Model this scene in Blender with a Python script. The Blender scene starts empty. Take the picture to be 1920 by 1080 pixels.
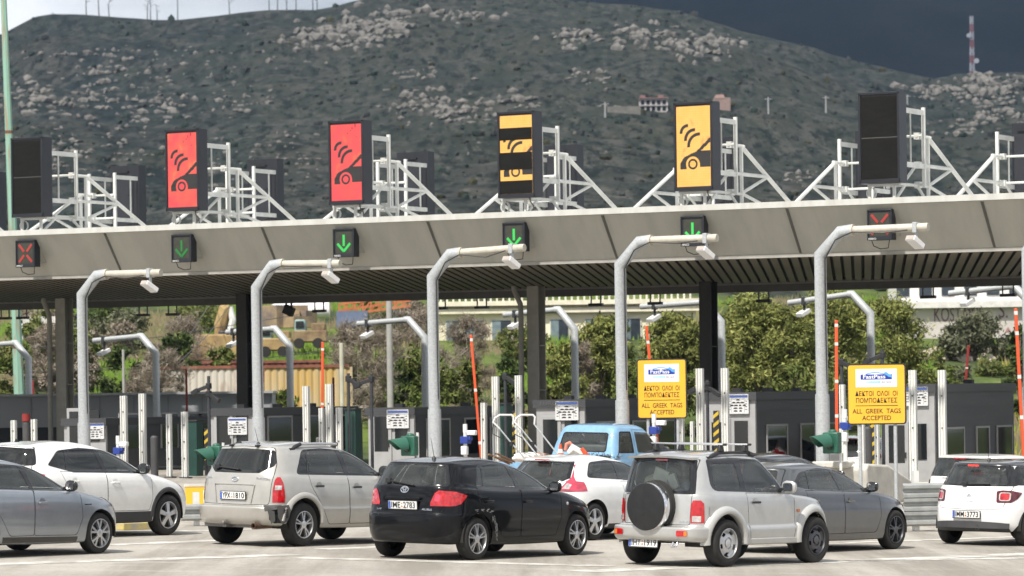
import bpy, bmesh, math, random
import numpy as np
from mathutils import Vector, Matrix, geometry, noise
R = math.radians
scene = bpy.context.scene
COL = scene.collection
random.seed(7)

# ------------------------------------------------------------------ camera
F, CX, HY, CAMH, RHO = 6800.0, 960.0, 740.0, 2.45, R(0.8)
CAM = Vector((0, 0, CAMH))
RV = Vector((math.cos(RHO), 0, -math.sin(RHO)))
UV = Vector((math.sin(RHO), 0, math.cos(RHO)))
FV = Vector((0, 1, 0))
cd = bpy.data.cameras.new('camera')
cam = bpy.data.objects.new('camera', cd)
COL.objects.link(cam)
cam.matrix_world = Matrix(((RV.x, UV.x, -FV.x, 0), (RV.y, UV.y, -FV.y, 0), (RV.z, UV.z, -FV.z, CAMH), (0, 0, 0, 1)))
cd.sensor_width = 36
cd.lens = F / 1920 * 36
cd.shift_y = (HY - 540) / 1920
cd.clip_start, cd.clip_end = 0.5, 20000
cd.dof.use_dof = True
cd.dof.focus_distance = 65
cd.dof.aperture_fstop = 3.2
scene.camera = cam

# ------------------------------------------------------------------ world, sun, exposure
SUN = Vector((-0.33, -0.60, 0.92)).normalized()
w = bpy.data.worlds.new('World')
scene.world = w
w.use_nodes = True
nt = w.node_tree
nt.nodes.clear()
o = nt.nodes.new('ShaderNodeOutputWorld')
bg = nt.nodes.new('ShaderNodeBackground')
sky = nt.nodes.new('ShaderNodeTexSky')
sky.sky_type = 'NISHITA'
sky.sun_disc = False
sky.sun_elevation = math.asin(SUN.z)
sky.sun_rotation = math.atan2(SUN.x, SUN.y)
sky.altitude = 100
sky.dust_density = 2.0
tc = nt.nodes.new('ShaderNodeTexCoord')
mp = nt.nodes.new('ShaderNodeMapping')
mp.inputs['Scale'].default_value = (1.0, 1.0, 3.0)
nz = nt.nodes.new('ShaderNodeTexNoise')
nz.inputs['Scale'].default_value = 2.6
nz.inputs['Detail'].default_value = 7
nz.inputs['Roughness'].default_value = 0.55
cr = nt.nodes.new('ShaderNodeValToRGB')
cr.color_ramp.elements[0].position = 0.25
cr.color_ramp.elements[1].position = 0.42
nz2 = nt.nodes.new('ShaderNodeTexNoise')
nz2.inputs['Scale'].default_value = 5.0
nz2.inputs['Detail'].default_value = 6
cr2 = nt.nodes.new('ShaderNodeValToRGB')
cr2.color_ramp.elements[0].position = 0.3
cr2.color_ramp.elements[1].position = 0.7
cr2.color_ramp.elements[0].color = (2.0, 2.3, 2.8, 1)
cr2.color_ramp.elements[1].color = (11.5, 11.7, 12.0, 1)
mx = nt.nodes.new('ShaderNodeMix')
mx.data_type = 'RGBA'
L = nt.links.new
L(tc.outputs['Generated'], mp.inputs['Vector'])
L(mp.outputs['Vector'], nz.inputs['Vector'])
L(mp.outputs['Vector'], nz2.inputs['Vector'])
L(nz.outputs['Fac'], cr.inputs['Fac'])
L(nz2.outputs['Fac'], cr2.inputs['Fac'])
L(cr.outputs['Color'], mx.inputs['Factor'])
L(sky.outputs['Color'], mx.inputs['A'])
L(cr2.outputs['Color'], mx.inputs['B'])
L(mx.outputs['Result'], bg.inputs['Color'])
L(bg.outputs['Background'], o.inputs['Surface'])
bg.inputs['Strength'].default_value = 0.088
sd = bpy.data.lights.new('sun', 'SUN')
sd.energy = 4.2
sd.angle = R(1.5)
sd.color = (1.0, 0.95, 0.87)
so = bpy.data.objects.new('sun', sd)
so.rotation_euler = SUN.to_track_quat('Z', 'Y').to_euler()
COL.objects.link(so)
scene.view_settings.view_transform = 'Standard'
scene.view_settings.look = 'None'
scene.view_settings.exposure = 0.5
scene.view_settings.gamma = 1
scene.view_settings.use_curve_mapping = False
scene.cycles.max_bounces = 8
scene.cycles.transparent_max_bounces = 24

# ------------------------------------------------------------------ place helpers
def P(x, y, Y):
    """world point seen at photo pixel (x, y) at depth Y metres"""
    return CAM + Y * (FV + (x - CX) / F * RV + (HY - y) / F * UV)
def gz(X, Y=60):
    X = max(-45, min(45, X))
    return -0.027 * X
def ground_hit(x, y):
    d = FV + (x - CX) / F * RV + (HY - y) / F * UV
    t = -CAMH / (d.z + 0.027 * d.x)
    return CAM + t * d
UD = -(FV + (-11200 - CX) / F * RV + (HY - 855) / F * UV).normalized()   # along the canopy, to the right and nearer
TH = math.atan2(-UD.y, UD.x)
ND = Vector((math.sin(TH), math.cos(TH), 0))                                # driving direction, away from the camera
def rowY(x, Y0, vp=-11200):
    return Y0 * (CX - vp) / (x - vp)

# ------------------------------------------------------------------ materials
MATS = {}
def mat(name, col, rough=0.6, metal=0.0, var=0.12, vscale=3.0, bump=0.0, bscale=40.0, coat=0.0, emit=0.0, spec=0.5, col2=None, ramp=(0.35, 0.65), stretch=(1, 1, 1), coord='Object', detail=6):
    if name in MATS:
        return MATS[name]
    m = bpy.data.materials.new(name)
    MATS[name] = m
    m.use_nodes = True
    n = m.node_tree.nodes
    b = n['Principled BSDF']
    lk = m.node_tree.links.new
    b.inputs['Roughness'].default_value = rough
    b.inputs['Metallic'].default_value = metal
    b.inputs['Specular IOR Level'].default_value = spec
    b.inputs['Coat Weight'].default_value = coat
    b.inputs['Coat Roughness'].default_value = 0.04
    c = (*col, 1)
    if var or col2 or bump:
        t = n.new('ShaderNodeTexCoord')
        mp = n.new('ShaderNodeMapping')
        mp.inputs['Scale'].default_value = stretch
        lk(t.outputs[coord], mp.inputs['Vector'])
    if var or col2:
        z = n.new('ShaderNodeTexNoise')
        z.inputs['Scale'].default_value = vscale
        z.inputs['Detail'].default_value = detail
        z.inputs['Roughness'].default_value = 0.62
        r = n.new('ShaderNodeValToRGB')
        r.color_ramp.elements[0].position, r.color_ramp.elements[1].position = ramp
        c2 = col2 if col2 else tuple(v * (1 - var) for v in col)
        c1 = col if col2 else tuple(min(1, v * (1 + var)) for v in col)
        r.color_ramp.elements[0].color = (*c2, 1)
        r.color_ramp.elements[1].color = (*c1, 1)
        lk(mp.outputs['Vector'], z.inputs['Vector'])
        lk(z.outputs['Fac'], r.inputs['Fac'])
        lk(r.outputs['Color'], b.inputs['Base Color'])
    else:
        b.inputs['Base Color'].default_value = c
    if bump:
        z2 = n.new('ShaderNodeTexNoise')
        z2.inputs['Scale'].default_value = bscale
        z2.inputs['Detail'].default_value = 5
        bp = n.new('ShaderNodeBump')
        bp.inputs['Strength'].default_value = bump
        bp.inputs['Distance'].default_value = 0.02
        lk(mp.outputs['Vector'], z2.inputs['Vector'])
        lk(z2.outputs['Fac'], bp.inputs['Height'])
        lk(bp.outputs['Normal'], b.inputs['Normal'])
    if emit:
        b.inputs['Emission Color'].default_value = c
        b.inputs['Emission Strength'].default_value = emit
    return m
def paint(name, col, metal=0.0, rough=0.35, spec=.5, cior=1.5, dirt=(0.30, 0.27, 0.22), dirtamt=0.35, backdark=True, flake=0.04):
    """car paint: clear coat, road dust that thickens low on the body, dark trim on the inner face"""
    if name in MATS:
        return MATS[name]
    m = mat(name, col, rough, metal, var=flake, vscale=6, coat=1.0, spec=spec)
    n, lk = m.node_tree.nodes, m.node_tree.links.new
    b = n['Principled BSDF']
    b.inputs['Coat Roughness'].default_value = 0.05
    b.inputs['Coat IOR'].default_value = cior
    src = b.inputs['Base Color'].links[0].from_socket
    t = n.new('ShaderNodeTexCoord')
    sx = n.new('ShaderNodeSeparateXYZ')
    lk(t.outputs['Object'], sx.inputs[0])
    mr = n.new('ShaderNodeMapRange')
    mr.inputs['From Min'].default_value, mr.inputs['From Max'].default_value = 0.75, 0.15
    lk(sx.outputs['Z'], mr.inputs['Value'])
    z = n.new('ShaderNodeTexNoise')
    z.inputs['Scale'].default_value = 5
    z.inputs['Detail'].default_value = 8
    lk(t.outputs['Object'], z.inputs['Vector'])
    mu = n.new('ShaderNodeMath')
    mu.operation = 'MULTIPLY'
    lk(mr.outputs['Result'], mu.inputs[0])
    lk(z.outputs['Fac'], mu.inputs[1])
    mu2 = n.new('ShaderNodeMath')
    mu2.operation = 'MULTIPLY'
    mu2.inputs[1].default_value = dirtamt * 2
    mu2.use_clamp = True
    lk(mu.outputs[0], mu2.inputs[0])
    x = n.new('ShaderNodeMix')
    x.data_type = 'RGBA'
    lk(mu2.outputs[0], x.inputs['Factor'])
    lk(src, x.inputs['A'])
    x.inputs['B'].default_value = (*dirt, 1)
    g = n.new('ShaderNodeNewGeometry')
    y = n.new('ShaderNodeMix')
    y.data_type = 'RGBA'
    lk(g.outputs['Backfacing'], y.inputs['Factor'])
    lk(x.outputs['Result'], y.inputs['A'])
    y.inputs['B'].default_value = (0.09, 0.088, 0.084, 1)
    lk(y.outputs['Result'], b.inputs['Base Color'])
    iv = n.new('ShaderNodeMath')
    iv.operation = 'SUBTRACT'
    iv.inputs[0].default_value = 1.0
    lk(mu2.outputs[0], iv.inputs[1])
    lk(iv.outputs[0], b.inputs['Coat Weight'])
    return m
def glass(name, tint=(0.55, 0.62, 0.58), refl=1.0, dust=0.035):
    if name in MATS:
        return MATS[name]
    m = bpy.data.materials.new(name)
    MATS[name] = m
    m.use_nodes = True
    n, lk = m.node_tree.nodes, m.node_tree.links.new
    n.clear()
    out = n.new('ShaderNodeOutputMaterial')
    t = n.new('ShaderNodeBsdfTransparent')
    t.inputs['Color'].default_value = (*tint, 1)
    g = n.new('ShaderNodeBsdfGlossy')
    g.inputs['Roughness'].default_value = 0.03
    g.inputs['Color'].default_value = (refl, refl, refl, 1)
    fr = n.new('ShaderNodeFresnel')
    fr.inputs['IOR'].default_value = 1.62
    mx = n.new('ShaderNodeMixShader')
    lk(fr.outputs[0], mx.inputs[0])
    lk(t.outputs[0], mx.inputs[1])
    lk(g.outputs[0], mx.inputs[2])
    df = n.new('ShaderNodeBsdfDiffuse')
    df.inputs['Color'].default_value = (.55, .60, .56, 1)
    m2 = n.new('ShaderNodeMixShader')
    m2.inputs[0].default_value = dust
    lk(mx.outputs[0], m2.inputs[1])
    lk(df.outputs[0], m2.inputs[2])
    lk(m2.outputs[0], out.inputs['Surface'])
    return m

# ------------------------------------------------------------------ object helpers
def tag(o, label, cat, group=None, kind=None):
    if label: o['label'] = label
    if cat: o['category'] = cat
    if group: o['group'] = group
    if kind: o['kind'] = kind
    return o
def empty(name, loc=(0, 0, 0), rz=0.0, label=None, cat=None, group=None, mw=None):
    o = bpy.data.objects.new(name, None)
    o.empty_display_size = 0.3
    COL.objects.link(o)
    if mw is not None:
        o.matrix_world = mw
    else:
        o.location = loc
        o.rotation_euler = (0, 0, rz)
    return tag(o, label, cat, group)
def link_mesh(name, me, parent=None, loc=None):
    o = bpy.data.objects.new(name, me)
    COL.objects.link(o)
    if parent is not None:
        o.parent = parent
    if loc is not None:
        o.location = loc
    return o
def copy_tree(o, parent=None):
    c = o.copy()
    COL.objects.link(c)
    if parent is not None:
        c.parent = parent
    for ch in list(o.children):
        copy_tree(ch, c)
    return c
def pydata(name, verts, faces, mats, parent=None, smooth=False, normals=None, midx=None):
    me = bpy.data.meshes.new(name)
    me.from_pydata([tuple(v) for v in verts], [], faces)
    for m in (mats if isinstance(mats, (list, tuple)) else [mats]):
        me.materials.append(m)
    if midx is not None:
        me.polygons.foreach_set('material_index', midx)
    if smooth:
        me.polygons.foreach_set('use_smooth', [True] * len(me.polygons))
    me.update()
    if normals is not None:
        me.normals_split_custom_set_from_vertices([tuple(v) for v in normals])
    return link_mesh(name, me, parent)
class MB:
    """collects shapes into one mesh"""
    def __init__(s):
        s.v, s.f, s.m = [], [], []
        s.cm = 0
    def add(s, vs, fs, M=None):
        b = len(s.v)
        s.v += [tuple(M @ Vector(q)) if M is not None else tuple(q) for q in vs]
        s.f += [tuple(i + b for i in f) for f in fs]
        s.m += [s.cm] * len(fs)
        return s
    def box(s, c, d, rot=None, taper=1.0):
        x, y, z = d[0] / 2, d[1] / 2, d[2] / 2
        k = taper
        vs = [(-x, -y, -z), (x, -y, -z), (x, y, -z), (-x, y, -z), (-x * k, -y * k, z), (x * k, -y * k, z), (x * k, y * k, z), (-x * k, y * k, z)]
        fs = [(0, 3, 2, 1), (4, 5, 6, 7), (0, 1, 5, 4), (1, 2, 6, 5), (2, 3, 7, 6), (3, 0, 4, 7)]
        M = Matrix.Translation(Vector(c))
        if rot is not None:
            M = M @ (rot.to_matrix().to_4x4() if hasattr(rot, 'to_matrix') else rot.to_4x4())
        return s.add(vs, fs, M)
    def beam(s, a, b, w, h=None):
        a, b = Vector(a), Vector(b)
        d = b - a
        q = d.to_track_quat('X', 'Z')
        return s.box((a + b) / 2, (d.length, w, h or w), q)
    def tube(s, pts, r, seg=10, caps=True):
        pts = [Vector(p) for p in pts]
        rs = r if isinstance(r, (list, tuple)) else [r] * len(pts)
        vs, fs = [], []
        prev = None
        for i, p in enumerate(pts):
            if i == 0: d = pts[1] - p
            elif i == len(pts) - 1: d = p - pts[i - 1]
            else: d = (pts[i + 1] - p).normalized() + (p - pts[i - 1]).normalized()
            d.normalize()
            if prev is None:
                a = d.orthogonal().normalized()
            else:
                a = (prev - d * prev.dot(d)).normalized()
            prev = a
            b = d.cross(a)
            k = 1.0
            if 0 < i < len(pts) - 1:
                c = max(0.5, d.dot((p - pts[i - 1]).normalized()))
                k = 1 / c if c < 0.999 else 1
            for j in range(seg):
                t = 2 * math.pi * j / seg
                vs.append(p + (a * math.cos(t) + b * math.sin(t)) * rs[i] * min(k, 1.15))
        for i in range(len(pts) - 1):
            for j in range(seg):
                k = (j + 1) % seg
                fs.append((i * seg + j, i * seg + k, (i + 1) * seg + k, (i + 1) * seg + j))
        if caps:
            fs.append(tuple(reversed(range(seg))))
            fs.append(tuple((len(pts) - 1) * seg + j for j in range(seg)))
        return s.add(vs, fs)
    def lathe(s, prof, M=None, seg=24, a0=0.0, a1=2 * math.pi):
        """prof: (radius, height) about local Z"""
        full = abs(a1 - a0 - 2 * math.pi) < 1e-6
        n = seg if full else seg + 1
        vs, fs = [], []
        for r, h in prof:
            for j in range(n):
                t = a0 + (a1 - a0) * j / seg
                vs.append((r * math.cos(t), r * math.sin(t), h))
        for i in range(len(prof) - 1):
            for j in range(seg):
                k = (j + 1) % n
                fs.append((i * n + j, i * n + k, (i + 1) * n + k, (i + 1) * n + j))
        return s.add(vs, fs, M)
    def prism(s, pts, d, M=None):
        """polygon in local XY (counter-clockwise) extruded along +Z by d"""
        n = len(pts)
        vs = [(x, y, 0) for x, y in pts] + [(x, y, d) for x, y in pts]
        fs = [tuple(reversed(range(n))), tuple(range(n, 2 * n))]
        fs += [(i, (i + 1) % n, n + (i + 1) % n, n + i) for i in range(n)]
        return s.add(vs, fs, M)
    def flat(s, pts, M=None, z=0.0):
        return s.add([(x, y, z) for x, y in pts], [tuple(range(len(pts)))], M)
    def blob(s, c, rad, n=1, jit=0.0, rnd=random):
        bm = bmesh.new()
        bmesh.ops.create_icosphere(bm, subdivisions=n, radius=1)
        vs = []
        for v in bm.verts:
            k = 1 + rnd.uniform(-jit, jit)
            vs.append((c[0] + v.co.x * rad[0] * k, c[1] + v.co.y * rad[1] * k, c[2] + v.co.z * rad[2] * k))
        fs = [tuple(v.index for v in f.verts) for f in bm.faces]
        bm.free()
        return s.add(vs, fs)
    def build(s, name, mats, parent=None, smooth=False, bevel=0.0, angle=35, seg=2):
        o = pydata(name, s.v, s.f, mats, parent, smooth=False, midx=s.m if isinstance(mats, (list, tuple)) else None)
        if smooth or bevel:
            o.data.polygons.foreach_set('use_smooth', [True] * len(o.data.polygons))
            bm = bmesh.new()
            bm.from_mesh(o.data)
            for e in bm.edges:
                if len(e.link_faces) == 2 and e.calc_face_angle(0) > R(angle):
                    e.smooth = False
            bm.to_mesh(o.data)
            bm.free()
        if bevel:
            md = o.modifiers.new('edge', 'BEVEL')
            md.width = bevel
            md.segments = seg
            md.limit_method = 'ANGLE'
            md.angle_limit = R(40)
            md.harden_normals = False
        return o
def rrect(w, h, r, n=5):
    pts = []
    for cx, cy, a in ((w / 2 - r, h / 2 - r, 0), (-w / 2 + r, h / 2 - r, 90), (-w / 2 + r, -h / 2 + r, 180), (w / 2 - r, -h / 2 + r, 270)):
        for i in range(n + 1):
            t = R(a + 90 * i / n)
            pts.append((cx + r * math.cos(t), cy + r * math.sin(t)))
    return pts
def text_mesh(name, s, size, m, parent, M, width=None, depth=0.002, align='CENTER', bold=0.0):
    """lettering as a thin mesh in the local XY plane of M; width squeezes it"""
    cu = bpy.data.curves.new(name, 'FONT')
    cu.body = s
    cu.size = size
    cu.align_x = align
    cu.align_y = 'CENTER'
    cu.extrude = depth
    cu.offset = bold
    cu.resolution_u = 3
    t = bpy.data.objects.new(name, cu)
    COL.objects.link(t)
    dg = bpy.context.evaluated_depsgraph_get()
    me = bpy.data.meshes.new_from_object(t.evaluated_get(dg))
    bpy.data.objects.remove(t)
    bpy.data.curves.remove(cu)
    me.name = name
    if len(me.vertices):
        xs = [v.co.x for v in me.vertices]
        sx = width / (max(xs) - min(xs)) if width else 1.0
        me.transform(M @ Matrix.Diagonal((sx, 1, 1, 1)))
    me.materials.clear()
    me.materials.append(m)
    return link_mesh(name, me, parent)
# faces +X->right, +Z->up plane seen from -Y (towards the camera): local XY of text -> XZ
def face_plane(x, y, z):
    return Matrix.Translation((x, y, z)) @ Matrix.Rotation(R(90), 4, 'X')

white = mat('white_paint', (0.68, 0.68, 0.65), 0.45, var=0.05)
offwhite = mat('weathered_white_paint', (0.60, 0.60, 0.565), 0.5, var=0.16, vscale=1.5)
black = mat('black_plastic', (0.02, 0.02, 0.022), 0.5, var=0.15)
gap_black = mat('shut_line_black', (0.006, 0.006, 0.006), 0.8, var=0)
galv = mat('galvanised_steel', (0.42, 0.44, 0.45), 0.55, 0.25, var=0.14, vscale=22, bump=0.1)
darkmetal = mat('dark_painted_metal', (0.035, 0.038, 0.045), 0.5, var=0.15)
chrome = mat('chrome', (0.8, 0.8, 0.82), 0.12, 1.0, var=0)
# ================================================================== GROUND
def gmat():
    m = mat('worn_plaza_concrete', (0.35, 0.325, 0.285), 0.9, var=0.16, vscale=0.35, bump=0.25, bscale=60, detail=10, ramp=(.3, .7))
    n, lk = m.node_tree.nodes, m.node_tree.links.new
    b = n['Principled BSDF']
    src = b.inputs['Base Color'].links[0].from_socket
    t = n.new('ShaderNodeTexCoord')
    def layer(src, scale, stretch, lo, hi, col, amt, rot=0.0, detail=8):
        mp = n.new('ShaderNodeMapping')
        mp.inputs['Scale'].default_value = stretch
        mp.inputs['Rotation'].default_value = (0, 0, rot)
        lk(t.outputs['Object'], mp.inputs['Vector'])
        z = n.new('ShaderNodeTexNoise')
        z.inputs['Scale'].default_value = scale
        z.inputs['Detail'].default_value = detail
        z.inputs['Roughness'].default_value = .65
        lk(mp.outputs['Vector'], z.inputs['Vector'])
        r = n.new('ShaderNodeMapRange')
        r.inputs['From Min'].default_value, r.inputs['From Max'].default_value = lo, hi
        r.inputs['To Max'].default_value = amt
        lk(z.outputs['Fac'], r.inputs['Value'])
        x = n.new('ShaderNodeMix')
        x.data_type = 'RGBA'
        lk(r.outputs['Result'], x.inputs['Factor'])
        lk(src, x.inputs['A'])
        x.inputs['B'].default_value = (*col, 1)
        return x.outputs['Result']
    src = layer(src, .8, (1, .06, 1), .44, .62, (0.21, 0.19, 0.16), .9, TH)      # tyre-darkened lanes along the driving direction
    src = layer(src, 1.0, (.25, 1, 1), .55, .75, (0.45, 0.425, 0.38), .8, TH)      # pale washed patches
    src = layer(src, 14, (1, 1, 1), .52, .80, (0.11, 0.10, 0.085), .8)               # aggregate and oil specks
    src = layer(src, 3.2, (.35, 1.6, 1), .60, .70, (0.13, 0.12, 0.105), .6, TH)      # oil and repair stains
    lk(src, b.inputs['Base Color'])
    return m
b = MB()
xs = [-1500, -400, -45, -20, 0, 20, 45, 400, 1500]
ys = [-300, 0, 30, 60, 90, 118]
vs = [(x, y, gz(x)) for y in ys for x in xs]
fs = [(j * 9 + i, j * 9 + i + 1, (j + 1) * 9 + i + 1, (j + 1) * 9 + i) for j in range(len(ys) - 1) for i in range(8)]
b.add(vs, fs)
tag(b.build('toll_plaza_ground', gmat()), 'pale worn concrete surface of the toll plaza', 'ground', kind='structure')
# worn painted lines
wm = mat('worn_road_paint', (0.56, 0.55, 0.51), 0.85, col2=(0.36, 0.34, 0.305), vscale=2.2, ramp=(.44, .56), stretch=(1, 1, 1), detail=10)
def marking(p, q, wd):
    a, c = ground_hit(*p), ground_hit(*q)
    d = (c - a).normalized()
    n = Vector((-d.y, d.x, 0)) * wd / 2
    N = 14
    vs, fs = [], []
    for i in range(N + 1):
        o_ = a.lerp(c, i / N)
        for s_ in (-1, 1):
            v = o_ + n * s_ * random.uniform(.75, 1.1)
            vs.append((v.x, v.y, gz(v.x) + .004))
    for i in range(N):
        fs.append((i * 2, (i + 1) * 2, (i + 1) * 2 + 1, i * 2 + 1))
    o_ = pydata('road_marking', vs, fs, wm)
    tag(o_, None, None, kind='structure')
    return o_
for p, q, wd in (((-60, 1060), (560, 1040), .55), ((200, 1022), (420, 1013), .5), ((560, 1046), (1150, 1062), .5), ((1090, 1072), (1950, 1038), .55), ((1580, 1052), (1950, 1046), .4), ((1180, 1022), (1330, 1018), .4), ((340, 996), (700, 986), .35), ((1580, 1018), (1990, 1004), .35), ((600, 1030), (760, 1024), .4)):
    marking(p, q, wd)

# ================================================================== HILLS
def interp(tab, x):
    if x <= tab[0][0]: return tab[0][1]
    for (a, b_), (c, d_) in zip(tab, tab[1:]):
        if x <= c:
            return b_ + (d_ - b_) * (x - a) / (c - a)
    return tab[-1][1]
RIDGE = [(-900, 120), (-300, 85), (0, 57), (30, 42), (75, 19), (110, 14), (180, 19), (300, 32), (345, 34), (440, 28), (520, 23), (600, 24), (640, 18), (700, 2), (780, -2), (900, -3), (1000, -6), (1100, 6), (1200, 14), (1280, 24), (1400, 60), (1500, 84), (1600, 112), (1700, 136), (1760, 150), (1800, 140), (1920, 138), (2200, 150), (2900, 200)]
YR = 1250.0
def terrain(px, Y):
    """height of the land at bearing px (photo column) and depth Y"""
    X = (px - CX) / F * Y
    g0 = gz(X)
    zr = CAMH + (HY - interp(RIDGE, px)) / F * YR
    k = noise.noise(Vector((X * .011, Y * .008, 3.1))) * 9 + noise.noise(Vector((X * .035, Y * .028, 7.7))) * 3.2 + noise.noise(Vector((X * .11, Y * .09, 1.7))) * 1.1
    bank = interp([(118, 0), (136, 0.3), (160, 2.2), (200, 5.2), (240, 8.2), (300, 12.0), (330, 14)], Y)
    if Y <= 330:
        return g0 * max(0, 1 - (Y - 118) / 120) + bank + k * .05 * max(0, (Y - 130) / 200)
    if Y <= YR:
        t = (Y - 330) / (YR - 330)
        e = .62 * t + .38 * t * t
        e += .02 * math.sin(t * 9 + X * .01)
        return 14 + (zr - 14) * min(e, 1) + k * min(1, t * 3) * (1 if t < .93 else (1 - t) / .07)
    return zr - (Y - YR) * .35 + k * min(1, (Y - YR) / 100)
def hill_mat():
    m = mat('scrub_hillside', (0.022, 0.031, 0.032), 0.95, spec=.05, col2=(0.010, 0.016, 0.019), vscale=.09, ramp=(.36, .64), detail=12, coord='Object', stretch=(1, .16, 1))
    n, lk = m.node_tree.nodes, m.node_tree.links.new
    b = n['Principled BSDF']
    src = b.inputs['Base Color'].links[0].from_socket
    t = n.new('ShaderNodeTexCoord')
    def lay(src, scale, lo, hi, col, amt, detail=8, stretch=(1, .16, 1), rough=.65, gate=None, loc=(0, 0, 0)):
        mp = n.new('ShaderNodeMapping')
        mp.inputs['Scale'].default_value = stretch
        mp.inputs['Location'].default_value = loc
        lk(t.outputs['Object'], mp.inputs['Vector'])
        z = n.new('ShaderNodeTexNoise')
        z.inputs['Scale'].default_value = scale
        z.inputs['Detail'].default_value = detail
        z.inputs['Roughness'].default_value = rough
        lk(mp.outputs['Vector'], z.inputs['Vector'])
        r = n.new('ShaderNodeMapRange')
        r.inputs['From Min'].default_value, r.inputs['From Max'].default_value = lo, hi
        r.inputs['To Max'].default_value = amt
        lk(z.outputs['Fac'], r.inputs['Value'])
        f = r.outputs['Result']
        if gate is not None:
            mu = n.new('ShaderNodeMath'); mu.operation = 'MULTIPLY'
            lk(f, mu.inputs[0]); lk(gate, mu.inputs[1])
            f = mu.outputs[0]
        x = n.new('ShaderNodeMix')
        x.data_type = 'RGBA'
        lk(f, x.inputs['Factor']); lk(src, x.inputs['A'])
        x.inputs['B'].default_value = (*col, 1)
        return x.outputs['Result'], r.outputs['Result']
    src, _ = lay(src, .02, .50, .66, (0.045, 0.041, 0.038), .7)                 # dry brown slopes
    src, _ = lay(src, .05, .54, .72, (0.038, 0.042, 0.022), .5, loc=(40, 9, 2))  # ochre-green broom
    _, gate = lay(src, .012, .46, .60, (0, 0, 0), 1.0, detail=6, loc=(11, 3, 5))
    src, _ = lay(src, .30, .54, .60, (0.115, 0.108, 0.098), .75, detail=10, rough=.7, gate=gate, stretch=(1, .2, 1.2))  # pale limestone
    src, _ = lay(src, .55, .52, .62, (0.010, 0.014, 0.012), .85, detail=10)      # dark bushes
    src, _ = lay(src, .006, .44, .62, (0.036, 0.040, 0.030), .6, loc=(3, 8, 1))
    src, _ = lay(src, .11, .56, .66, (0.055, 0.052, 0.045), .6, detail=10, loc=(9, 2, 6))
    src, _ = lay(src, .22, .50, .60, (0.060, 0.060, 0.055), .75, detail=12, rough=.72, loc=(1, 4, 8))
    src, _ = lay(src, .38, .50, .58, (0.007, 0.011, 0.011), .85, detail=12, rough=.72, loc=(6, 1, 3))
    # near bank: fresh grass below 16 m
    sp = n.new('ShaderNodeSeparateXYZ')
    lk(t.outputs['Object'], sp.inputs[0])
    mr = n.new('ShaderNodeMapRange')
    mr.inputs['From Min'].default_value, mr.inputs['From Max'].default_value = 340, 260
    lk(sp.outputs['Y'], mr.inputs['Value'])
    src, _ = lay(src, .10, .38, .58, (0.125, 0.17, 0.04), .9, gate=mr.outputs['Result'], loc=(5, 5, 0), stretch=(1, .3, 1))
    src, _ = lay(src, .16, .56, .70, (0.19, 0.165, 0.10), .8, gate=mr.outputs['Result'], loc=(2, 7, 0))
    src, _ = lay(src, 1.6, .5, .68, (0.05, 0.075, 0.02), .7, gate=mr.outputs['Result'], stretch=(1, .35, 1))
    lk(src, b.inputs['Base Color'])
    return m
HM = hill_mat()
pxs = list(np.linspace(-2600, -300, 24)) + list(np.linspace(-260, 2180, 245)) + list(np.linspace(2230, 4500, 24))
Ys = list(np.linspace(118, 330, 40)) + list(np.geomspace(338, YR, 120)) + [YR + 40, YR + 120, YR + 260, YR + 420]
vs, fs = [], []
for Y in Ys:
    for px in pxs:
        vs.append(((px - CX) / F * Y, Y, terrain(px, Y)))
W_ = len(pxs)
for j in range(len(Ys) - 1):
    for i in range(W_ - 1):
        fs.append((j * W_ + i, j * W_ + i + 1, (j + 1) * W_ + i + 1, (j + 1) * W_ + i))
tag(pydata('hillside', vs, fs, HM, smooth=True), 'scrub covered rocky hillside behind the toll plaza', 'hill', kind='structure')
def on_hill(px, py, ymin=300):
    """the first land seen at photo pixel (px, py)"""
    lo = None
    for Y in np.geomspace(ymin, YR + 5, 160):
        z = terrain(px, Y)
        y = HY - (z - CAMH) / Y * F - 0.014 * (px - CX)
        if y <= py:
            return Vector(((px - CX) / F * Y, Y, z))
    return None
# far, higher ridge
FARR = [(-2600, 260), (0, 200), (700, 90), (860, 5), (950, -25), (1100, -70), (1300, -110), (1600, -150), (2000, -190), (4500, -200)]
vs, fs = [], []
fx = list(np.linspace(-2600, 4500, 220))
fy = list(np.linspace(1750, 3100, 50)) + [3400, 3800]
for Y in fy:
    for px in fx:
        X = (px - CX) / F * Y
        zr = CAMH + (HY - interp(FARR, px)) / F * 3100
        t = (Y - 1750) / 1350
        z = 40 + (zr - 40) * min(1, t) if Y <= 3100 else zr - (Y - 3100) * .4
        z += noise.noise(Vector((X * .004, Y * .003, 9.1))) * 26 + noise.noise(Vector((X * .016, Y * .012, 2.2))) * 8
        vs.append((X, Y, z))
W_ = len(fx)
for j in range(len(fy) - 1):
    for i in range(W_ - 1):
        fs.append((j * W_ + i, j * W_ + i + 1, (j + 1) * W_ + i + 1, (j + 1) * W_ + i))
FM = mat('dark_forest_mountain', (0.022, 0.028, 0.032), 0.95, spec=.02, col2=(0.003, 0.006, 0.011), vscale=.012, ramp=(.42, .78), detail=12, stretch=(1, .2, 1))
tag(pydata('far_mountain', vs, fs, FM, smooth=True), 'dark blue wooded mountain behind the hillside', 'mountain', kind='structure')
b = MB()
b.blob((-330, 2150, 900), (1750, 760, 90), 3, .12, random.Random(2))  # unseen cloud, added to keep the sun off the far mountain
tag(b.build('cloud', mat('shade_cloud_white', (.8, .8, .8), 1, var=0), smooth=True, angle=120), 'thick cloud above the far mountain, unseen and added to shade it', 'cloud', kind='structure')
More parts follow.
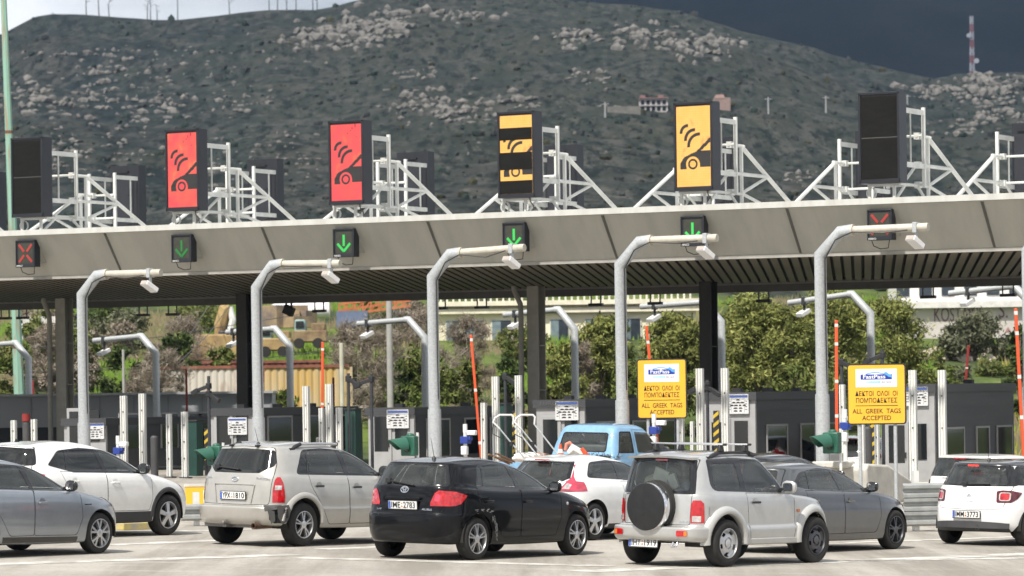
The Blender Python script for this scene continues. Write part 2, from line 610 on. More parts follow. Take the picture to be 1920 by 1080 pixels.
# rock outcrops: clusters of angular boulders
rr = random.Random(11)
b = MB()
CL = [(640, 75, 60, 22, 70, 5), (690, 60, 50, 25, 60, 5), (750, 50, 40, 22, 50, 4.5), (860, 30, 60, 10, 30, 3.5), (1080, 75, 40, 22, 36, 4), (1200, 70, 45, 18, 46, 5), (1290, 90, 50, 22, 50, 4.5), (1370, 80, 30, 15, 24, 3.5),
      (1330, 100, 40, 20, 40, 4), (860, 220, 60, 18, 70, 4), (800, 195, 60, 20, 45, 3.5), (960, 195, 55, 16, 45, 3.5), (780, 145, 50, 12, 24, 3), (1110, 150, 50, 14, 26, 3), (1850, 165, 60, 18, 90, 4.5), (1740, 175, 40, 10, 45, 3.5), (1870, 215, 45, 30, 60, 3.5), (1810, 245, 40, 20, 30, 3), (1500, 335, 40, 12, 24, 2.5),
      (60, 190, 60, 30, 46, 4), (150, 200, 60, 30, 46, 3.6), (200, 155, 50, 25, 44, 3.5), (260, 220, 60, 25, 44, 3.5), (90, 110, 80, 5, 26, 2.5), (220, 110, 50, 10, 20, 2.5), (120, 280, 80, 40, 60, 3), (330, 200, 60, 25, 30, 3), (460, 190, 60, 25, 30, 2.6), (560, 300, 60, 40, 34, 2.6), (420, 300, 60, 40, 36, 2.4), (70, 320, 60, 30, 40, 2.6), (250, 300, 60, 40, 40, 2.6), (1000, 300, 120, 40, 24, 2), (340, 130, 120, 40, 40, 2.4), (560, 90, 60, 30, 30, 3), (1150, 205, 60, 6, 22, 2.2), (1800, 185, 120, 6, 30, 2.0)]
for cx_, cy_, sx_, sy_, n_, sz in CL:
    for k in range(int(n_ * 1.2)):
        p = on_hill(rr.gauss(cx_, sx_ * .6), rr.gauss(cy_, sy_ * .6))
        if p is None: continue
        s_ = sz * rr.uniform(.08, .34) * p.y / 1000
        b.blob((p.x, p.y, p.z + s_ * .1), (s_ * rr.uniform(.7, 1.7), s_ * rr.uniform(.8, 1.4), s_ * rr.uniform(.5, 1.3)), 1, .32, rr)
tag(b.build('rock_outcrop', mat('grey_limestone', (0.125, 0.118, 0.108), .9, var=.3, vscale=.5)), 'pale limestone boulders scattered over the hillside', 'rocks', kind='stuff')
# scrub
b = MB()
for k in range(4200):
    px, py = rr.uniform(-40, 1960), rr.uniform(0, 430)
    if noise.noise(Vector((px * .012, py * .02, 4.4))) < rr.uniform(-.6, .25): continue
    p = on_hill(px, py)
    if p is None: continue
    b.cm = rr.choice((0, 0, 0, 0, 1, 1, 1, 2))
    s_ = (.15 + .9 * rr.random() ** 4) * (.3 + p.y / 1500)
    b.blob((p.x, p.y, p.z + s_ * .35), (s_ * rr.uniform(.8, 1.6), s_ * rr.uniform(.8, 1.3), s_ * rr.uniform(.7, 1.5)), 1, .3, rr)
tag(b.build('hillside_scrub', [mat('dark_green_scrub', (.026, .036, .030), .95, var=.3, vscale=.3, spec=.1), mat('grey_brown_scrub', (.034, .036, .034), .95, var=.3, vscale=.3, spec=.1), mat('ochre_scrub', (.036, .036, .020), .95, var=.3, vscale=.3, spec=.1)]), 'low dark scrub and broom covering the hillside', 'scrub', kind='stuff')
# burnt tree trunks along the skyline
for i, (px, h_) in enumerate(((172, 9), (196, 12), (215, 7), (286, 8), (292, 10), (305, 6), (343, 14), (441, 9), (515, 13), (530, 12), (548, 9), (565, 11), (597, 13), (604, 7))):
    z = terrain(px, YR)
    X = (px - CX) / F * YR
    b = MB()
    b.tube([(X, YR, z - 1), (X + rr.uniform(-.3, .3), YR, z + h_ * .6), (X + rr.uniform(-.6, .6), YR, z + h_)], [.22, .15, .05], 5)
    for k in range(5):
        zz = z + h_ * rr.uniform(.45, .95)
        b.tube([(X, YR, zz), (X + rr.choice((-1, 1)) * rr.uniform(.5, 1.6), YR, zz + rr.uniform(.3, 1.2))], [.09, .04], 4)
    lab = 'tallest burnt trunk standing on the left skyline' if i == 6 else 'thin burnt tree trunk on the skyline of the hill'
    tag(b.build('burnt_tree', mat('charred_wood', (.05, .05, .055), .9)), lab, 'dead tree', None if i == 6 else 'burnt tree trunks on the skyline')
# ------------------------------------------------------------------ hill house, terrace wall, masts
p = on_hill(1233, 212)
t = empty('hill_house', (p.x, p.y, p.z), label='unfinished white hillside house of two storeys with red roof edge', cat='house')
k = p.y / F
hw_, hh = 54 * k, 30 * k
b = MB()
hwm = mat('hill_house_render', (.42, .40, .39), .8, var=.1)
b.box((0, 4.5, hh * .42 - 1), (hw_ * .94, 7, hh * .84 + 2))
for xx in (-.47, -.28, -.09, .09, .28, .47):
    b.box((hw_ * xx, .6, hh * .42 - .5), (.045 * hw_, .4, hh * .84 + 1))
for zz in (.0, .42, .80):
    b.box((0, .55, hh * zz), (hw_, .9, hh * .06))
b.build('wall', hwm, t)
for xx in (-.375, -.185, 0, .185, .375):
    for zz in (.22, .60):
        b = MB(); b.box((hw_ * xx, .97, hh * zz), (hw_ * .11, .1, hh * .26)); b.build('window', mat('dark_opening', (.03, .035, .05), .6), t)
b = MB()
b.box((0, 4, hh * .87), (hw_ * 1.02, 8.4, hh * .05))
for xx in (-.36, .26):
    b.box((hw_ * xx, 3, hh * .98), (hw_ * .17, 4, hh * .18))
b.build('roof', mat('faded_red_tiles', (.20, .11, .10), .9, var=.3), t)
b = MB()
a_, c_ = on_hill(1146, 211), on_hill(1206, 211)
b.beam(a_, (c_.x, a_.y, a_.z), 1.0, 2.2)
tag(b.build('terrace_wall', mat('pale_terrace_stone', (.14, .135, .12), .9, var=.3, vscale=.4)), 'long pale terrace wall left of the hillside house', 'wall')
p = on_hill(1362, 214)
t = empty('pink_house', (p.x, p.y, p.z), label='small pinkish house peeping out right of the yellow sign', cat='house')
b = MB(); b.box((0, 3, 1.2), (3.6, 5, 3.6)); b.build('wall', mat('pink_render', (.24, .17, .15), .85, var=.1), t)
b = MB(); b.box((-.5, 3, 3.3), (2.4, 5.2, .9), taper=.7); b.build('roof', mat('pink_roof', (.20, .13, .11), .9), t)
b = MB(); b.box((-1.2, .48, 1.6), (1, .1, 1.4)); b.build('window', mat('dark_opening', (.03, .035, .05), .6), t)
Ym = 1500.0
base = P(1823, 135, Ym); top = P(1822, 30, Ym)
t = empty('radio_mast', (base.x, base.y, base.z - 6), label='red and white banded radio mast on the distant mountain', cat='mast')
hT = top.z - base.z + 6
rm, wmx = mat('mast_red', (.15, .06, .075), .6), mat('mast_white', (.22, .235, .27), .6)
n_ = 9
for i in range(n_):
    b = MB()
    z0, z1 = hT * i / n_, hT * (i + 1) / n_
    r0 = .85 - .35 * i / n_
    for sx in (-1, 1):
        for sy in (-1, 1):
            b.beam((sx * r0, sy * r0, z0), (sx * r0 * .95, sy * r0 * .95, z1), .30)
    for sy in (-1, 1):
        b.beam((-r0, sy * r0, z0), (r0, sy * r0, z1), .28)
        b.beam((r0, sy * r0, z0), (-r0, sy * r0, z1), .28)
        b.beam((-r0, sy * r0, z0), (r0, sy * r0, z0), .3)
    b.build('mast_section', (wmx, rm)[i % 2], t)
b = MB(); b.lathe([(1.1, 0), (1.1, .5), (0, .5)], Matrix.Translation((1.6, -1.2, hT * .36)) @ Matrix.Rotation(R(90), 4, 'X'), 12)
b.lathe([(.9, 0), (.9, .5), (0, .5)], Matrix.Translation((-1.5, -1.2, hT * .72)) @ Matrix.Rotation(R(90), 4, 'X'), 12)
b.build('dish_antenna', wmx, t)
for px, y0, y1 in ((1448, 183, 211), (1556, 183, 214), (1142, 196, 225), (1709, 183, 200)):
    p = on_hill(px, y1)
    b = MB()
    hh = (y1 - y0) * p.y / F
    b.tube([(p.x, p.y, p.z - 1), (p.x, p.y, p.z + hh)], [.22, .14], 6)
    b.beam((p.x - .8, p.y, p.z + hh - .4), (p.x + .8, p.y, p.z + hh - .4), .12)
    tag(b.build('utility_pole', mat('grey_timber', (.30, .30, .30), .9)), 'thin grey utility pole standing on the hillside', 'pole', 'utility poles on the hillside')

# ================================================================== CANOPY
def yt(x): return 397 - 0.037 * (x - 960)
def canopy_pt(x):
    return P(x, yt(x), rowY(x, 100))
O = canopy_pt(960)
ZC = UD.cross(ND).normalized()
NC = ZC.cross(UD).normalized()
MCAN = Matrix(((UD.x, NC.x, ZC.x, O.x), (UD.y, NC.y, ZC.y, O.y), (UD.z, NC.z, ZC.z, O.z), (0, 0, 0, 1)))
MINV = MCAN.inverted()
def U_of(x):
    return (MINV @ canopy_pt(x)).x
LP_ = (U_of(1650) - U_of(48)) / 5          # lane pitch
U0 = U_of(48)
UA, UB = U0 - 4 * LP_, U0 + 9 * LP_
DEP = 14.0
canopy = empty('toll_canopy', label='long pale grey toll canopy with sloping fascia spanning all lanes', cat='canopy', mw=MCAN)
fas = mat('warm_grey_fascia', (0.42, 0.41, 0.355), .5, col2=(.35, .34, .295), vscale=1.3, ramp=(.32, .6), stretch=(1.2, .5, .25))
b = MB()
seams = [U_of(195) + i * (U_of(1840) - U_of(195)) / 5 for i in range(-3, 9)]
for a, c in zip(seams, seams[1:]):
    a, c = a + .012, c - .012
    b.add([(a, .03, -.165), (c, .03, -.165), (c, .90, -1.36), (a, .90, -1.36), (a, .06, -.165), (c, .06, -.165), (c, .96, -1.36), (a, .96, -1.36)], [(0, 3, 2, 1), (0, 4, 7, 3), (1, 2, 6, 5), (0, 1, 5, 4), (3, 7, 6, 2)])
b.build('fascia', fas, canopy)
for s_ in seams:
    b = MB()
    b.add([(s_ - .035, .012, -.19), (s_ + .035, .012, -.19), (s_ + .035, .872, -1.34), (s_ - .035, .872, -1.34), (s_ - .035, .06, -.19), (s_ + .035, .06, -.19), (s_ + .035, .92, -1.34), (s_ - .035, .92, -1.34)], [(0, 3, 2, 1), (0, 4, 7, 3), (1, 2, 6, 5), (0, 1, 5, 4), (3, 7, 6, 2)])
    b.build('fascia_joint', mat('joint_sealant', (.10, .095, .085), .7), canopy)
b = MB()
b.box(((UA + UB) / 2, .12, -.08), (UB - UA, .30, .16))
b.build('roof_edge', mat('roof_edge_white', (.52, .52, .49), .5, col2=(.42, .41, .37), vscale=2, ramp=(.3, .55), stretch=(1, 1, .2)), canopy)
b = MB()
b.box(((UA + UB) / 2, .99, -1.405), (UB - UA, .22, .085))
b.build('fascia_drip', mat('drip_trim', (.33, .315, .285), .6), canopy)
b = MB()
b.box(((UA + UB) / 2, DEP / 2 + .2, -.13), (UB - UA, DEP - .4, .1))
b.build('roof_deck', mat('roof_sheet', (.55, .55, .53), .6), canopy)
b = MB()
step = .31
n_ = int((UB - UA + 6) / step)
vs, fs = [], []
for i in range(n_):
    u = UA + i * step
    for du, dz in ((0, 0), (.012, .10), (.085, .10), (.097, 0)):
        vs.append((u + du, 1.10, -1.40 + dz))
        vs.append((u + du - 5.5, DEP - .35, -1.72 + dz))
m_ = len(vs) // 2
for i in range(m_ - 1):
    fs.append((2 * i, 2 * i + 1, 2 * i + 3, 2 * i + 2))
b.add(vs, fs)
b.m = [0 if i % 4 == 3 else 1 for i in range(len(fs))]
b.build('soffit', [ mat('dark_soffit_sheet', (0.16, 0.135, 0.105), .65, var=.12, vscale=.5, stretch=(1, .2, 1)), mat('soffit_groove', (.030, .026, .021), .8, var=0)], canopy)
b = MB()
b.box(((UA + UB) / 2, DEP - .32, -1.71), (UB - UA, .10, .10))
b.cm = 1
b.box(((UA + UB) / 2, DEP - .12, -1.86), (UB - UA, .24, .24))
b.build('back_beam', [mat('beam_light', (.26, .245, .215), .6), mat('beam_dark', (.10, .095, .085), .6)], canopy)
b = MB()
b.box(((UA + UB) / 2, DEP + .02, -.9), (UB - UA, .04, 1.6))
b.build('back_fascia', fas, canopy)
colm = mat('column_grey', (0.36, 0.345, 0.30), .55, var=.1)
col_shaded = mat('column_shaded_grey', (0.035, 0.033, 0.030), .6, var=.15)  # darker copy of the column grey: canopy shade put into the colour
def dn_point(x, dn, z=0.0):
    """canopy-frame point at photo column x on the line dn metres behind the front edge"""
    Y = rowY(x, 100 + 1.145 * dn)
    q = MINV @ P(x, 600, Y)
    return q
for x, m_, pipe in ((119, colm, True), (458, col_shaded, False), (1004, colm, True), (1327, col_shaded, False), (-330, col_shaded, False), (2170, colm, True)):
    q = dn_point(x, 12.2)
    wq = MCAN @ q
    hgt = wq.z - gz(wq.x)
    zb = q.z - hgt
    zt = -1.68
    c = MB()
    c.box((q.x, 12.0, (zb + zt) / 2), (.40, .035, zt - zb))
    c.box((q.x, 12.45, (zb + zt) / 2), (.40, .035, zt - zb))
    c.box((q.x, 12.225, (zb + zt) / 2), (.03, .42, zt - zb))
    c.box((q.x, 12.225, zb + .03), (.7, .75, .05))
    for kz in (1.2, 2.6, 4.0):
        c.box((q.x, 12.225, zb + kz), (.36, .41, .03))
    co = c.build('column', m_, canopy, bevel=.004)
    if pipe:
        c = MB()
        c.tube([(q.x - .62, 11.9, zt + .02), (q.x - .60, 11.9, zt - .12), (q.x - .36, 11.85, zt - .55), (q.x - .34, 11.85, zt - .75), (q.x - .34, 11.85, zb)], .085, 10)
        c.build('downpipe', colm, co, smooth=True)
# ------------------------------------------------------------------ vehicles
def pchip(xk, yk, x):
    xk, yk = np.asarray(xk, float), np.asarray(yk, float)
    h = np.diff(xk)
    d = np.diff(yk) / h
    m = np.zeros_like(yk)
    m[0], m[-1] = d[0], d[-1]
    for i in range(1, len(yk) - 1):
        if d[i - 1] * d[i] > 0:
            w1, w2 = 2 * h[i] + h[i - 1], h[i] + 2 * h[i - 1]
            m[i] = (w1 + w2) / (w1 / d[i - 1] + w2 / d[i])
    k = np.clip(np.searchsorted(xk, x) - 1, 0, len(h) - 1)
    t = (x - xk[k]) / h[k]
    return ((2 * t**3 - 3 * t**2 + 1) * yk[k] + (t**3 - 2 * t**2 + t) * h[k] * m[k] + (-2 * t**3 + 3 * t**2) * yk[k + 1] + (t**3 - t**2) * h[k] * m[k + 1])
class Shell:
    """half a car body as a stack of plan outlines. Each row: zr zm zf (height at tail, middle, nose), xr xf, half width w, then the four outline exponents"""
    A, B = 6.0, 2.4
    def __init__(s, rows, xm, ex=(7, 3.4, 5, 2.8)):
        rows = np.array([tuple(r) + tuple(ex[len(r) - 6:]) if len(r) < 10 else tuple(r) for r in rows], float)
        K = len(rows)
        s.NT, s.NS = (K - 1) * 9 + 1, 241
        tt = np.linspace(0, K - 1, s.NT)
        pr = np.stack([pchip(np.arange(K), rows[:, c], tt) for c in range(10)], 1)
        h = (s.NS - 1) // 2
        X, Y, Z = (np.zeros((s.NT, s.NS)) for _ in range(3))
        ph = np.linspace(0, math.pi / 2, 500)
        for j, (zr, zm, zf, xr, xf, w, p1, q1, p2, q2) in enumerate(pr):
            xc = min(xm, xr + .62 * (xf - xr))
            for sgn, xe, p, q in ((-1, xr, p1, q1), (1, xf, p2, q2)):
                x = xc + sgn * abs(xe - xc) * np.cos(ph) ** (2 / p)
                y = max(w, 1e-4) * np.sin(ph) ** (2 / q)
                L = np.concatenate([[0], np.cumsum(np.hypot(np.diff(x), np.diff(y)))])
                u = np.linspace(0, L[-1], h + 1)
                xs, ys = np.interp(u, L, x), np.interp(u, L, y)
                n = (xs - xc) / abs(xe - xc)
                if sgn < 0:
                    zz = zm + (zr - zm) * n**2
                    X[j, :h + 1], Y[j, :h + 1], Z[j, :h + 1] = xs, ys, zz
                else:
                    zz = zm + (zf - zm) * n**2
                    X[j, h:], Y[j, h:], Z[j, h:] = xs[::-1], ys[::-1], zz[::-1]
        s.X, s.Y, s.Z, s.h = X, Y, Z, h
        Pt = np.stack([X, Y, Z], 2)
        ds = np.gradient(Pt, axis=1)
        dt = np.gradient(Pt, axis=0)
        N = np.cross(dt, ds)
        N[-2:] = (0, 0, 1)
        ln = np.linalg.norm(N, axis=2, keepdims=True)
        N = N / np.maximum(ln, 1e-9)
        # mirror plane: no sideways normal on the centre line
        for c in (0, -1):
            N[:, c, 1] = 0
        N /= np.maximum(np.linalg.norm(N, axis=2, keepdims=True), 1e-9)
        s.P, s.N = Pt, N
    def chart(s, kind, a, z):
        NT, h = s.NT, s.h
        prev = None
        best = None
        for j in range(NT):
            if kind == 's':
                if not (s.X[j, 0] <= a <= s.X[j, -1]): 
                    if prev is not None and best is None: best = prev
                    continue
                k = np.interp(a, s.X[j], np.arange(s.NS))
            elif kind == 'r':
                if s.Y[j, h] < a: 
                    if prev is not None and best is None: best = prev
                    continue
                k = np.interp(a, s.Y[j, :h + 1], np.arange(h + 1))
            else:
                if s.Y[j, h] < a: 
                    if prev is not None and best is None: best = prev
                    continue
                k = np.interp(-a, -s.Y[j, h:], np.arange(h, s.NS))
            zz = np.interp(k, np.arange(s.NS), s.Z[j])
            if zz >= z:
                if prev is None:
                    return (k / (s.NS - 1) * s.A, j / (NT - 1) * s.B)
                j0, k0, z0 = prev
                f = (z - z0) / max(zz - z0, 1e-9)
                return ((k0 + f * (k - k0)) / (s.NS - 1) * s.A, (j0 + f * (j - j0)) / (NT - 1) * s.B)
            prev = (j, k, zz)
        j0, k0, z0 = prev
        return (k0 / (s.NS - 1) * s.A, j0 / (NT - 1) * s.B)
    def ev(s, u, v):
        k = np.clip(np.asarray(u) / s.A * (s.NS - 1), 0, s.NS - 1.000001)
        j = np.clip(np.asarray(v) / s.B * (s.NT - 1), 0, s.NT - 1.000001)
        k0, j0 = k.astype(int), j.astype(int)
        fk, fj = (k - k0)[:, None], (j - j0)[:, None]
        def bl(T):
            return (T[j0, k0] * (1 - fk) + T[j0, k0 + 1] * fk) * (1 - fj) + (T[j0 + 1, k0] * (1 - fk) + T[j0 + 1, k0 + 1] * fk) * fj
        n = bl(s.N)
        return bl(s.P), n / np.maximum(np.linalg.norm(n, axis=1, keepdims=True), 1e-9)
    def at(s, kind, a, z):
        u, v = s.chart(kind, a, z)
        p, n = s.ev(np.array([u]), np.array([v]))
        return Vector(p[0]), Vector(n[0])
def fillet(pts, step=0.06):
    """pts: (kind, a, z[, r]); rounds corners and subdivides edges"""
    out = []
    n = len(pts)
    for i, p in enumerate(pts):
        r = p[3] if len(p) > 3 else 0
        c = Vector((p[1], p[2]))
        if r > 0 and pts[i - 1][0] == p[0] == pts[(i + 1) % n][0]:
            a, b = Vector(pts[i - 1][1:3]), Vector(pts[(i + 1) % n][1:3])
            da, db = a - c, b - c
            k = min(r, da.length * .48, db.length * .48)
            A, B = c + da.normalized() * k, c + db.normalized() * k
            for t in (0, .25, .5, .75, 1):
                q = A * (1 - t)**2 + c * 2 * t * (1 - t) + B * t * t
                out.append((p[0], q.x, q.y))
        else:
            out.append((p[0], p[1], p[2]))
    res = []
    for i, p in enumerate(out):
        q = out[(i + 1) % len(out)]
        res.append(p)
        if p[0] == q[0]:
            d = math.hypot(q[1] - p[1], q[2] - p[2])
            m = int(d / step)
            for k in range(1, m + 1):
                f = k / (m + 1)
                res.append((p[0], p[1] + f * (q[1] - p[1]), p[2] + f * (q[2] - p[2])))
    return res
def grow(pts, d):
    """offset a one-kind polygon outwards by d (keeps points on the centre line y=0)"""
    n = len(pts)
    ar = sum(pts[i][1] * pts[(i + 1) % n][2] - pts[(i + 1) % n][1] * pts[i][2] for i in range(n))
    sg = 1 if ar > 0 else -1
    out = []
    for i, p in enumerate(pts):
        a, b, c = Vector(pts[i - 1][1:3]), Vector(p[1:3]), Vector(pts[(i + 1) % n][1:3])
        e1, e2 = (b - a).normalized(), (c - b).normalized()
        n1, n2 = Vector((e1.y, -e1.x)) * sg, Vector((e2.y, -e2.x)) * sg
        nn = n1 + n2
        nn = nn / max(0.35, nn.length_squared / 2) if nn.length > 1e-6 else n1
        q = b + nn * d
        if p[0] != 's' and abs(p[1]) < 1e-6:
            q.x = 0
        out.append((p[0], q.x, q.y) + tuple(p[3:]))
    return out
def S(*pts): return [('s',) + p for p in pts]
def RR(*pts): return [('r',) + p for p in pts]
def FR(*pts): return [('f',) + p for p in pts]

tyre_m = mat('tyre_rubber', (0.018, 0.017, 0.016), 0.85, var=0.25, vscale=12, bump=0.15)
well_m = mat('wheel_well_black', (0.008, 0.008, 0.008), 0.9, var=0)
under_m = mat('underbody_grime', (0.02, 0.018, 0.016), 0.9, var=0.3)
seat_m = mat('dark_seat_cloth', (0.085, 0.085, 0.088), 0.9, var=0.2)
dash_m = mat('dashboard_plastic', (0.03, 0.03, 0.03), 0.7, var=0.1)
lens_red = mat('red_lamp_lens', (0.42, 0.008, 0.012), 0.12, var=0.35, vscale=14, coat=1, spec=0.6)
lens_dark = mat('dark_red_lamp_lens', (0.09, 0.006, 0.012), 0.12, var=0.3, vscale=14, coat=1)
lens_clear = mat('clear_lamp_lens', (0.55, 0.52, 0.50), 0.1, 0.3, var=0.3, vscale=18, coat=1)
lens_pink = mat('sun_faded_red_lens', (0.50, 0.045, 0.085), 0.2, var=0.2, vscale=8, coat=1)
lens_amber = mat('amber_lamp_lens', (0.6, 0.16, 0.02), 0.15, var=0.2, coat=1)
plate_white = mat('number_plate_white', (0.72, 0.72, 0.70), 0.4, var=0.05)
plate_blue = mat('number_plate_blue', (0.03, 0.09, 0.42), 0.4, var=0)
plate_ink = mat('number_plate_ink', (0.01, 0.01, 0.012), 0.5, var=0)
glass_m = glass('car_glass', (0.84, 0.92, 0.88))
glass_dark = glass('privacy_glass', (0.20, 0.21, 0.22), dust=.02)
trim_gloss = mat('gloss_black_trim', (0.008, 0.008, 0.009), 0.15, var=0, coat=0.5)
cladding_m = mat('grey_black_cladding', (0.035, 0.035, 0.037), 0.65, var=0.15)

def make_wheel(name, parent, x, y, r, rim_r, wdt, style, rim_m, side):
    """side +1 left, -1 right; wheel (inner barrel) > tyre, rim"""
    M = Matrix.Rotation(R(-90 * side), 4, 'X')   # local +Z points outwards
    b = MB()
    b.lathe([(rim_r * .99, -wdt * .45), (rim_r * .93, wdt * .1), (rim_r * .9, wdt * .22), (0.02, wdt * .16)], M, 32)
    wh = b.build('wheel', well_m, parent, smooth=True)
    wh.location = (x, y, r)
    t = MB()
    h = wdt / 2
    t.lathe([(rim_r * .97, -h * .9), (rim_r + .02, -h), (r - .03, -h * .98), (r - .008, -h * .8), (r, -h * .5), (r, h * .5), (r - .008, h * .8), (r - .03, h * .98), (rim_r + .025, h * 1.0), (rim_r, h * .86)], M, 40)
    t.build('tyre', tyre_m, wh, smooth=True, angle=50)
    k = MB()
    zo = h * .80
    k.lathe([(rim_r * 1.0, zo + .012), (rim_r * 1.01, zo + .02), (rim_r * .965, zo + .022), (rim_r * .93, zo - .01), (rim_r * .91, zo - .05)], M, 40)
    n, kind = style
    dish = 0.012
    def spoke(a0, w0, a1, w1, r0=.05, r1=None, zz=0.0, z2=-.004):
        r1 = r1 or rim_r * .955
        A, B = Vector((math.cos(a0), math.sin(a0), 0)), Vector((math.cos(a1), math.sin(a1), 0))
        pa, pb = A * r0, B * r1
        d = (pb - pa).normalized()
        nrm = Vector((-d.y, d.x, 0))
        vs = []
        for z in (zo - .045, zo):
            for p, w_, dz in ((pa, w0, dish + zz), (pb, w1, z2)):
                for sg in (-1, 1):
                    q = p + nrm * w_ * sg * .5
                    vs.append((q.x, q.y, z + dz))
        fs = [(4, 5, 7, 6), (0, 4, 6, 2), (1, 3, 7, 5), (0, 1, 5, 4), (2, 6, 7, 3)]
        k.add(vs, fs, M)
    for i in range(n):
        a = 2 * math.pi * i / n + 0.3
        if kind == 'single':
            spoke(a, .055, a, .035)
        elif kind == 'wide':
            spoke(a, .06, a, .085)
        elif kind == 'double':
            spoke(a - .10, .022, a - .17, .024, .06)
            spoke(a + .10, .022, a + .17, .024, .06)
        elif kind == 'vee':
            spoke(a, .03, a - .24, .034, .06)
            spoke(a, .03, a + .24, .034, .06)
        elif kind == 'star':
            spoke(a, .10, a, .06, .04)
    if kind == 'steel':
        pr = [(rim_r * .93, zo - .01), (rim_r * .80, zo - .035), (rim_r * .62, zo + .004), (rim_r * .42, zo + .012), (rim_r * .38, zo - .01), (.0, zo - .01)]
        for i in range(n):
            a = 2 * math.pi * i / n + .3
            da = 2 * math.pi / n * .32
            k.lathe(pr[:3], M, 6, a - da, a + da)
        k.lathe(pr[2:], M, 32)
    k.lathe([(.062, zo - .02), (.06, zo + .012), (.045, zo + .018), (0.0, zo + .018)], M, 20)
    k.build('rim', rim_m, wh, smooth=True, angle=30)
    return wh

def seat_shape(mb, x, y, z, back=0.62, wd=0.46, rest=True):
    mb.box((x, y, z + .07), (.48, wd, .16))
    q = Matrix.Rotation(R(-14), 3, 'Y')
    mb.box((x - .27, y, z + .16 + back / 2), (.13, wd, back), q, taper=.86)
    if rest:
        mb.box((x - .37, y, z + .28 + back), (.09, wd * .56, .17), q, taper=.85)

def plate(root, sh, text, y0, z0, tilt=8, w=.52, h=.115, left='', out=.03, holder=True):
    """Greek registration plate on the tail, text split round the middle seal"""
    p, n = sh.at('r', abs(y0), z0)
    x = p.x - out
    M = Matrix.Translation((x, y0, z0)) @ Matrix.Rotation(R(-tilt), 4, 'Y') @ Matrix(((0, 0, -1, 0), (-1, 0, 0, 0), (0, 1, 0, 0), (0, 0, 0, 1)))
    b = MB()
    b.prism(rrect(w + .02, h + .025, .012), .012, M @ Matrix.Translation((0, -.003, -.012)))
    pl = b.build('plate_holder', black, root)
    b = MB()
    b.prism(rrect(w, h, .01), .006, M @ Matrix.Translation((0, 0, .001)))
    b.cm = 1
    b.flat([(-w / 2 + .004, -h / 2 + .004), (-w / 2 + .042, -h / 2 + .004), (-w / 2 + .042, h / 2 - .004), (-w / 2 + .004, h / 2 - .004)], M, .0085)
    b.cm = 2
    b.lathe([(.0, .009), (.016, .0088)], M @ Matrix.Translation((-.012, -.022, 0)), 12)
    b.lathe([(.0, .009), (.011, .0088)], M @ Matrix.Translation((-.012, .022, 0)), 12)
    b.build('number_plate', [plate_white, plate_blue, lens_amber], pl)
    a, c = text.split('-')
    text_mesh('registration_letters', a, .125, plate_ink, pl, M @ Matrix.Translation((-.125, -.003, .010)), width=.165, bold=.0008)
    text_mesh('registration_numbers', c, .125, plate_ink, pl, M @ Matrix.Translation((.125, -.003, .010)), width=.215, bold=.0008)
    return M

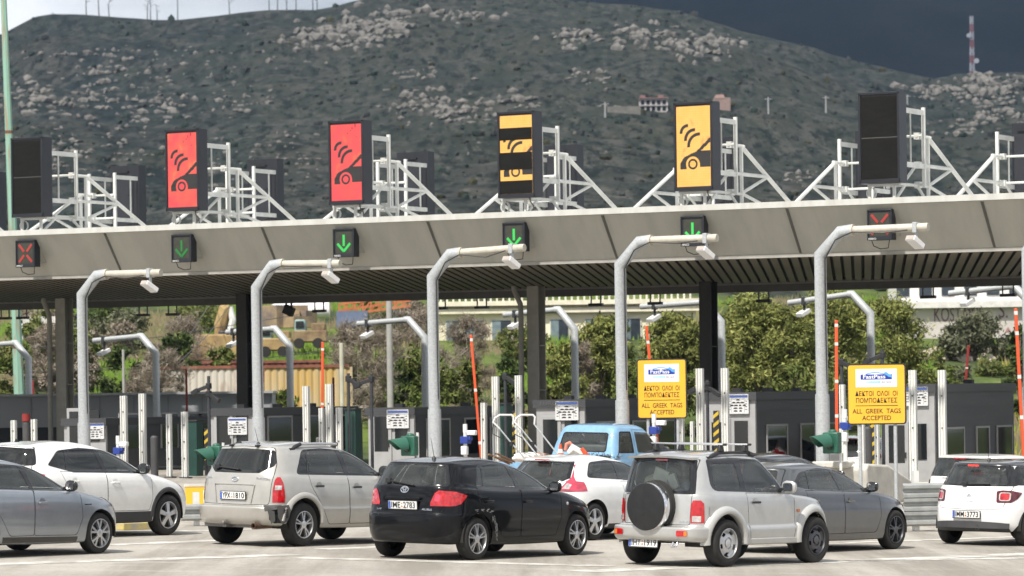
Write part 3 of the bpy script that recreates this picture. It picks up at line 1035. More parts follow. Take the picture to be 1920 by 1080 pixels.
def build_vehicle(name, label, cat, d, mw, group=None):
    """d: dict of shapes; mw: world matrix with origin under the rear axle, +X forwards, +Y left"""
    root = empty(name, label=label, cat=cat, mw=mw, group=group)
    sh = Shell(d['rows'], d['xm'], d.get('ex', (7, 3.4, 5, 2.8)))
    wb, wr, tr = d['wb'], d['wr'], d['track']
    body_m = d['paint']
    polys = []      # (key, chart polygon)
    def poly(key, pts):
        pts = fillet(pts)
        polys.append((key, [sh.chart(*p) for p in pts]))
    for key, pts in d.get('areas', []):       # painted areas: cladding, lower trims
        poly(key, pts)
    for i, dr in enumerate(d['doors']):
        poly('gap', grow(dr, .008))
        poly('door%d' % i, dr)
    if 'hatch' in d:
        poly('gap', grow(d['hatch'], .008))
        poly('body', d['hatch'])
    for ln in d.get('lines', []):             # shut lines drawn as thin strips: kind, list of (a, z)
        k, pp = ln[0], ln[1]
        wd = ln[2] if len(ln) > 2 else .008
        up = [(k, a, z + wd / 2) for a, z in pp]
        dn = [(k, a, z - wd / 2) for a, z in pp]
        if abs(pp[0][0] - pp[-1][0]) < abs(pp[0][1] - pp[-1][1]):
            up = [(k, a + wd / 2, z) for a, z in pp]
            dn = [(k, a - wd / 2, z) for a, z in pp]
        poly('gap', up + dn[::-1])
    if 'dlo' in d:
        poly('frame', d['dlo'])
    for i, g in enumerate(d['glass']):
        poly('glass%d' % i, g['pts'])
    if 'rearframe' in d: poly('frame', d['rearframe'])
    poly('rearglass', d['rearglass'])
    poly('gap', grow(d['windscreen'], .015))
    poly('windscreen', d['windscreen'])
    for i, t in enumerate(d['lamps']):
        poly('lampgap', grow(t['pts'], .008) if len({p[0] for p in t['pts']}) == 1 else t['pts'])
        poly('lamp%d' % i, t['pts'])
        for sub in t.get('sub', []):
            poly('lampsub%d_%d' % (i, t['sub'].index(sub)), sub[1])
    ra = d.get('arch', wr + .045)
    za = d.get('arch_z', wr + .01)
    for cx in (0, wb):
        arc = [('s', cx + ra * math.cos(R(a)), za + ra * math.sin(R(a))) for a in np.linspace(4, 176, 23)]
        arc = [(k, x, max(z, .0)) for k, x, z in arc]
        arc += [('s', cx - ra - .0, 0.0), ('s', cx + ra + .0, 0.0)]
        polys.append(('cut', [sh.chart(*p) for p in fillet(arc, .12)]))
    # grid of chart points
    us = sorted(set(list(np.linspace(0, .95, 15)) + list(np.linspace(.95, 1.6, 14)) + list(np.linspace(1.6, 5.0, 46)) + list(np.linspace(5.0, 6.0, 18))))
    K = len(d['rows'])
    vs = np.linspace(0, sh.B, (K - 1) * 3 + 1)
    pts = [(u, v) for u in us for v in vs]
    faces = []
    for key, pg in polys:
        b = len(pts)
        q = []
        for p in pg:
            p = (min(max(p[0], 0), sh.A), min(max(p[1], 0), sh.B))
            if not q or (abs(q[-1][0] - p[0]) + abs(q[-1][1] - p[1])) > 1e-5:
                q.append(p)
        ar = sum(q[i][0] * q[(i + 1) % len(q)][1] - q[(i + 1) % len(q)][0] * q[i][1] for i in range(len(q)))
        if ar < 0:
            q = q[::-1]
        pts += q
        faces += [(b + i, b + (i + 1) % len(q)) for i in range(len(q))]
    cv, ce, cf, ov, oe, of = geometry.delaunay_2d_cdt([Vector(p) for p in pts], faces, [], 0, 1e-5, False)
    uv = np.array([(v.x, v.y) for v in cv])
    cf = [f for f in cf if len(f) == 3]
    cen = uv[np.array([tuple(f) for f in cf])].mean(1)
    own = np.full(len(cf), -1)
    for pi, (key, pg) in enumerate(polys):
        q = np.array(pg)
        x0, y0 = q[:, 0], q[:, 1]
        x1, y1 = np.roll(x0, -1), np.roll(y0, -1)
        cx_, cy_ = cen[:, :1], cen[:, 1:]
        cr_ = ((y0 > cy_) != (y1 > cy_)) & (cx_ < (x1 - x0) * (cy_ - y0) / np.where(np.abs(y1 - y0) < 1e-12, 1e-12, y1 - y0) + x0)
        own[cr_.sum(1) % 2 == 1] = pi
    pos, nor = sh.ev(uv[:, 0], uv[:, 1])
    reg = {}
    for f, o in zip(cf, own):
        key = polys[o][0] if o >= 0 else 'body'
        if key == 'lampgap': key = 'gap'
        a, b, c = (uv[i] for i in f)
        if (b[0] - a[0]) * (c[1] - a[1]) - (b[1] - a[1]) * (c[0] - a[0]) > 0:
            f = f[::-1]
        reg.setdefault(key, []).append(tuple(f))
    reg.pop('cut', None)
    # mesh of one region; sides: 'both', +1 left, -1 right
    def emit(nm, keys, mats, side, parent, push=0.0):
        V, N, Fc, Mi = [], [], [], []
        for sg in ((1, -1) if side == 'both' else (side,)):
            for mi, k in enumerate(keys):
                fl = reg.get(k, [])
                idx = {}
                for f in fl:
                    g = []
                    for i in f:
                        if i not in idx:
                            idx[i] = len(V)
                            p, n = pos[i] + nor[i] * (push - (.006 if k == 'gap' else 0)), nor[i]
                            V.append((p[0], p[1] * sg, p[2]))
                            N.append((n[0], n[1] * sg, n[2]))
                        g.append(idx[i])
                    if sg < 0: g = g[::-1]
                    if len(set(g)) == 3:
                        Fc.append(tuple(g))
                        Mi.append(mi)
        if not Fc: return None
        return pydata(nm, V, Fc, list(mats), parent, smooth=True, normals=N, midx=Mi)
    extra = d.get('areamats', {})
    body = emit('body', ['body', 'gap', 'frame'] + list(extra), [body_m, gap_black, d.get('frame_m', trim_gloss)] + list(extra.values()), 'both', root)
    doors = {}
    for i in range(len(d['doors'])):
        for sg in (1, -1):
            dm = emit('door', ['door%d' % i], [body_m], sg, root)
            doors[(i, sg)] = dm
            hx, hz = d['handles'][i]
            p, n = sh.at('s', hx, hz)
            hb = MB()
            hm = d.get('handle_m', body_m)
            hb.box((hx, (p.y + .022) * sg, hz), (.19, .024, .032))
            hb.box((hx + .075, (p.y + .008) * sg, hz), (.03, .03, .03))
            hb.box((hx - .075, (p.y + .008) * sg, hz), (.03, .03, .03))
            hb.build('handle', hm, dm, bevel=.009)
            hb = MB()
            hb.lathe([(.062, 0.0015), (.0, .0016)], Matrix.Translation((hx, p.y * sg, hz + .004)) @ Matrix.Rotation(R(-90 * sg), 4, 'X') @ Matrix.Rotation(math.atan2(n.z, n.y) * 0, 4, 'X'), 16)
            hb.build('handle_recess', gap_black if d.get('dark_recess') else d.get('recess_m', body_m), dm)
    for i, g in enumerate(d['glass']):
        for sg in (1, -1):
            pr = doors[(g['door'], sg)] if g.get('door') is not None else root
            emit('window' if g.get('door') is not None else 'quarter_window', ['glass%d' % i], [g.get('m', glass_m)], sg, pr, -.004)
    emit('rear_window', ['rearglass'], [d.get('rear_glass_m', glass_m)], 'both', root, -.003)
    emit('windscreen', ['windscreen'], [glass_m], 'both', root, -.003)
    for i, t in enumerate(d['lamps']):
        for sg in (1, -1):
            lm = emit(t['name'], ['lamp%d' % i], [t['m']], sg, root, .007)
            for j, sub in enumerate(t.get('sub', [])):
                emit(sub[0], ['lampsub%d_%d' % (i, j)], [sub[2]], sg, lm, .009)
    # wheels and wells
    for cx, st in ((0, d['rims'][0]), (wb, d['rims'][-1])):
        for sg in (1, -1):
            make_wheel('wheel', root, cx, sg * tr / 2, wr, st[1], d.get('tyre_w', .205), st[0], st[2], sg)
    u = MB()
    for cx in (0, wb):
        for sg in (1, -1):
            M = Matrix.Translation((cx, sg * (d['hw'] - .03), za)) @ Matrix.Rotation(R(90 * sg), 4, 'X')
            a0, a1 = (R(-12), R(192)) if sg > 0 else (R(-192), R(12))
            u.lathe([(ra - .004, 0), (ra - .004, .42), (0.01, .42)], M, 18, a0, a1)
    zf = d.get('floor', .22)
    xa, xb = d['rows'][1][3] + .12, d['rows'][1][4] - .12
    u.box((ra + (wb - 2 * ra) / 2, 0, zf + .05), (wb - 2 * ra, d['hw'] * 1.72, .1))
    u.box(((xa - ra) / 2, 0, zf + .1), (-ra - xa, d['hw'] * 1.4, .1))
    u.box(((wb + ra + xb) / 2, 0, zf + .1), (xb - wb - ra - .05, d['hw'] * 1.25, .1))
    u.box((0, 0, zf + .1), (.2, tr - .1, .12))
    u.box((wb, 0, zf + .1), (.2, tr - .1, .12))
    u.build('underbody', under_m, root)
    # cabin
    c = MB()
    fx, rx, sz, ty = d['front_seat'], d['rear_seat'], d['seat_z'], d['hw'] * .43
    for sg in (1, -1):
        seat_shape(c, fx, ty * sg, sz, d.get('seat_h', .60))
    c.box((rx, 0, sz + .08), (.5, d['hw'] * 1.5, .18))
    c.box((rx - .27, 0, sz + .40), (.14, d['hw'] * 1.5, .50), Matrix.Rotation(R(-14), 3, 'Y'), taper=.92)
    for sg in (1, -1):
        c.box((rx - .36, ty * sg, sz + .73), (.09, .25, .15), taper=.85)
    c.build('seats', seat_m, root, bevel=.04, seg=3)
    b = MB()
    dx, dz = d['dash']
    b.box((dx, 0, dz - .14), (.42, d['hw'] * 1.62, .26))
    b.box((dx - .12, ty, dz - .0), (.2, .36, .09))
    b.box(((xa + fx) / 2 + .3, 0, sz - .06), (fx - xa + .5, d['hw'] * 1.6, .06))
    b.build('dashboard', dash_m, root, bevel=.03)
    b = MB()
    q = Matrix.Translation((dx - .34, ty, dz - .02)) @ Matrix.Rotation(R(-65), 4, 'Y')
    ring = [q @ Vector((.185 * math.cos(a), .185 * math.sin(a), 0)) for a in np.linspace(0, 2 * math.pi, 25)]
    b.tube(ring, .015, 8)
    b.beam(q @ Vector((0, -.18, 0)), q @ Vector((0, .18, 0)), .04, .02)
    b.beam(q @ Vector((0, 0, 0)), q @ Vector((0, 0, -.2)), .06, .06)
    b.build('steering_wheel', dash_m, root)
    # mirrors
    mx, mz = d['mirror']
    for sg in (1, -1):
        p, n = sh.at('s', mx, mz)
        b = MB()
        y0 = p.y
        ms = d.get('mirror_s', 1.0)
        vs, rings = [], []
        prof = [(0.00, .05, .045), (.03, .085, .07), (.07, .10, .082), (.14, .095, .078), (.19, .075, .06), (.205, .04, .035)]
        for (o_, a_, b_) in prof:
            for kk in range(14):
                t = 2 * math.pi * kk / 14
                xx = .075 * math.cos(t) if math.cos(t) > 0 else .03 * math.cos(t)
                vs.append((mx + xx * a_ / .1 * ms, (y0 + .03 + o_ * ms) * sg, mz + .03 + b_ * math.sin(t) * ms * 1.05))
        fs = []
        for i in range(len(prof) - 1):
            for kk in range(14):
                f = (i * 14 + kk, i * 14 + (kk + 1) % 14, (i + 1) * 14 + (kk + 1) % 14, (i + 1) * 14 + kk)
                fs.append(f if sg < 0 else f[::-1])
        fs.append(tuple(range(14)) if sg > 0 else tuple(range(13, -1, -1)))
        n0 = (len(prof) - 1) * 14
        fs.append(tuple(n0 + kk for kk in range(14)) if sg < 0 else tuple(n0 + kk for kk in range(13, -1, -1)))
        b.add(vs, fs)
        b.cm = 1
        b.beam((mx + .01, (y0 - .02) * sg, mz - .01), (mx, (y0 + .07) * sg, mz + .01), .05, .035)
        mir = b.build('wing_mirror', [d.get('mirror_m', body_m), black], root, smooth=True, angle=50)
        b = MB()
        b.prism(rrect(.145 * ms, .105 * ms, .03), .003, Matrix.Translation((mx - .034 * ms, (y0 + .03 + .105 * ms) * sg, mz + .03)) @ Matrix(((0, 0, -1, 0), (-1, 0, 0, 0), (0, 1, 0, 0), (0, 0, 0, 1))))
        b.build('mirror_glass', chrome, mir)
    return root, sh

def car_matrix(x, y, yaw, track, scale=1.0):
    """rear right tyre touches the ground at photo pixel (x, y); yaw = heading, degrees right of the view axis"""
    g = ground_hit(x, y)
    h = Vector((math.sin(R(yaw)), math.cos(R(yaw)), 0))
    h.z = -0.027 * h.x
    h.normalize()
    l = Vector((-math.cos(R(yaw)), math.sin(R(yaw)), 0))
    l.z = -0.027 * l.x
    l = (l - h * l.dot(h)).normalized()
    u = h.cross(l)
    M = Matrix(((h.x, l.x, u.x, 0), (h.y, l.y, u.y, 0), (h.z, l.z, u.z, 0), (0, 0, 0, 1))) @ Matrix.Scale(scale, 4)
    o = g - (M @ Vector((0, -track / 2, 0)))
    M.translation = o
    return M
def wheel_fix(x, y, yaw, track, wb, which, scale=1.0):
    """same, but the given pixel is the contact of another wheel"""
    M = car_matrix(x, y, yaw, track, scale)
    off = {'fr': Vector((wb, 0, 0)), 'rl': Vector((0, track, 0)), 'fl': Vector((wb, track, 0))}[which]
    M.translation = M.translation - (M.to_3x3() @ off)
    return M
# ---- number of rows is free; each: zr zm zf  xr xf  w
alloy = mat('silver_alloy', (0.55, 0.55, 0.56), 0.35, 0.75, var=0.08)
alloy_dull = mat('dull_silver_alloy', (0.42, 0.41, 0.40), 0.5, 0.5, var=0.2)
alloy_dark = mat('dark_grey_alloy', (0.10, 0.10, 0.11), 0.4, 0.6, var=0.1)
def rear_wiper(root, sh, y0, y1, z, z1=None):
    z1 = z1 or z
    p0, n0 = sh.at('r', abs(y0), z)
    p1, n1 = sh.at('r', abs(y1), z1)
    a, c = Vector((p0.x - .03, y0, z)), Vector((p1.x - .03, y1, z1))
    b = MB()
    b.beam(a, c, .03, .022)
    b.box(a + Vector((0, 0, 0)), (.05, .09, .07))
    b.build('rear_wiper', black, root, bevel=.006)
def antenna(root, x, z, lean=-.35, l=.35):
    b = MB()
    b.lathe([(.035, -.02), (.028, .015), (.008, .035), (.0, .036)], Matrix.Translation((x, 0, z)), 12)
    b.tube([(x, 0, z + .02), (x + lean * l, 0, z + l)], [.006, .003], 6)
    b.build('roof_antenna', black, root, smooth=True)
def on_tail(sh, y, z, out=.012):
    """frame on the tail surface: local XY is the surface, X to the viewer's right"""
    p, n = sh.at('r', abs(y), z)
    if y < 0:
        p.y, n.y = -p.y, -n.y
    x = Vector((0, -1, 0))
    x = (x - n * x.dot(n)).normalized()
    up = n.cross(x)
    M = Matrix(((x.x, up.x, n.x, 0), (x.y, up.y, n.y, 0), (x.z, up.z, n.z, 0), (0, 0, 0, 1)))
    M.translation = p + n * out
    return M
def badge_text(root, sh, s, y, z, width, h, m=chrome):
    return text_mesh('badge_lettering', s, h * 1.4, m, root, on_tail(sh, y, z, .004), width=width, depth=.003)
def ellipse_ring(b, M, rx, ry, t, dz=0.0, cx=0, cy=0, n=24, d=.012):
    vs, fs = [], []
    for i in range(n):
        a = 2 * math.pi * i / n
        for k in (1, 0):
            for z in (dz, dz + d):
                vs.append((cx + (rx - (0 if k else t)) * math.cos(a), cy + (ry - (0 if k else t)) * math.sin(a), z))
    for i in range(n):
        j = (i + 1) % n
        o = lambda q, k: q * 4 + k
        fs += [(o(i, 1), o(j, 1), o(j, 3), o(i, 3)), (o(i, 0), o(j, 0), o(j, 1), o(i, 1)), (o(i, 3), o(j, 3), o(j, 2), o(i, 2))]
    b.add(vs, fs, M)
def roof_rail(root, sh, m_end, m_bar, xa, xb, ins, h, y_of):
    for sg in (1, -1):
        def top(x):
            p, n = sh.at('s', x, y_of(x))
            return p
        b = MB()
        pts = [(xa, 0), (xa + .10, h * .6), (xa + .22, h), (xb - .25, h), (xb - .1, h * .6), (xb, 0)]
        P3 = []
        for x, dz in pts:
            p = top(x)
            P3.append((x, (p.y - ins) * sg, p.z + dz))
        b.tube(P3[:3], [.02, .035, .032], 8)
        b.tube(P3[3:], [.032, .035, .02], 8)
        for q, rr in ((P3[0], .03), (P3[-1], .03)):
            b.box(q, (.12, .05, .05))
        b.cm = 1
        b.tube([P3[2], tuple((Vector(P3[2]) + Vector(P3[3])) / 2 + Vector((0, 0, .008))), P3[3]], .022, 8)
        b.build('roof_rail', [m_end, m_bar], root, smooth=True, angle=60)

# ================= black five-door hatchback
def car_black():
    pm = paint('black_car_paint', (0.004, 0.0045, 0.006), 0, .3, spec=.05, cior=1.33, dirtamt=.012)
    d = dict(paint=pm, xm=1.3, ex=(8, 3.6, 5, 2.7), wb=2.6, wr=.316, track=1.52, hw=.88, tyre_w=.205, arch=.355, arch_z=.335,
        rows=[(.24, .20, .22, -.58, 3.30, .70), (.26, .21, .23, -.67, 3.40, .82), (.38, .30, .36, -.72, 3.47, .865), (.53, .50, .52, -.74, 3.48, .88),
              (.655, .66, .62, -.735, 3.45, .886), (.69, .71, .68, -.705, 3.42, .886), (.82, .83, .76, -.675, 3.33, .88), (.96, .93, .84, -.665, 3.10, .872), (1.07, .99, .92, -.64, 2.80, .855),
              (1.10, 1.015, .98, -.625, 2.48, .83), (1.14, 1.05, 1.02, -.605, 2.28, .80), (1.27, 1.22, 1.17, -.53, 1.92, .735), (1.375, 1.36, 1.31, -.46, 1.52, .67),
              (1.415, 1.425, 1.375, -.44, 1.28, .62), (1.43, 1.465, 1.415, -.43, 1.12, .55), (1.452, 1.50, 1.46, -.2, .95, .35), (1.49, 1.515, 1.505, .2, .8, .0)],
        dlo=S((.02, 1.055, .05), (2.03, 1.005, .02), (1.64, 1.20), (1.15, 1.385, .1), (.62, 1.425), (.22, 1.395, .06)),
        glass=[dict(pts=S((.05, 1.085, .03), (.20, 1.085, .02), (.30, 1.36, .03), (.24, 1.365, .03)), m=glass_m, door=1),
               dict(pts=S((.235, 1.085, .03), (1.05, 1.055, .03), (.93, 1.395, .05), (.62, 1.40), (.335, 1.375, .03)), m=glass_m, door=1),
               dict(pts=S((1.14, 1.05, .03), (1.87, 1.03, .03), (1.60, 1.19), (1.12, 1.362, .06), (1.03, 1.388, .04)), m=glass_m, door=0)],
        doors=[S((1.09, .33, .03), (2.0, .33, .06), (2.13, .60), (2.12, .995), (1.10, 1.03)), S((.62, .33, .05), (1.07, .33, .03), (1.085, 1.03), (.0, 1.055), (.02, .88, .1), (.33, .68, .1))],
        handles=[(1.24, .845), (.25, .865)],
        hatch=RR((0, .66), (.60, .665, .06), (.67, .80), (.70, 1.03), (.655, 1.15), (.60, 1.405, .03), (0, 1.425)),
        rearglass=RR((0, 1.10), (.64, 1.115, .04), (.585, 1.25), (.525, 1.385, .04), (0, 1.405)),
        rearframe=RR((0, 1.08), (.68, 1.09, .04), (.62, 1.25), (.55, 1.408, .02), (0, 1.42)),
        windscreen=FR((0, 1.04), (.66, 1.04), (.60, 1.2), (.52, 1.38), (0, 1.41)),
        lamps=[dict(name='tail_lamp', m=lens_red, pts=RR((.47, .80), (.46, .84), (.52, .985), (.57, 1.03), (.70, 1.02)) + S((-.42, 1.01), (-.24, .955), (-.36, .835), (-.45, .805)) + RR((.72, .80)),
                    sub=[('reversing_lamp', RR((.52, .865, .04), (.60, .865, .04), (.60, .975, .04), (.53, .975, .04)), lens_pink)]),
               dict(name='headlamp', m=lens_clear, pts=S((3.02, .78), (3.22, .70), (3.30, .70)) + FR((.62, .72), (.50, .74), (.66, .86)) + S((2.95, .86)))],
        rims=[((5, 'double'), .222, alloy)], front_seat=1.35, rear_seat=.45, seat_z=.42, dash=(2.05, .99), mirror=(1.92, 1.03), mirror_s=1.0)
    r, sh = build_vehicle('black_hatchback', 'black five-door hatchback with large red tail lamps and scraped rear wheel arch', 'car', d, car_matrix(885, 1050, 35.5, 1.52))
    plate(r, sh, 'IME-2783', 0.0, .805, 6)
    rear_wiper(r, sh, .34, -.16, 1.16, 1.10)
    antenna(r, .05, 1.485, -.28, .30)
    b = MB()
    M = on_tail(sh, 0, 1.03, .004)
    ellipse_ring(b, M, .075, .052, .013)
    ellipse_ring(b, M, .048, .028, .011, cy=.016)
    ellipse_ring(b, M, .024, .046, .011)
    b.build('emblem', chrome, r, smooth=True)
    badge_text(r, sh, 'AURIS', -.42, .745, .17, .032)
    badge_text(r, sh, 'D-4D', .46, .735, .10, .026)
    b = MB()
    b.box((-.70, 0, .905), (.05, .62, .035))
    b.build('hatch_handle_bar', pm, r, bevel=.012)
    b = MB()
    p, n = sh.at('s', 2.30, .80)
    b.lathe([(.028, .0), (.02, .012), (0, .014)], Matrix.Translation((2.30, -p.y, .80)) @ Matrix.Rotation(R(90), 4, 'X'), 14)
    b.build('side_indicator', lens_clear, r, smooth=True)
    # scrapes over the rear arch and door
    b = MB()
    rnd = random.Random(3)
    sc = [(.36, .62), (.40, .56), (.43, .50), (.45, .44), (.46, .38), (.30, .70), (.20, .735), (.08, .75), (-.05, .745), (.47, .32)]
    for x, z in sc:
        for k in range(3):
            xx, zz = x + rnd.uniform(-.03, .03), z + rnd.uniform(-.02, .02)
            p, n = sh.at('s', xx, zz)
            ln, wd, a = rnd.uniform(.02, .05), rnd.uniform(.003, .007), rnd.uniform(-1.9, -.9) if x > .3 else rnd.uniform(-.3, .3)
            M = Matrix.Translation((xx, -(p.y + .002), zz)) @ Matrix.Rotation(R(90), 4, 'X') @ Matrix.Rotation(a, 4, 'Z')
            b.flat([(-ln, -wd), (ln, -wd * .3), (ln * .6, wd), (-ln * .7, wd * .6)], M)
    b.build('scratches', mat('bare_scratched_metal', (0.45, 0.44, 0.42), 0.5, 0, var=.3), r)
    return r
# ================= silver-beige off-roader with the torn bumper
def car_tucson():
    pm = paint('warm_silver_paint', (0.46, 0.445, 0.41), .45, .34)
    pl = paint('dull_silver_plastic', (0.41, 0.395, 0.365), .15, .5)
    d = dict(paint=pm, xm=1.3, ex=(9, 4.2, 5, 2.9), wb=2.63, wr=.348, track=1.54, hw=.90, tyre_w=.235, arch=.405, arch_z=.37, floor=.28,
        rows=[(.33, .27, .30, -.62, 3.30, .72), (.35, .28, .31, -.73, 3.42, .84), (.46, .38, .42, -.80, 3.48, .89), (.61, .54, .55, -.815, 3.49, .905),
              (.635, .58, .60, -.80, 3.48, .905), (.655, .62, .65, -.70, 3.46, .90), (.80, .78, .76, -.69, 3.42, .895), (.96, .90, .86, -.68, 3.30, .885), (1.08, 1.0, .97, -.66, 2.95, .87),
              (1.14, 1.06, 1.03, -.645, 2.60, .85), (1.18, 1.11, 1.09, -.63, 2.40, .82), (1.35, 1.31, 1.26, -.545, 2.05, .755), (1.50, 1.47, 1.42, -.47, 1.68, .69),
              (1.565, 1.555, 1.49, -.44, 1.44, .635), (1.585, 1.60, 1.535, -.42, 1.26, .56), (1.61, 1.645, 1.59, -.2, 1.0, .36), (1.64, 1.655, 1.64, .2, .8, .0)],
        areas=[('cladS', S((-.405, .30), (-.375, .46), (-.21, .70), (.0, .80), (.21, .735), (.43, .50), (.50, .50), (2.18, .50), (2.3, .66), (2.63, .82), (2.96, .66), (3.03, .40), (3.1, .28)))],
        areamats=dict(cladS=pl),
        dlo=S((-.14, 1.14, .10), (2.10, 1.095, .02), (1.72, 1.33), (1.25, 1.51, .12), (.65, 1.555), (.14, 1.53, .10)),
        glass=[dict(pts=S((-.11, 1.17, .09), (.13, 1.165, .02), (.24, 1.515, .03), (.14, 1.505, .08)), m=glass_dark),
               dict(pts=S((.175, 1.165, .03), (1.07, 1.145, .03), (.98, 1.53, .03), (.29, 1.52, .03)), m=glass_m, door=1),
               dict(pts=S((1.17, 1.14, .03), (2.0, 1.12, .03), (1.69, 1.32), (1.22, 1.49, .08), (1.09, 1.525, .03)), m=glass_m, door=0)],
        doors=[S((1.12, .35, .03), (2.05, .35, .06), (2.20, .62), (2.20, 1.09), (1.11, 1.13)), S((.60, .35, .05), (1.10, .35, .03), (1.095, 1.13), (.16, 1.145), (.16, .98, .1), (.38, .70, .12))],
        handles=[(1.30, .93), (.36, .955)], handle_m=black,
        hatch=RR((0, .665), (.66, .67, .03), (.675, .74), (.69, 1.12), (.66, 1.3), (.56, 1.555, .05), (0, 1.575)),
        rearglass=RR((0, 1.155), (.46, 1.16), (.645, 1.26, .08), (.655, 1.33), (.575, 1.525, .05), (0, 1.545)), rear_glass_m=glass_dark,
        windscreen=FR((0, 1.13), (.68, 1.13), (.62, 1.3), (.54, 1.48), (0, 1.53)),
        lamps=[dict(name='tail_lamp', m=lens_red, pts=RR((.715, .70), (.71, .90), (.72, 1.06), (.735, 1.10)) + S((-.46, 1.10), (-.43, 1.0), (-.42, .80), (-.43, .70)),
                    sub=[('reversing_lamp', RR((.735, .90), (.80, .90)) + S((-.47, .90), (-.46, .975)) + RR((.80, .97), (.735, .97)), lens_clear)]),
               dict(name='headlamp', m=lens_clear, pts=S((3.10, .78), (3.28, .76)) + FR((.62, .76), (.60, .88)) + S((3.05, .90)))],
        rims=[((5, 'double'), .215, alloy)], front_seat=1.35, rear_seat=.42, seat_z=.55, dash=(2.05, 1.08), mirror=(1.98, 1.14), mirror_m=black, mirror_s=1.15, dark_recess=False)
    r, sh = build_vehicle('silver_off_roader', 'pale silver five-door off-roader with torn rear bumper corner and plate YPX 1810', 'car', d, car_matrix(560, 1024.5, 37, 1.54))
    plate(r, sh, 'YPX-1810', 0.0, .80, 4)
    rear_wiper(r, sh, .42, -.06, 1.25, 1.215)
    antenna(r, -.12, 1.61, -.35, .26)
    roof_rail(r, sh, black, alloy, -.05, 1.35, .02, .075, lambda x: 1.56 - .04 * abs(x - .6))
    b = MB()
    for sg in (1, -1):
        M = on_tail(sh, .27 * sg, 1.575, .015)
        b.box(M.translation, (.10, .05, .04))
    b.build('window_hinges', black, r, bevel=.01)
    b = MB()
    M = on_tail(sh, 0, 1.06, .004)
    ellipse_ring(b, M, .07, .042, .012)
    b.box((0, 0, .006), (.012, .05, .01)) if False else None
    for sx in (-1, 1):
        b.add([(sx * .03 - .010, -.028, .004), (sx * .03 + .004, -.028, .004), (sx * .03 + .014, .028, .004), (sx * .03, .028, .004)], [(0, 1, 2, 3)], M)
    b.add([(-.03, -.008, .005), (.03, .0, .005), (.03, .012, .005), (-.03, .004, .005)], [(0, 1, 2, 3)], M)
    b.build('emblem', chrome, r, smooth=True)
    badge_text(r, sh, 'HYUNDAI', .60, 1.07, .20, .034)
    badge_text(r, sh, 'TUCSON', -.55, 1.07, .24, .034)
    # recessed plate panel
    b = MB()
    M = on_tail(sh, 0, .82, .0)
    for x0, y0, x1, y1 in ((-.42, .16, .42, .16), (-.42, .16, -.36, -.14), (.42, .16, .36, -.14)):
        b.beam(M @ Vector((x0, y0, .004)), M @ Vector((x1, y1, .004)), .014, .014)
    b.build('plate_surround', pm, r, bevel=.004)
    # flared arches
    for cx in (0, 2.63):
        for sg in (1, -1):
            vs, fs = [], []
            n = 20
            for i in range(n + 1):
                a = R(0 + 180 * i / n)
                for rad, oy in ((.405, -.02), (.405, .022), (.44, .030), (.485, .012), (.50, -.004)):
                    x, z = cx + rad * math.cos(a), .37 + rad * math.sin(a)
                    p, nn = sh.at('s', x, max(z, .36))
                    vs.append((x, (p.y + oy) * sg, z))
            for i in range(n):
                for k in range(4):
                    f = (i * 5 + k, i * 5 + k + 1, (i + 1) * 5 + k + 1, (i + 1) * 5 + k)
                    fs.append(f if sg < 0 else f[::-1])
            pydata('wheel_arch_flare', vs, fs, pl, r, smooth=True)
    # torn corner: dark cavity, exposed bracket, hanging bumper flap
    b = MB()
    def q(x, y, z): return (x, -y, z)
    hole = [(-.66, .83, .64), (-.46, .905, .62), (-.42, .905, .50), (-.44, .90, .42), (-.55, .87, .38), (-.68, .82, .38), (-.74, .77, .44), (-.74, .76, .58)]
    vs = []
    for x, y, z in hole:
        p, n = sh.at('s', max(x, -.70), z)
        vs.append(q(x - .012, y + .022, z))
    b.add(vs, [tuple(range(len(vs)))])
    b.build('bumper_cavity', gap_black, r)
    b = MB()
    b.add([q(-.66, .875, .655), q(-.44, .93, .67), q(-.39, .935, .58), q(-.45, .93, .42), q(-.56, .905, .36), q(-.64, .885, .47)], [(0, 1, 2, 3, 4, 5)])
    b.add([q(-.83, .74, .665), q(-.56, .90, .675), q(-.66, .865, .60), q(-.82, .76, .565)], [(0, 1, 2, 3)])
    b.add([q(-.81, .80, .60), q(-.70, .86, .57), q(-.68, .86, .42), q(-.74, .83, .37)], [(0, 1, 2, 3)])
    b.box(q(-.52, .90, .52), (.03, .06, .22), Matrix.Rotation(R(20), 3, 'Y'))
    b.build('bumper_bracket', pl, r)
    b = MB()
    b.add([q(-.55, .918, .60), q(-.46, .938, .605), q(-.45, .938, .47), q(-.53, .92, .45)], [(0, 1, 2, 3)])
    for k in range(4):
        b.box(q(-.50, .934, .49 + .03 * k), (.07, .008, .006))
    b.build('bumper_vent', black, r)
    b = MB()
    M = Matrix.Translation((-.70, -.52, .33)) @ Matrix.Rotation(R(-90), 4, 'Y')
    b.lathe([(.045, -.3), (.05, .12), (.04, .12), (.04, .0), (0, 0)], M, 14)
    b.build('exhaust_pipe', mat('rusty_exhaust', (0.12, 0.07, 0.045), .8, .2, var=.4), r, smooth=True)
    b = MB()
    b.box((-.72, .1, .33), (.16, .06, .06)); b.blob((-.82, .1, .37), (.03, .03, .035), 2)
    b.box((-.60, .1, .33), (.1, 1.1, .07))
    b.build('tow_bar', mat('tow_bar_steel', (.2, .19, .18), .5, .6), r)
    return r
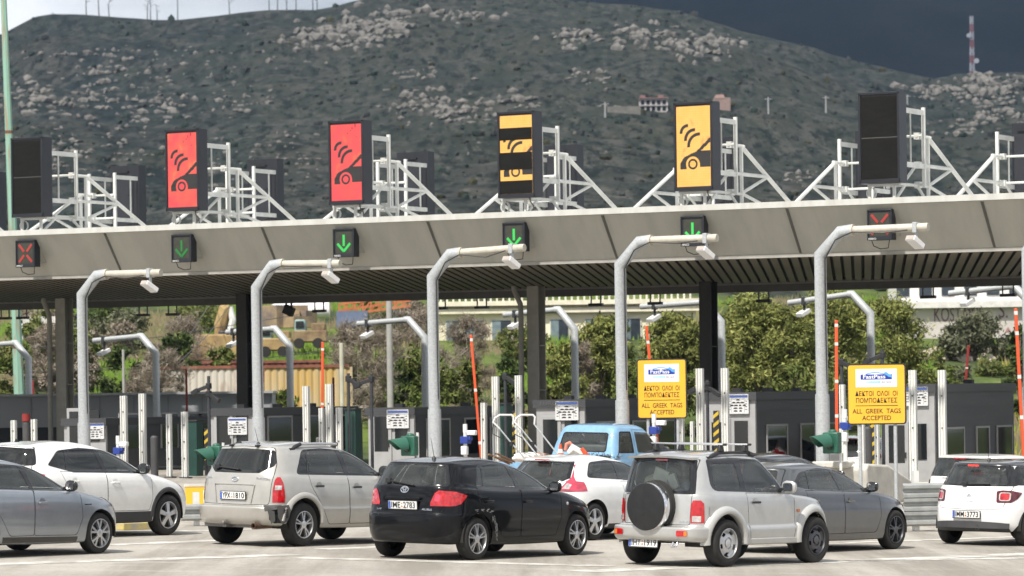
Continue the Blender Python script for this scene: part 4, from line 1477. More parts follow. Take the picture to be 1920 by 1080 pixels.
# ================= silver three-door off-roader
def car_suzuki():
    pm = paint('bright_silver_paint', (0.50, 0.50, 0.49), .5, .32)
    pl = paint('silver_bumper_plastic', (0.45, 0.45, 0.435), .2, .45)
    d = dict(paint=pm, xm=1.05, ex=(11, 5.5, 6, 3.2), wb=2.2, wr=.345, track=1.47, hw=.80, tyre_w=.235, arch=.40, arch_z=.37, floor=.30,
        rows=[(.36, .30, .34, -.60, 2.72, .66), (.38, .31, .35, -.73, 2.84, .80), (.46, .40, .44, -.78, 2.90, .83), (.55, .52, .56, -.78, 2.90, .83),
              (.575, .55, .62, -.77, 2.88, .825), (.60, .60, .66, -.63, 2.83, .80), (.66, .64, .70, -.625, 2.81, .80), (.85, .80, .80, -.62, 2.78, .80), (1.0, .93, .92, -.61, 2.68, .795), (1.04, 1.0, .985, -.605, 2.35, .785),
              (1.06, 1.03, 1.02, -.60, 1.95, .775), (1.10, 1.07, 1.06, -.595, 1.80, .755), (1.30, 1.28, 1.26, -.555, 1.55, .71), (1.50, 1.49, 1.46, -.51, 1.28, .66),
              (1.57, 1.575, 1.545, -.49, 1.14, .62), (1.60, 1.625, 1.60, -.46, 1.02, .55), (1.63, 1.66, 1.64, -.2, .85, .34), (1.655, 1.67, 1.665, .2, .7, .0)],
        areas=[('cladS', S((.405, .29), (.44, .47), (1.73, .47), (1.75, .29)))],
        areamats=dict(cladS=pl),
        dlo=S((-.30, 1.10, .16), (1.60, 1.045, .03), (1.34, 1.30), (1.0, 1.545, .08), (.35, 1.575), (-.30, 1.555, .06)),
        glass=[dict(pts=S((-.22, 1.135, .11), (.42, 1.125, .05), (.36, 1.50, .06), (-.20, 1.49, .06)), m=glass_m),
               dict(pts=S((.54, 1.09, .02), (1.47, 1.08, .03), (1.27, 1.30), (.98, 1.52, .06), (.48, 1.54, .04)), m=glass_m, door=0)],
        doors=[S((.57, .40, .03), (1.64, .40, .03), (1.69, .55), (1.68, 1.03), (.52, 1.06))],
        handles=[(.72, .925)], handle_m=black, dark_recess=False,
        hatch=RR((0, .61), (.585, .615, .03), (.59, .75), (.60, 1.05), (.60, 1.545, .02), (0, 1.575)),
        rearglass=RR((0, 1.10), (.56, 1.10, .06), (.53, 1.3), (.485, 1.50, .06), (0, 1.52)),
        rearframe=RR((0, 1.05), (.645, 1.05, .02), (.62, 1.3), (.585, 1.545, .02), (0, 1.575)),
        windscreen=FR((0, 1.10), (.64, 1.10), (.60, 1.3), (.54, 1.53), (0, 1.56)),
        lamps=[dict(name='tail_lamp', m=lens_red, pts=RR((.60, .635), (.60, .90), (.625, .965)) + S((-.50, .965), (-.46, .92), (-.455, .64)),
                    sub=[('reversing_lamp', RR((.62, .655), (.72, .655), (.72, .74), (.62, .74)), lens_clear)]),
               dict(name='headlamp', m=lens_clear, pts=S((2.62, .80), (2.70, .78)) + FR((.62, .74), (.60, .88)) + S((2.60, .92)))],
        rims=[((5, 'steel'), .215, alloy), ((5, 'steel'), .215, alloy_dark)], front_seat=.95, rear_seat=.15, seat_z=.62, seat_h=.52, dash=(1.55, 1.06), mirror=(1.44, 1.11), mirror_s=1.15)
    r, sh = build_vehicle('silver_short_off_roader', 'silver three-door off-roader with covered spare wheel on its tailgate and roof bars', 'car', d, car_matrix(1354, 1063, 40, 1.47))
    plate(r, sh, 'IHT-1919', .17, .335, -4, out=.10)
    # spare wheel
    M = Matrix.Translation((-.63, .03, .86)) @ Matrix.Rotation(R(-90), 4, 'Y')
    b = MB()
    b.lathe([(.30, -.03), (.355, .02), (.36, .17), (.345, .20)], M, 40)
    sp = b.build('spare_wheel', [chrome], r, smooth=True, angle=50)
    b = MB()
    b.lathe([(.345, .203), (.335, .216), (.30, .220), (0.0, .222)], M, 40)
    b.build('wheel_cover', mat('black_vinyl', (.012, .012, .013), .42, var=.3, vscale=9, bump=.1), sp, smooth=True)
    b = MB()
    b.lathe([(.385, -.02), (.37, .10), (.34, .12), (.2, .13)], Matrix.Translation((-.60, .03, .86)) @ Matrix.Rotation(R(-90), 4, 'Y'), 36)
    b.build('spare_tyre', tyre_m, sp, smooth=True)
    # bumper lamps
    for y in (.57, -.57):
        b = MB()
        M = on_tail(sh, y, .49, .0)
        b.prism(rrect(.17, .085, .02), .012, M)
        lm = b.build('bumper_lamp', lens_red, r)
        b = MB()
        sx = -.06 if y > 0 else .06
        b.prism(rrect(.05, .07, .01), .014, M @ Matrix.Translation((sx, 0, 0)))
        b.build('indicator_lens', lens_amber, lm)
    b = MB()
    p, n = sh.at('s', 1.78, .79)
    b.box((1.78, -p.y - .004, .79), (.075, .015, .045))
    b.build('side_indicator', lens_amber, r, bevel=.006)
    b = MB()
    b.box((-.645, .33, .98), (.04, .25, .075))
    b.build('hatch_handle', black, r, bevel=.015)
    badge_text(r, sh, 'VITARA', .50, 1.035, .15, .022, black)
    badge_text(r, sh, 'SUZUKI', -.50, .655, .15, .03)
    b = MB()
    p, n = sh.at('s', -.30, .80)
    b.prism(rrect(.15, .17, .03), .004, Matrix.Translation((-.30, -p.y - .001, .80)) @ Matrix.Rotation(R(90), 4, 'X'))
    b.build('fuel_flap', pm, r)
    # roof spoiler
    b = MB()
    pts = []
    for y in np.linspace(-.58, .58, 9):
        pts.append(y)
    vs, fs = [], []
    for y in pts:
        k = 1 - (abs(y) / .58) ** 3 * .25
        for x, z in ((-.20, 1.645 - .06 * abs(y / .58) ** 2.2), (-.52 - .06 * k, 1.60 - .025 * abs(y / .58) ** 2), (-.50 - .06 * k, 1.568 - .025 * abs(y / .58) ** 2), (-.40, 1.545)):
            vs.append((x, y, z))
    for i in range(len(pts) - 1):
        for k in range(4):
            kk = (k + 1) % 4
            fs.append((i * 4 + k, (i + 1) * 4 + k, (i + 1) * 4 + kk, i * 4 + kk))
    fs += [(0, 1, 2, 3), tuple(len(vs) - 1 - i for i in range(4))]
    b.add(vs, fs)
    b.build('roof_spoiler', pm, r, smooth=True, angle=40)
    b = MB()
    b.box((-.50, 0, 1.535), (.02, .22, .025))
    b.build('high_brake_lamp', lens_red, r)
    roof_rail(r, sh, black, black, -.18, 1.05, .02, .06, lambda x: 1.60 - .05 * abs(x - .45))
    # cross bars
    for x in (.12, .72):
        b = MB()
        b.beam((x, -.66, 1.765), (x, .66, 1.765), .075, .025)
        cb = b.build('roof_bar', alloy, r, bevel=.01)
        for sg in (1, -1):
            b = MB()
            b.box((x, .665 * sg, 1.765), (.085, .03, .035))
            b.box((x, .585 * sg, 1.715), (.12, .07, .11), taper=.6)
            b.build('roof_bar_foot', black, cb, bevel=.012)
    # flared arches as one band with the bumper ends
    for cx in (0, 2.2):
        for sg in (1, -1):
            vs, fs = [], []
            n = 22
            for i in range(n + 1):
                a = R(-6 + 192 * i / n)
                for rad, oy in ((.395, -.03), (.40, .058), (.43, .070), (.49, .052), (.515, -.006)):
                    x, z = cx + rad * math.cos(a), .37 + rad * math.sin(a)
                    p, nn = sh.at('s', min(max(x, -.5), 2.62), max(z, .66))
                    vs.append((x, (p.y + oy) * sg, z))
            for i in range(n):
                for k in range(4):
                    f = (i * 5 + k, i * 5 + k + 1, (i + 1) * 5 + k + 1, (i + 1) * 5 + k)
                    fs.append(f if sg < 0 else f[::-1])
            pydata('wheel_arch_flare', vs, fs, pl, r, smooth=True)
    b = MB()
    for sg in (1, -1):
        b.box((1.10, .80 * sg, .36), (1.28, .07, .10))
    b.build('side_sill', pl, r, bevel=.02)
    b = MB()
    b.tube([(-.76, -.42, .36), (-.80, -.42, .30), (-.80, -.50, .30), (-.76, -.50, .36)], .014, 8)
    b.build('tow_eye', chrome, r, smooth=True)
    # load behind the back window
    b = MB()
    b.blob((-.22, .28, 1.18), (.20, .24, .17), 2, .12)
    b.cm = 1
    b.box((-.36, .12, 1.26), (.05, .26, .28), Matrix.Rotation(R(18), 3, 'X'))
    b.box((-.38, -.12, 1.22), (.04, .14, .22), Matrix.Rotation(R(-24), 3, 'X'))
    b.cm = 2
    b.box((-.24, .1, 1.05), (.3, .9, .12))
    b.blob((-.2, -.3, 1.12), (.16, .2, .10), 2, .15)
    b.build('luggage', [mat('beige_bag', (.38, .34, .27), .8), mat('white_carton', (.62, .61, .57), .7), mat('blue_grey_blanket', (.12, .14, .20), .9)], r)
    return r
# ================= white crossover, left
def car_qashqai():
    pm = paint('pearl_white_paint', (0.76, 0.755, 0.73), 0, .35, dirtamt=.15)
    d = dict(paint=pm, xm=1.35, ex=(8, 3.4, 5, 2.8), wb=2.646, wr=.345, track=1.56, hw=.90, tyre_w=.215, arch=.385, arch_z=.36, floor=.25,
        rows=[(.30, .22, .26, -.60, 3.38, .72), (.32, .23, .27, -.70, 3.50, .84), (.42, .34, .38, -.78, 3.56, .89), (.58, .52, .54, -.79, 3.575, .90),
              (.70, .68, .66, -.77, 3.55, .903), (.84, .82, .77, -.73, 3.46, .90), (.98, .93, .86, -.71, 3.28, .89), (1.06, 1.0, .95, -.69, 2.95, .87),
              (1.12, 1.05, 1.02, -.67, 2.62, .845), (1.17, 1.09, 1.06, -.65, 2.42, .815), (1.30, 1.26, 1.21, -.57, 2.06, .75), (1.43, 1.41, 1.36, -.50, 1.68, .69),
              (1.49, 1.485, 1.43, -.49, 1.44, .64), (1.51, 1.535, 1.48, -.47, 1.26, .57), (1.53, 1.575, 1.53, -.25, 1.05, .37), (1.57, 1.59, 1.575, .25, .85, .0)],
        areas=[('clad', S((.385, .22), (.40, .42), (2.24, .42), (2.255, .22)))], areamats=dict(clad=cladding_m),
        dlo=S((-.20, 1.20, .06), (.35, 1.08), (2.12, 1.05, .02), (1.74, 1.27), (1.25, 1.445, .12), (.65, 1.485), (.10, 1.44, .08)),
        glass=[dict(pts=S((-.13, 1.20, .04), (.20, 1.135, .02), (.26, 1.435, .03), (.12, 1.415, .06)), m=glass_dark, door=None),
               dict(pts=S((.24, 1.125, .03), (1.08, 1.09, .03), (.96, 1.455, .03), (.31, 1.445, .03)), m=glass_dark, door=1),
               dict(pts=S((1.19, 1.085, .03), (2.0, 1.07, .03), (1.70, 1.26), (1.22, 1.42, .08), (1.07, 1.45, .03)), m=glass_m, door=0)],
        doors=[S((1.13, .44, .03), (2.14, .44, .03), (2.22, .62), (2.20, 1.04), (1.12, 1.07)), S((.50, .44, .05), (1.11, .44, .03), (1.10, 1.07), (.05, 1.10), (.10, .95, .1), (.36, .70, .12))],
        handles=[(1.30, .905), (.33, .935)],
        hatch=RR((0, .72), (.64, .72, .06), (.70, 1.05), (.66, 1.2), (.58, 1.49, .03), (0, 1.505)),
        rearglass=RR((0, 1.16), (.66, 1.22, .06), (.62, 1.3), (.56, 1.45, .04), (0, 1.47)), rear_glass_m=glass_dark,
        rearframe=RR((0, 1.14), (.70, 1.20, .04), (.65, 1.33), (.59, 1.475, .02), (0, 1.495)),
        windscreen=FR((0, 1.09), (.70, 1.09), (.63, 1.24), (.55, 1.42), (0, 1.47)),
        lamps=[dict(name='tail_lamp', m=lens_red, pts=RR((.50, .96), (.52, 1.06)) + S((-.45, 1.09), (-.30, 1.05), (-.42, .96))),
               dict(name='headlamp', m=lens_clear, pts=S((3.10, .82), (3.24, .77)) + FR((.62, .74), (.50, .80), (.60, .86)) + S((3.0, .92)))],
        rims=[((5, 'wide'), .225, alloy)], front_seat=1.4, rear_seat=.5, seat_z=.50, dash=(2.1, 1.05), mirror=(1.98, 1.10), mirror_m=trim_gloss, mirror_s=1.1)
    M = wheel_fix(307, 1003.5, 36, 1.56, 2.646, 'fr')
    r, sh = build_vehicle('white_crossover', 'white five-door crossover with dark rear windows and black wheel arch trim, behind the grey-blue hatchback', 'car', d, M)
    for cx in (0, 2.646):
        for sg in (1, -1):
            vs, fs = [], []
            n = 20
            for i in range(n + 1):
                a = R(-4 + 188 * i / n)
                for rad, oy in ((.382, -.02), (.384, .012), (.45, .010), (.462, -.004)):
                    x, z = cx + rad * math.cos(a), .36 + rad * math.sin(a)
                    p, nn = sh.at('s', x, max(z, .34))
                    vs.append((x, (p.y + oy) * sg, z))
            for i in range(n):
                for k in range(3):
                    f = (i * 4 + k, i * 4 + k + 1, (i + 1) * 4 + k + 1, (i + 1) * 4 + k)
                    fs.append(f if sg < 0 else f[::-1])
            pydata('wheel_arch_trim', vs, fs, cladding_m, r, smooth=True)
    b = MB()
    b.add([(-.02, -.012, 0), (.10, -.008, 0), (.10, .008, 0), (-.02, .012, 0), (.0, 0, .06)], [(0, 4, 1), (1, 4, 2), (2, 4, 3), (3, 4, 0)], Matrix.Translation((-.15, 0, 1.565)))
    b.build('fin_antenna', black, r)
    return r
# ================= grey-blue hatchback cut by the left edge
def car_clio():
    pm = paint('grey_blue_paint', (0.29, 0.315, 0.345), .6, .30, dirtamt=.12)
    d = dict(paint=pm, xm=1.3, ex=(8, 3.4, 5, 2.7), wb=2.583, wr=.308, track=1.51, hw=.895, tyre_w=.2, arch=.345, arch_z=.325, floor=.18,
        rows=[(.24, .17, .18, -.50, 3.25, .72), (.26, .18, .19, -.58, 3.34, .83), (.36, .28, .32, -.64, 3.39, .88), (.52, .48, .48, -.65, 3.40, .893),
              (.64, .62, .58, -.63, 3.37, .895), (.76, .75, .70, -.60, 3.30, .89), (.88, .84, .79, -.58, 3.12, .88), (.98, .91, .86, -.56, 2.80, .865),
              (1.03, .95, .92, -.54, 2.46, .84), (1.08, .98, .95, -.52, 2.26, .81), (1.20, 1.13, 1.08, -.44, 1.92, .745), (1.31, 1.29, 1.23, -.36, 1.54, .68),
              (1.355, 1.355, 1.30, -.34, 1.30, .63), (1.375, 1.395, 1.345, -.32, 1.12, .56), (1.395, 1.43, 1.39, -.1, .95, .36), (1.425, 1.44, 1.43, .3, .8, .0)],
        areas=[('clad', S((.42, .21), (.40, .30), (2.05, .275), (2.05, .195)))], areamats=dict(clad=trim_gloss),
        dlo=S((-.10, 1.10, .05), (.4, .985), (2.05, .945, .02), (1.66, 1.14), (1.18, 1.31, .12), (.62, 1.355), (.12, 1.31, .08)),
        glass=[dict(pts=S((.05, 1.04, .03), (1.05, .985, .03), (.93, 1.325, .03), (.5, 1.325), (.16, 1.285, .05)), m=glass_m, door=1),
               dict(pts=S((1.14, .98, .03), (1.82, .965, .03), (1.62, 1.13), (1.16, 1.29, .08), (1.03, 1.32, .03)), m=glass_m, door=0)],
        doors=[S((1.09, .315, .03), (2.02, .30, .06), (2.14, .55), (2.10, .94), (1.09, .965)), S((.56, .315, .05), (1.07, .315, .03), (1.07, .965), (.0, 1.0), (.06, .82, .1), (.34, .62, .1))],
        handles=[(1.25, .785), (.1, 1.0)],
        hatch=RR((0, .66), (.62, .66, .06), (.70, .98), (.60, 1.335, .03), (0, 1.35)),
        rearglass=RR((0, 1.07), (.64, 1.09, .04), (.53, 1.33, .04), (0, 1.34)),
        windscreen=FR((0, .98), (.70, .98), (.63, 1.12), (.55, 1.30), (0, 1.34)),
        lamps=[dict(name='tail_lamp', m=lens_red, pts=RR((.45, .86), (.46, .98)) + S((-.30, .99), (-.22, .93), (-.34, .86))),
               dict(name='headlamp', m=lens_clear, pts=S((2.82, .80), (3.02, .68)) + FR((.66, .58), (.55, .62), (.62, .74)) + S((2.78, .86)))],
        rims=[((5, 'vee'), .215, alloy)], front_seat=1.35, rear_seat=.5, seat_z=.40, seat_h=.58, dash=(2.05, .94), mirror=(1.90, .99), mirror_m=trim_gloss)
    M = wheel_fix(178, 1038, 34, 1.51, 2.583, 'fr')
    r, sh = build_vehicle('grey_blue_hatchback', 'grey-blue five-door hatchback cut off by the left edge of the picture', 'car', d, M)
    b = MB()
    p, n = sh.at('s', 2.26, .74)
    b.box((2.26, -p.y - .002, .745), (.16, .012, .014))
    b.build('wing_strip', chrome, r)
    antenna(r, .12, 1.415, -.3, .12)
    return r
# ================= grey hatchback, right
def car_bmw():
    pm = paint('mineral_grey_paint', (0.11, 0.114, 0.12), .6, .30, dirtamt=.08)
    d = dict(paint=pm, xm=1.35, ex=(8, 3.3, 5, 2.8), wb=2.67, wr=.322, track=1.56, hw=.90, tyre_w=.215, arch=.355, arch_z=.34, floor=.18,
        rows=[(.24, .17, .18, -.58, 3.34, .73), (.26, .18, .19, -.68, 3.44, .84), (.38, .28, .32, -.75, 3.50, .885), (.54, .48, .50, -.76, 3.505, .90),
              (.66, .62, .60, -.74, 3.48, .90), (.78, .75, .70, -.72, 3.42, .89), (.90, .85, .79, -.70, 3.24, .875), (.99, .92, .86, -.68, 2.90, .86),
              (1.03, .955, .91, -.66, 2.55, .84), (1.07, .985, .945, -.63, 2.36, .81), (1.19, 1.14, 1.08, -.52, 2.0, .745), (1.30, 1.28, 1.23, -.40, 1.60, .68),
              (1.345, 1.345, 1.30, -.37, 1.34, .63), (1.365, 1.385, 1.34, -.35, 1.15, .56), (1.385, 1.42, 1.385, -.1, .95, .36), (1.415, 1.434, 1.425, .3, .8, .0)],
        dlo=S((-.22, 1.07, .09), (.3, .985), (2.08, .95, .02), (1.70, 1.14), (1.22, 1.30, .12), (.65, 1.345), (.05, 1.28, .12)),
        glass=[dict(pts=S((-.08, 1.055, .06), (.19, 1.01, .03), (.24, 1.285, .03), (.08, 1.24, .08)), m=glass_m, door=1),
               dict(pts=S((.23, 1.01, .03), (1.07, .98, .03), (.95, 1.315, .03), (.28, 1.30, .03)), m=glass_m, door=1),
               dict(pts=S((1.17, .975, .03), (1.92, .965, .03), (1.66, 1.13), (1.19, 1.28, .08), (1.06, 1.31, .03)), m=glass_m, door=0)],
        doors=[S((1.12, .30, .03), (2.05, .30, .06), (2.18, .55), (2.16, .94), (1.12, .965)), S((.56, .30, .05), (1.10, .30, .03), (1.10, .965), (.05, .99), (.08, .82, .1), (.34, .62, .1))],
        handles=[(1.28, .80), (.26, .825)], 
        hatch=RR((0, .66), (.62, .66, .06), (.70, .98), (.60, 1.325, .03), (0, 1.342)),
        rearglass=RR((0, 1.07), (.62, 1.08, .04), (.53, 1.31, .04), (0, 1.33)),
        windscreen=FR((0, .98), (.70, .98), (.63, 1.12), (.55, 1.30), (0, 1.34)),
        lamps=[dict(name='tail_lamp', m=lens_red, pts=RR((.40, .82), (.42, .95)) + S((-.40, .97), (-.30, .92), (-.45, .82))),
               dict(name='headlamp', m=lens_clear, pts=S((3.04, .70), (3.18, .66)) + FR((.66, .60), (.55, .64), (.62, .74)) + S((3.0, .78)))],
        rims=[((5, 'double'), .225, alloy_dark)], front_seat=1.4, rear_seat=.5, seat_z=.40, seat_h=.58, dash=(2.1, .95), mirror=(1.95, 1.0), mirror_m=trim_gloss)
    M = wheel_fix(1670, 1029.5, 38, 1.56, 2.67, 'fr')
    r, sh = build_vehicle('grey_hatchback', 'dark grey five-door hatchback half hidden behind the silver three-door off-roader', 'car', d, M)
    return r
# ================= white hatchback with black roof
def car_ds3():
    pm = paint('plain_white_paint', (0.78, 0.78, 0.77), 0, .3, dirtamt=.06)
    roofm = paint('black_roof_paint', (0.012, 0.012, 0.014), 0, .25, dirtamt=0)
    d = dict(paint=pm, xm=1.15, ex=(7, 2.9, 5, 2.7), wb=2.464, wr=.312, track=1.47, hw=.855, tyre_w=.2, arch=.35, arch_z=.33, floor=.20,
        rows=[(.25, .18, .20, -.55, 3.05, .68), (.27, .19, .21, -.64, 3.15, .79), (.36, .28, .34, -.70, 3.20, .84), (.50, .48, .50, -.72, 3.21, .855),
              (.62, .62, .60, -.715, 3.18, .858), (.66, .67, .66, -.70, 3.15, .858), (.80, .80, .76, -.67, 3.06, .85), (.92, .88, .84, -.655, 2.86, .835), (.985, .93, .90, -.64, 2.55, .82),
              (1.01, .96, .935, -.625, 2.32, .80), (1.05, 1.0, .975, -.60, 2.15, .775), (1.19, 1.16, 1.12, -.51, 1.83, .72), (1.31, 1.30, 1.26, -.42, 1.46, .655),
              (1.365, 1.375, 1.33, -.40, 1.22, .61), (1.385, 1.415, 1.375, -.38, 1.05, .54), (1.41, 1.445, 1.42, -.15, .9, .35), (1.44, 1.458, 1.45, .2, .75, .0)],
        areas=[('roof', RR((0, 1.352), (.55, 1.345)) + S((-.2, 1.33), (.2, 1.36), (.65, 1.37), (1.1, 1.32)) + FR((.55, 1.30), (0, 1.36), (0, 1.46)) + RR((0, 1.46)))] if False else [],
        dlo=S((-.42, 1.03, .05), (2.0, .965, .02), (1.62, 1.15), (1.12, 1.33, .1), (.6, 1.372), (-.15, 1.35, .06)),
        glass=[dict(pts=S((-.33, 1.06, .05), (.50, 1.02, .05), (.62, 1.33, .04), (-.12, 1.31, .06)), m=glass_dark),
               dict(pts=S((.70, 1.0, .03), (1.85, .98, .03), (1.58, 1.14), (1.10, 1.305, .06), (.72, 1.34, .03)), m=glass_m, door=0)],
        doors=[S((.66, .30, .03), (1.90, .30, .06), (2.02, .55), (2.0, .955), (.66, .985))],
        handles=[(.84, .85)],
        hatch=RR((0, .62), (.60, .63, .10), (.64, .80), (.69, .98), (.60, 1.2), (.55, 1.355, .03), (0, 1.375)),
        rearglass=RR((0, 1.035), (.62, 1.04, .05), (.575, 1.15), (.50, 1.325, .05), (0, 1.34)),
        rearframe=RR((0, 1.0), (.72, 1.01, .03), (.70, 1.10), (.58, 1.35, .02), (0, 1.37)),
        windscreen=FR((0, 1.0), (.66, 1.0), (.60, 1.14), (.52, 1.32), (0, 1.36)),
        lamps=[dict(name='tail_lamp', m=lens_dark, pts=RR((.50, .735, .03), (.49, .93, .03), (.58, .945), (.72, .935)) + S((-.42, .93), (-.25, .90), (-.36, .80), (-.46, .745)) + RR((.70, .735)),
                    sub=[('lamp_ring', RR((.535, .765, .04), (.69, .765, .04), (.69, .91, .04), (.535, .91, .04)), lens_clear), ('lamp_core', RR((.55, .78, .03), (.675, .78, .03), (.675, .895, .03), (.55, .895, .03)), lens_red)]),
               dict(name='headlamp', m=lens_clear, pts=S((2.75, .78), (2.9, .70)) + FR((.66, .62), (.55, .66), (.60, .80)) + S((2.7, .86)))],
        rims=[((5, 'wide'), .215, alloy_dark)], front_seat=1.25, rear_seat=.35, seat_z=.42, seat_h=.57, dash=(1.95, .96), mirror=(1.80, 1.01))
    M = wheel_fix(1782, 1018, 37, 1.47, 2.464, 'rl')
    r, sh = build_vehicle('white_black_roof_hatchback', 'small white hatchback with black roof and plate IMM 3773, cut by the right edge', 'car', d, M)
    # black roof skin
    b = MB()
    vs, fs, ns = [], [], []
    vv = [v for v in np.linspace(0, sh.B, 121) if v >= 12.55 / 16 * sh.B]
    uu = np.linspace(0, sh.A, 81)
    for sg in (1, -1):
        b0 = len(vs)
        for v in vv:
            p, n = sh.ev(uu, np.full(81, v))
            for q, m_ in zip(p, n):
                vs.append((q[0] + m_[0] * .004, (q[1] + m_[1] * .004) * sg, q[2] + m_[2] * .004))
                ns.append((m_[0], m_[1] * sg, m_[2]))
        for i in range(len(vv) - 1):
            for j in range(80):
                f = (b0 + i * 81 + j, b0 + (i + 1) * 81 + j, b0 + (i + 1) * 81 + j + 1, b0 + i * 81 + j + 1)
                fs.append(f if sg > 0 else f[::-1])
    pydata('roof', vs, fs, roofm, r, smooth=True, normals=ns)
    plate(r, sh, 'IMM-3773', 0.0, .53, 2)
    rear_wiper(r, sh, .10, -.36, 1.035, 1.05)
    antenna(r, .0, 1.43, -.3, .25)
    b = MB()
    b.box((-.53, 0, 1.352), (.02, .20, .022))
    b.build('high_brake_lamp', mat('lit_brake_lamp', (.8, .03, .02), .3, var=0, emit=1.5), r)
    b = MB()
    M = on_tail(sh, 0, .865, .004)
    for dz in (.0, -.028):
        b.add([(-.045, -.02 + dz, 0), (0, .022 + dz, .003), (.045, -.02 + dz, 0), (.028, -.022 + dz, .004), (0, .004 + dz, .006), (-.028, -.022 + dz, .004)], [(0, 1, 4, 5), (1, 2, 3, 4)], M)
    b.build('emblem', chrome, r)
    badge_text(r, sh, 'CITROËN', 0, .745, .20, .022)
    b = MB()
    vs, fs = [], []
    for i, y in enumerate(np.linspace(-.70, .70, 15)):
        p, n = sh.at('r', abs(y), .40)
        k = .02 if abs(y) < .66 else .0
        vs += [(p.x - .012, y, .415 - .03 * (abs(y) / .7) ** 3), (p.x - .03, y, .30), (p.x + .06, y, .24)]
    for i in range(14):
        for k in range(2):
            fs.append((i * 3 + k, i * 3 + k + 1, (i + 1) * 3 + k + 1, (i + 1) * 3 + k))
    b.add(vs, [f[::-1] for f in fs])
    b.build('rear_diffuser', cladding_m, r, smooth=True)
    b = MB()
    b.lathe([(.04, -.15), (.043, .05), (.036, .05), (.034, -.05), (0, -.05)], Matrix.Translation((-.68, -.20, .31)) @ Matrix.Rotation(R(-90), 4, 'Y'), 16)
    b.build('exhaust_pipe', chrome, r, smooth=True)
    return r
# ================= white coupe hatchback with tall tail lamps
def car_c30():
    pm = paint('clean_white_paint', (0.74, 0.74, 0.73), 0, .35, dirtamt=.1)
    d = dict(paint=pm, xm=1.3, ex=(7, 3.0, 5, 2.7), wb=2.64, wr=.318, track=1.53, hw=.89, tyre_w=.205, arch=.36, arch_z=.34, floor=.2,
        rows=[(.24, .18, .20, -.55, 3.38, .72), (.26, .19, .21, -.64, 3.48, .82), (.36, .28, .34, -.69, 3.53, .87), (.52, .48, .50, -.71, 3.54, .888),
              (.66, .64, .60, -.70, 3.50, .892), (.80, .78, .72, -.67, 3.38, .885), (.92, .87, .80, -.64, 3.12, .865), (.99, .93, .87, -.62, 2.80, .84),
              (1.03, .96, .92, -.60, 2.45, .815), (1.07, 1.0, .955, -.57, 2.28, .78), (1.18, 1.15, 1.09, -.46, 1.94, .72), (1.29, 1.29, 1.24, -.34, 1.54, .65),
              (1.345, 1.355, 1.31, -.30, 1.30, .60), (1.365, 1.395, 1.35, -.28, 1.12, .53), (1.385, 1.43, 1.39, -.1, .95, .34), (1.42, 1.447, 1.435, .3, .8, .0)],
        areas=[('clad', S((.38, .19), (.40, .28), (2.24, .28), (2.26, .19)))], areamats=dict(clad=cladding_m),
        dlo=S((-.10, 1.06, .10), (2.04, .97, .02), (1.66, 1.15), (1.18, 1.31, .1), (.65, 1.355), (.10, 1.32, .10)),
        glass=[dict(pts=S((-.05, 1.08, .08), (.80, 1.02, .04), (.78, 1.32, .04), (.12, 1.295, .09)), m=glass_m),
               dict(pts=S((.92, 1.01, .03), (1.9, .985, .03), (1.62, 1.14), (1.16, 1.29, .06), (.86, 1.325, .03)), m=glass_m, door=0)],
        doors=[S((.85, .31, .03), (1.98, .31, .06), (2.10, .55), (2.08, .95), (.85, .99))],
        handles=[(1.02, .83)],
        hatch=RR((0, .80), (.40, .84, .1), (.62, 1.03), (.53, 1.33, .02), (0, 1.342)),
        rearglass=RR((0, .86), (.34, .89, .1), (.575, 1.06), (.49, 1.30, .03), (0, 1.315)),
        rearframe=RR((0, .84), (.38, .87, .1), (.62, 1.05), (.54, 1.325, .02), (0, 1.338)),
        windscreen=FR((0, 1.0), (.68, 1.0), (.62, 1.14), (.53, 1.31), (0, 1.345)),
        lamps=[dict(name='tail_lamp', m=lens_pink, pts=RR((.50, .84), (.58, .95), (.625, 1.06), (.57, 1.28), (.59, 1.29)) + S((-.215, 1.27), (-.34, 1.08), (-.36, 1.0), (-.22, .985), (-.20, .84), (-.40, .83)),
                    sub=[('reversing_lamp', RR((.56, .87), (.66, .87), (.68, .94), (.62, .97)), lens_clear)]),
               dict(name='headlamp', m=lens_clear, pts=S((3.0, .78), (3.2, .70)) + FR((.66, .62), (.55, .66), (.60, .80)) + S((2.95, .86)))],
        rims=[((5, 'wide'), .22, alloy)], front_seat=1.4, rear_seat=.5, seat_z=.42, seat_h=.55, dash=(2.1, .96), mirror=(1.92, 1.01))
    M = car_matrix(1107, 1013, 36, 1.53)
    r, sh = build_vehicle('white_coupe', 'white three-door coupe with tall pinkish red tail lamps, behind the black hatchback', 'car', d, M)
    b = MB()
    b.box((-.36, 0, 1.352), (.05, .28, .02))
    b.build('high_brake_lamp', lens_red, r)
    return r
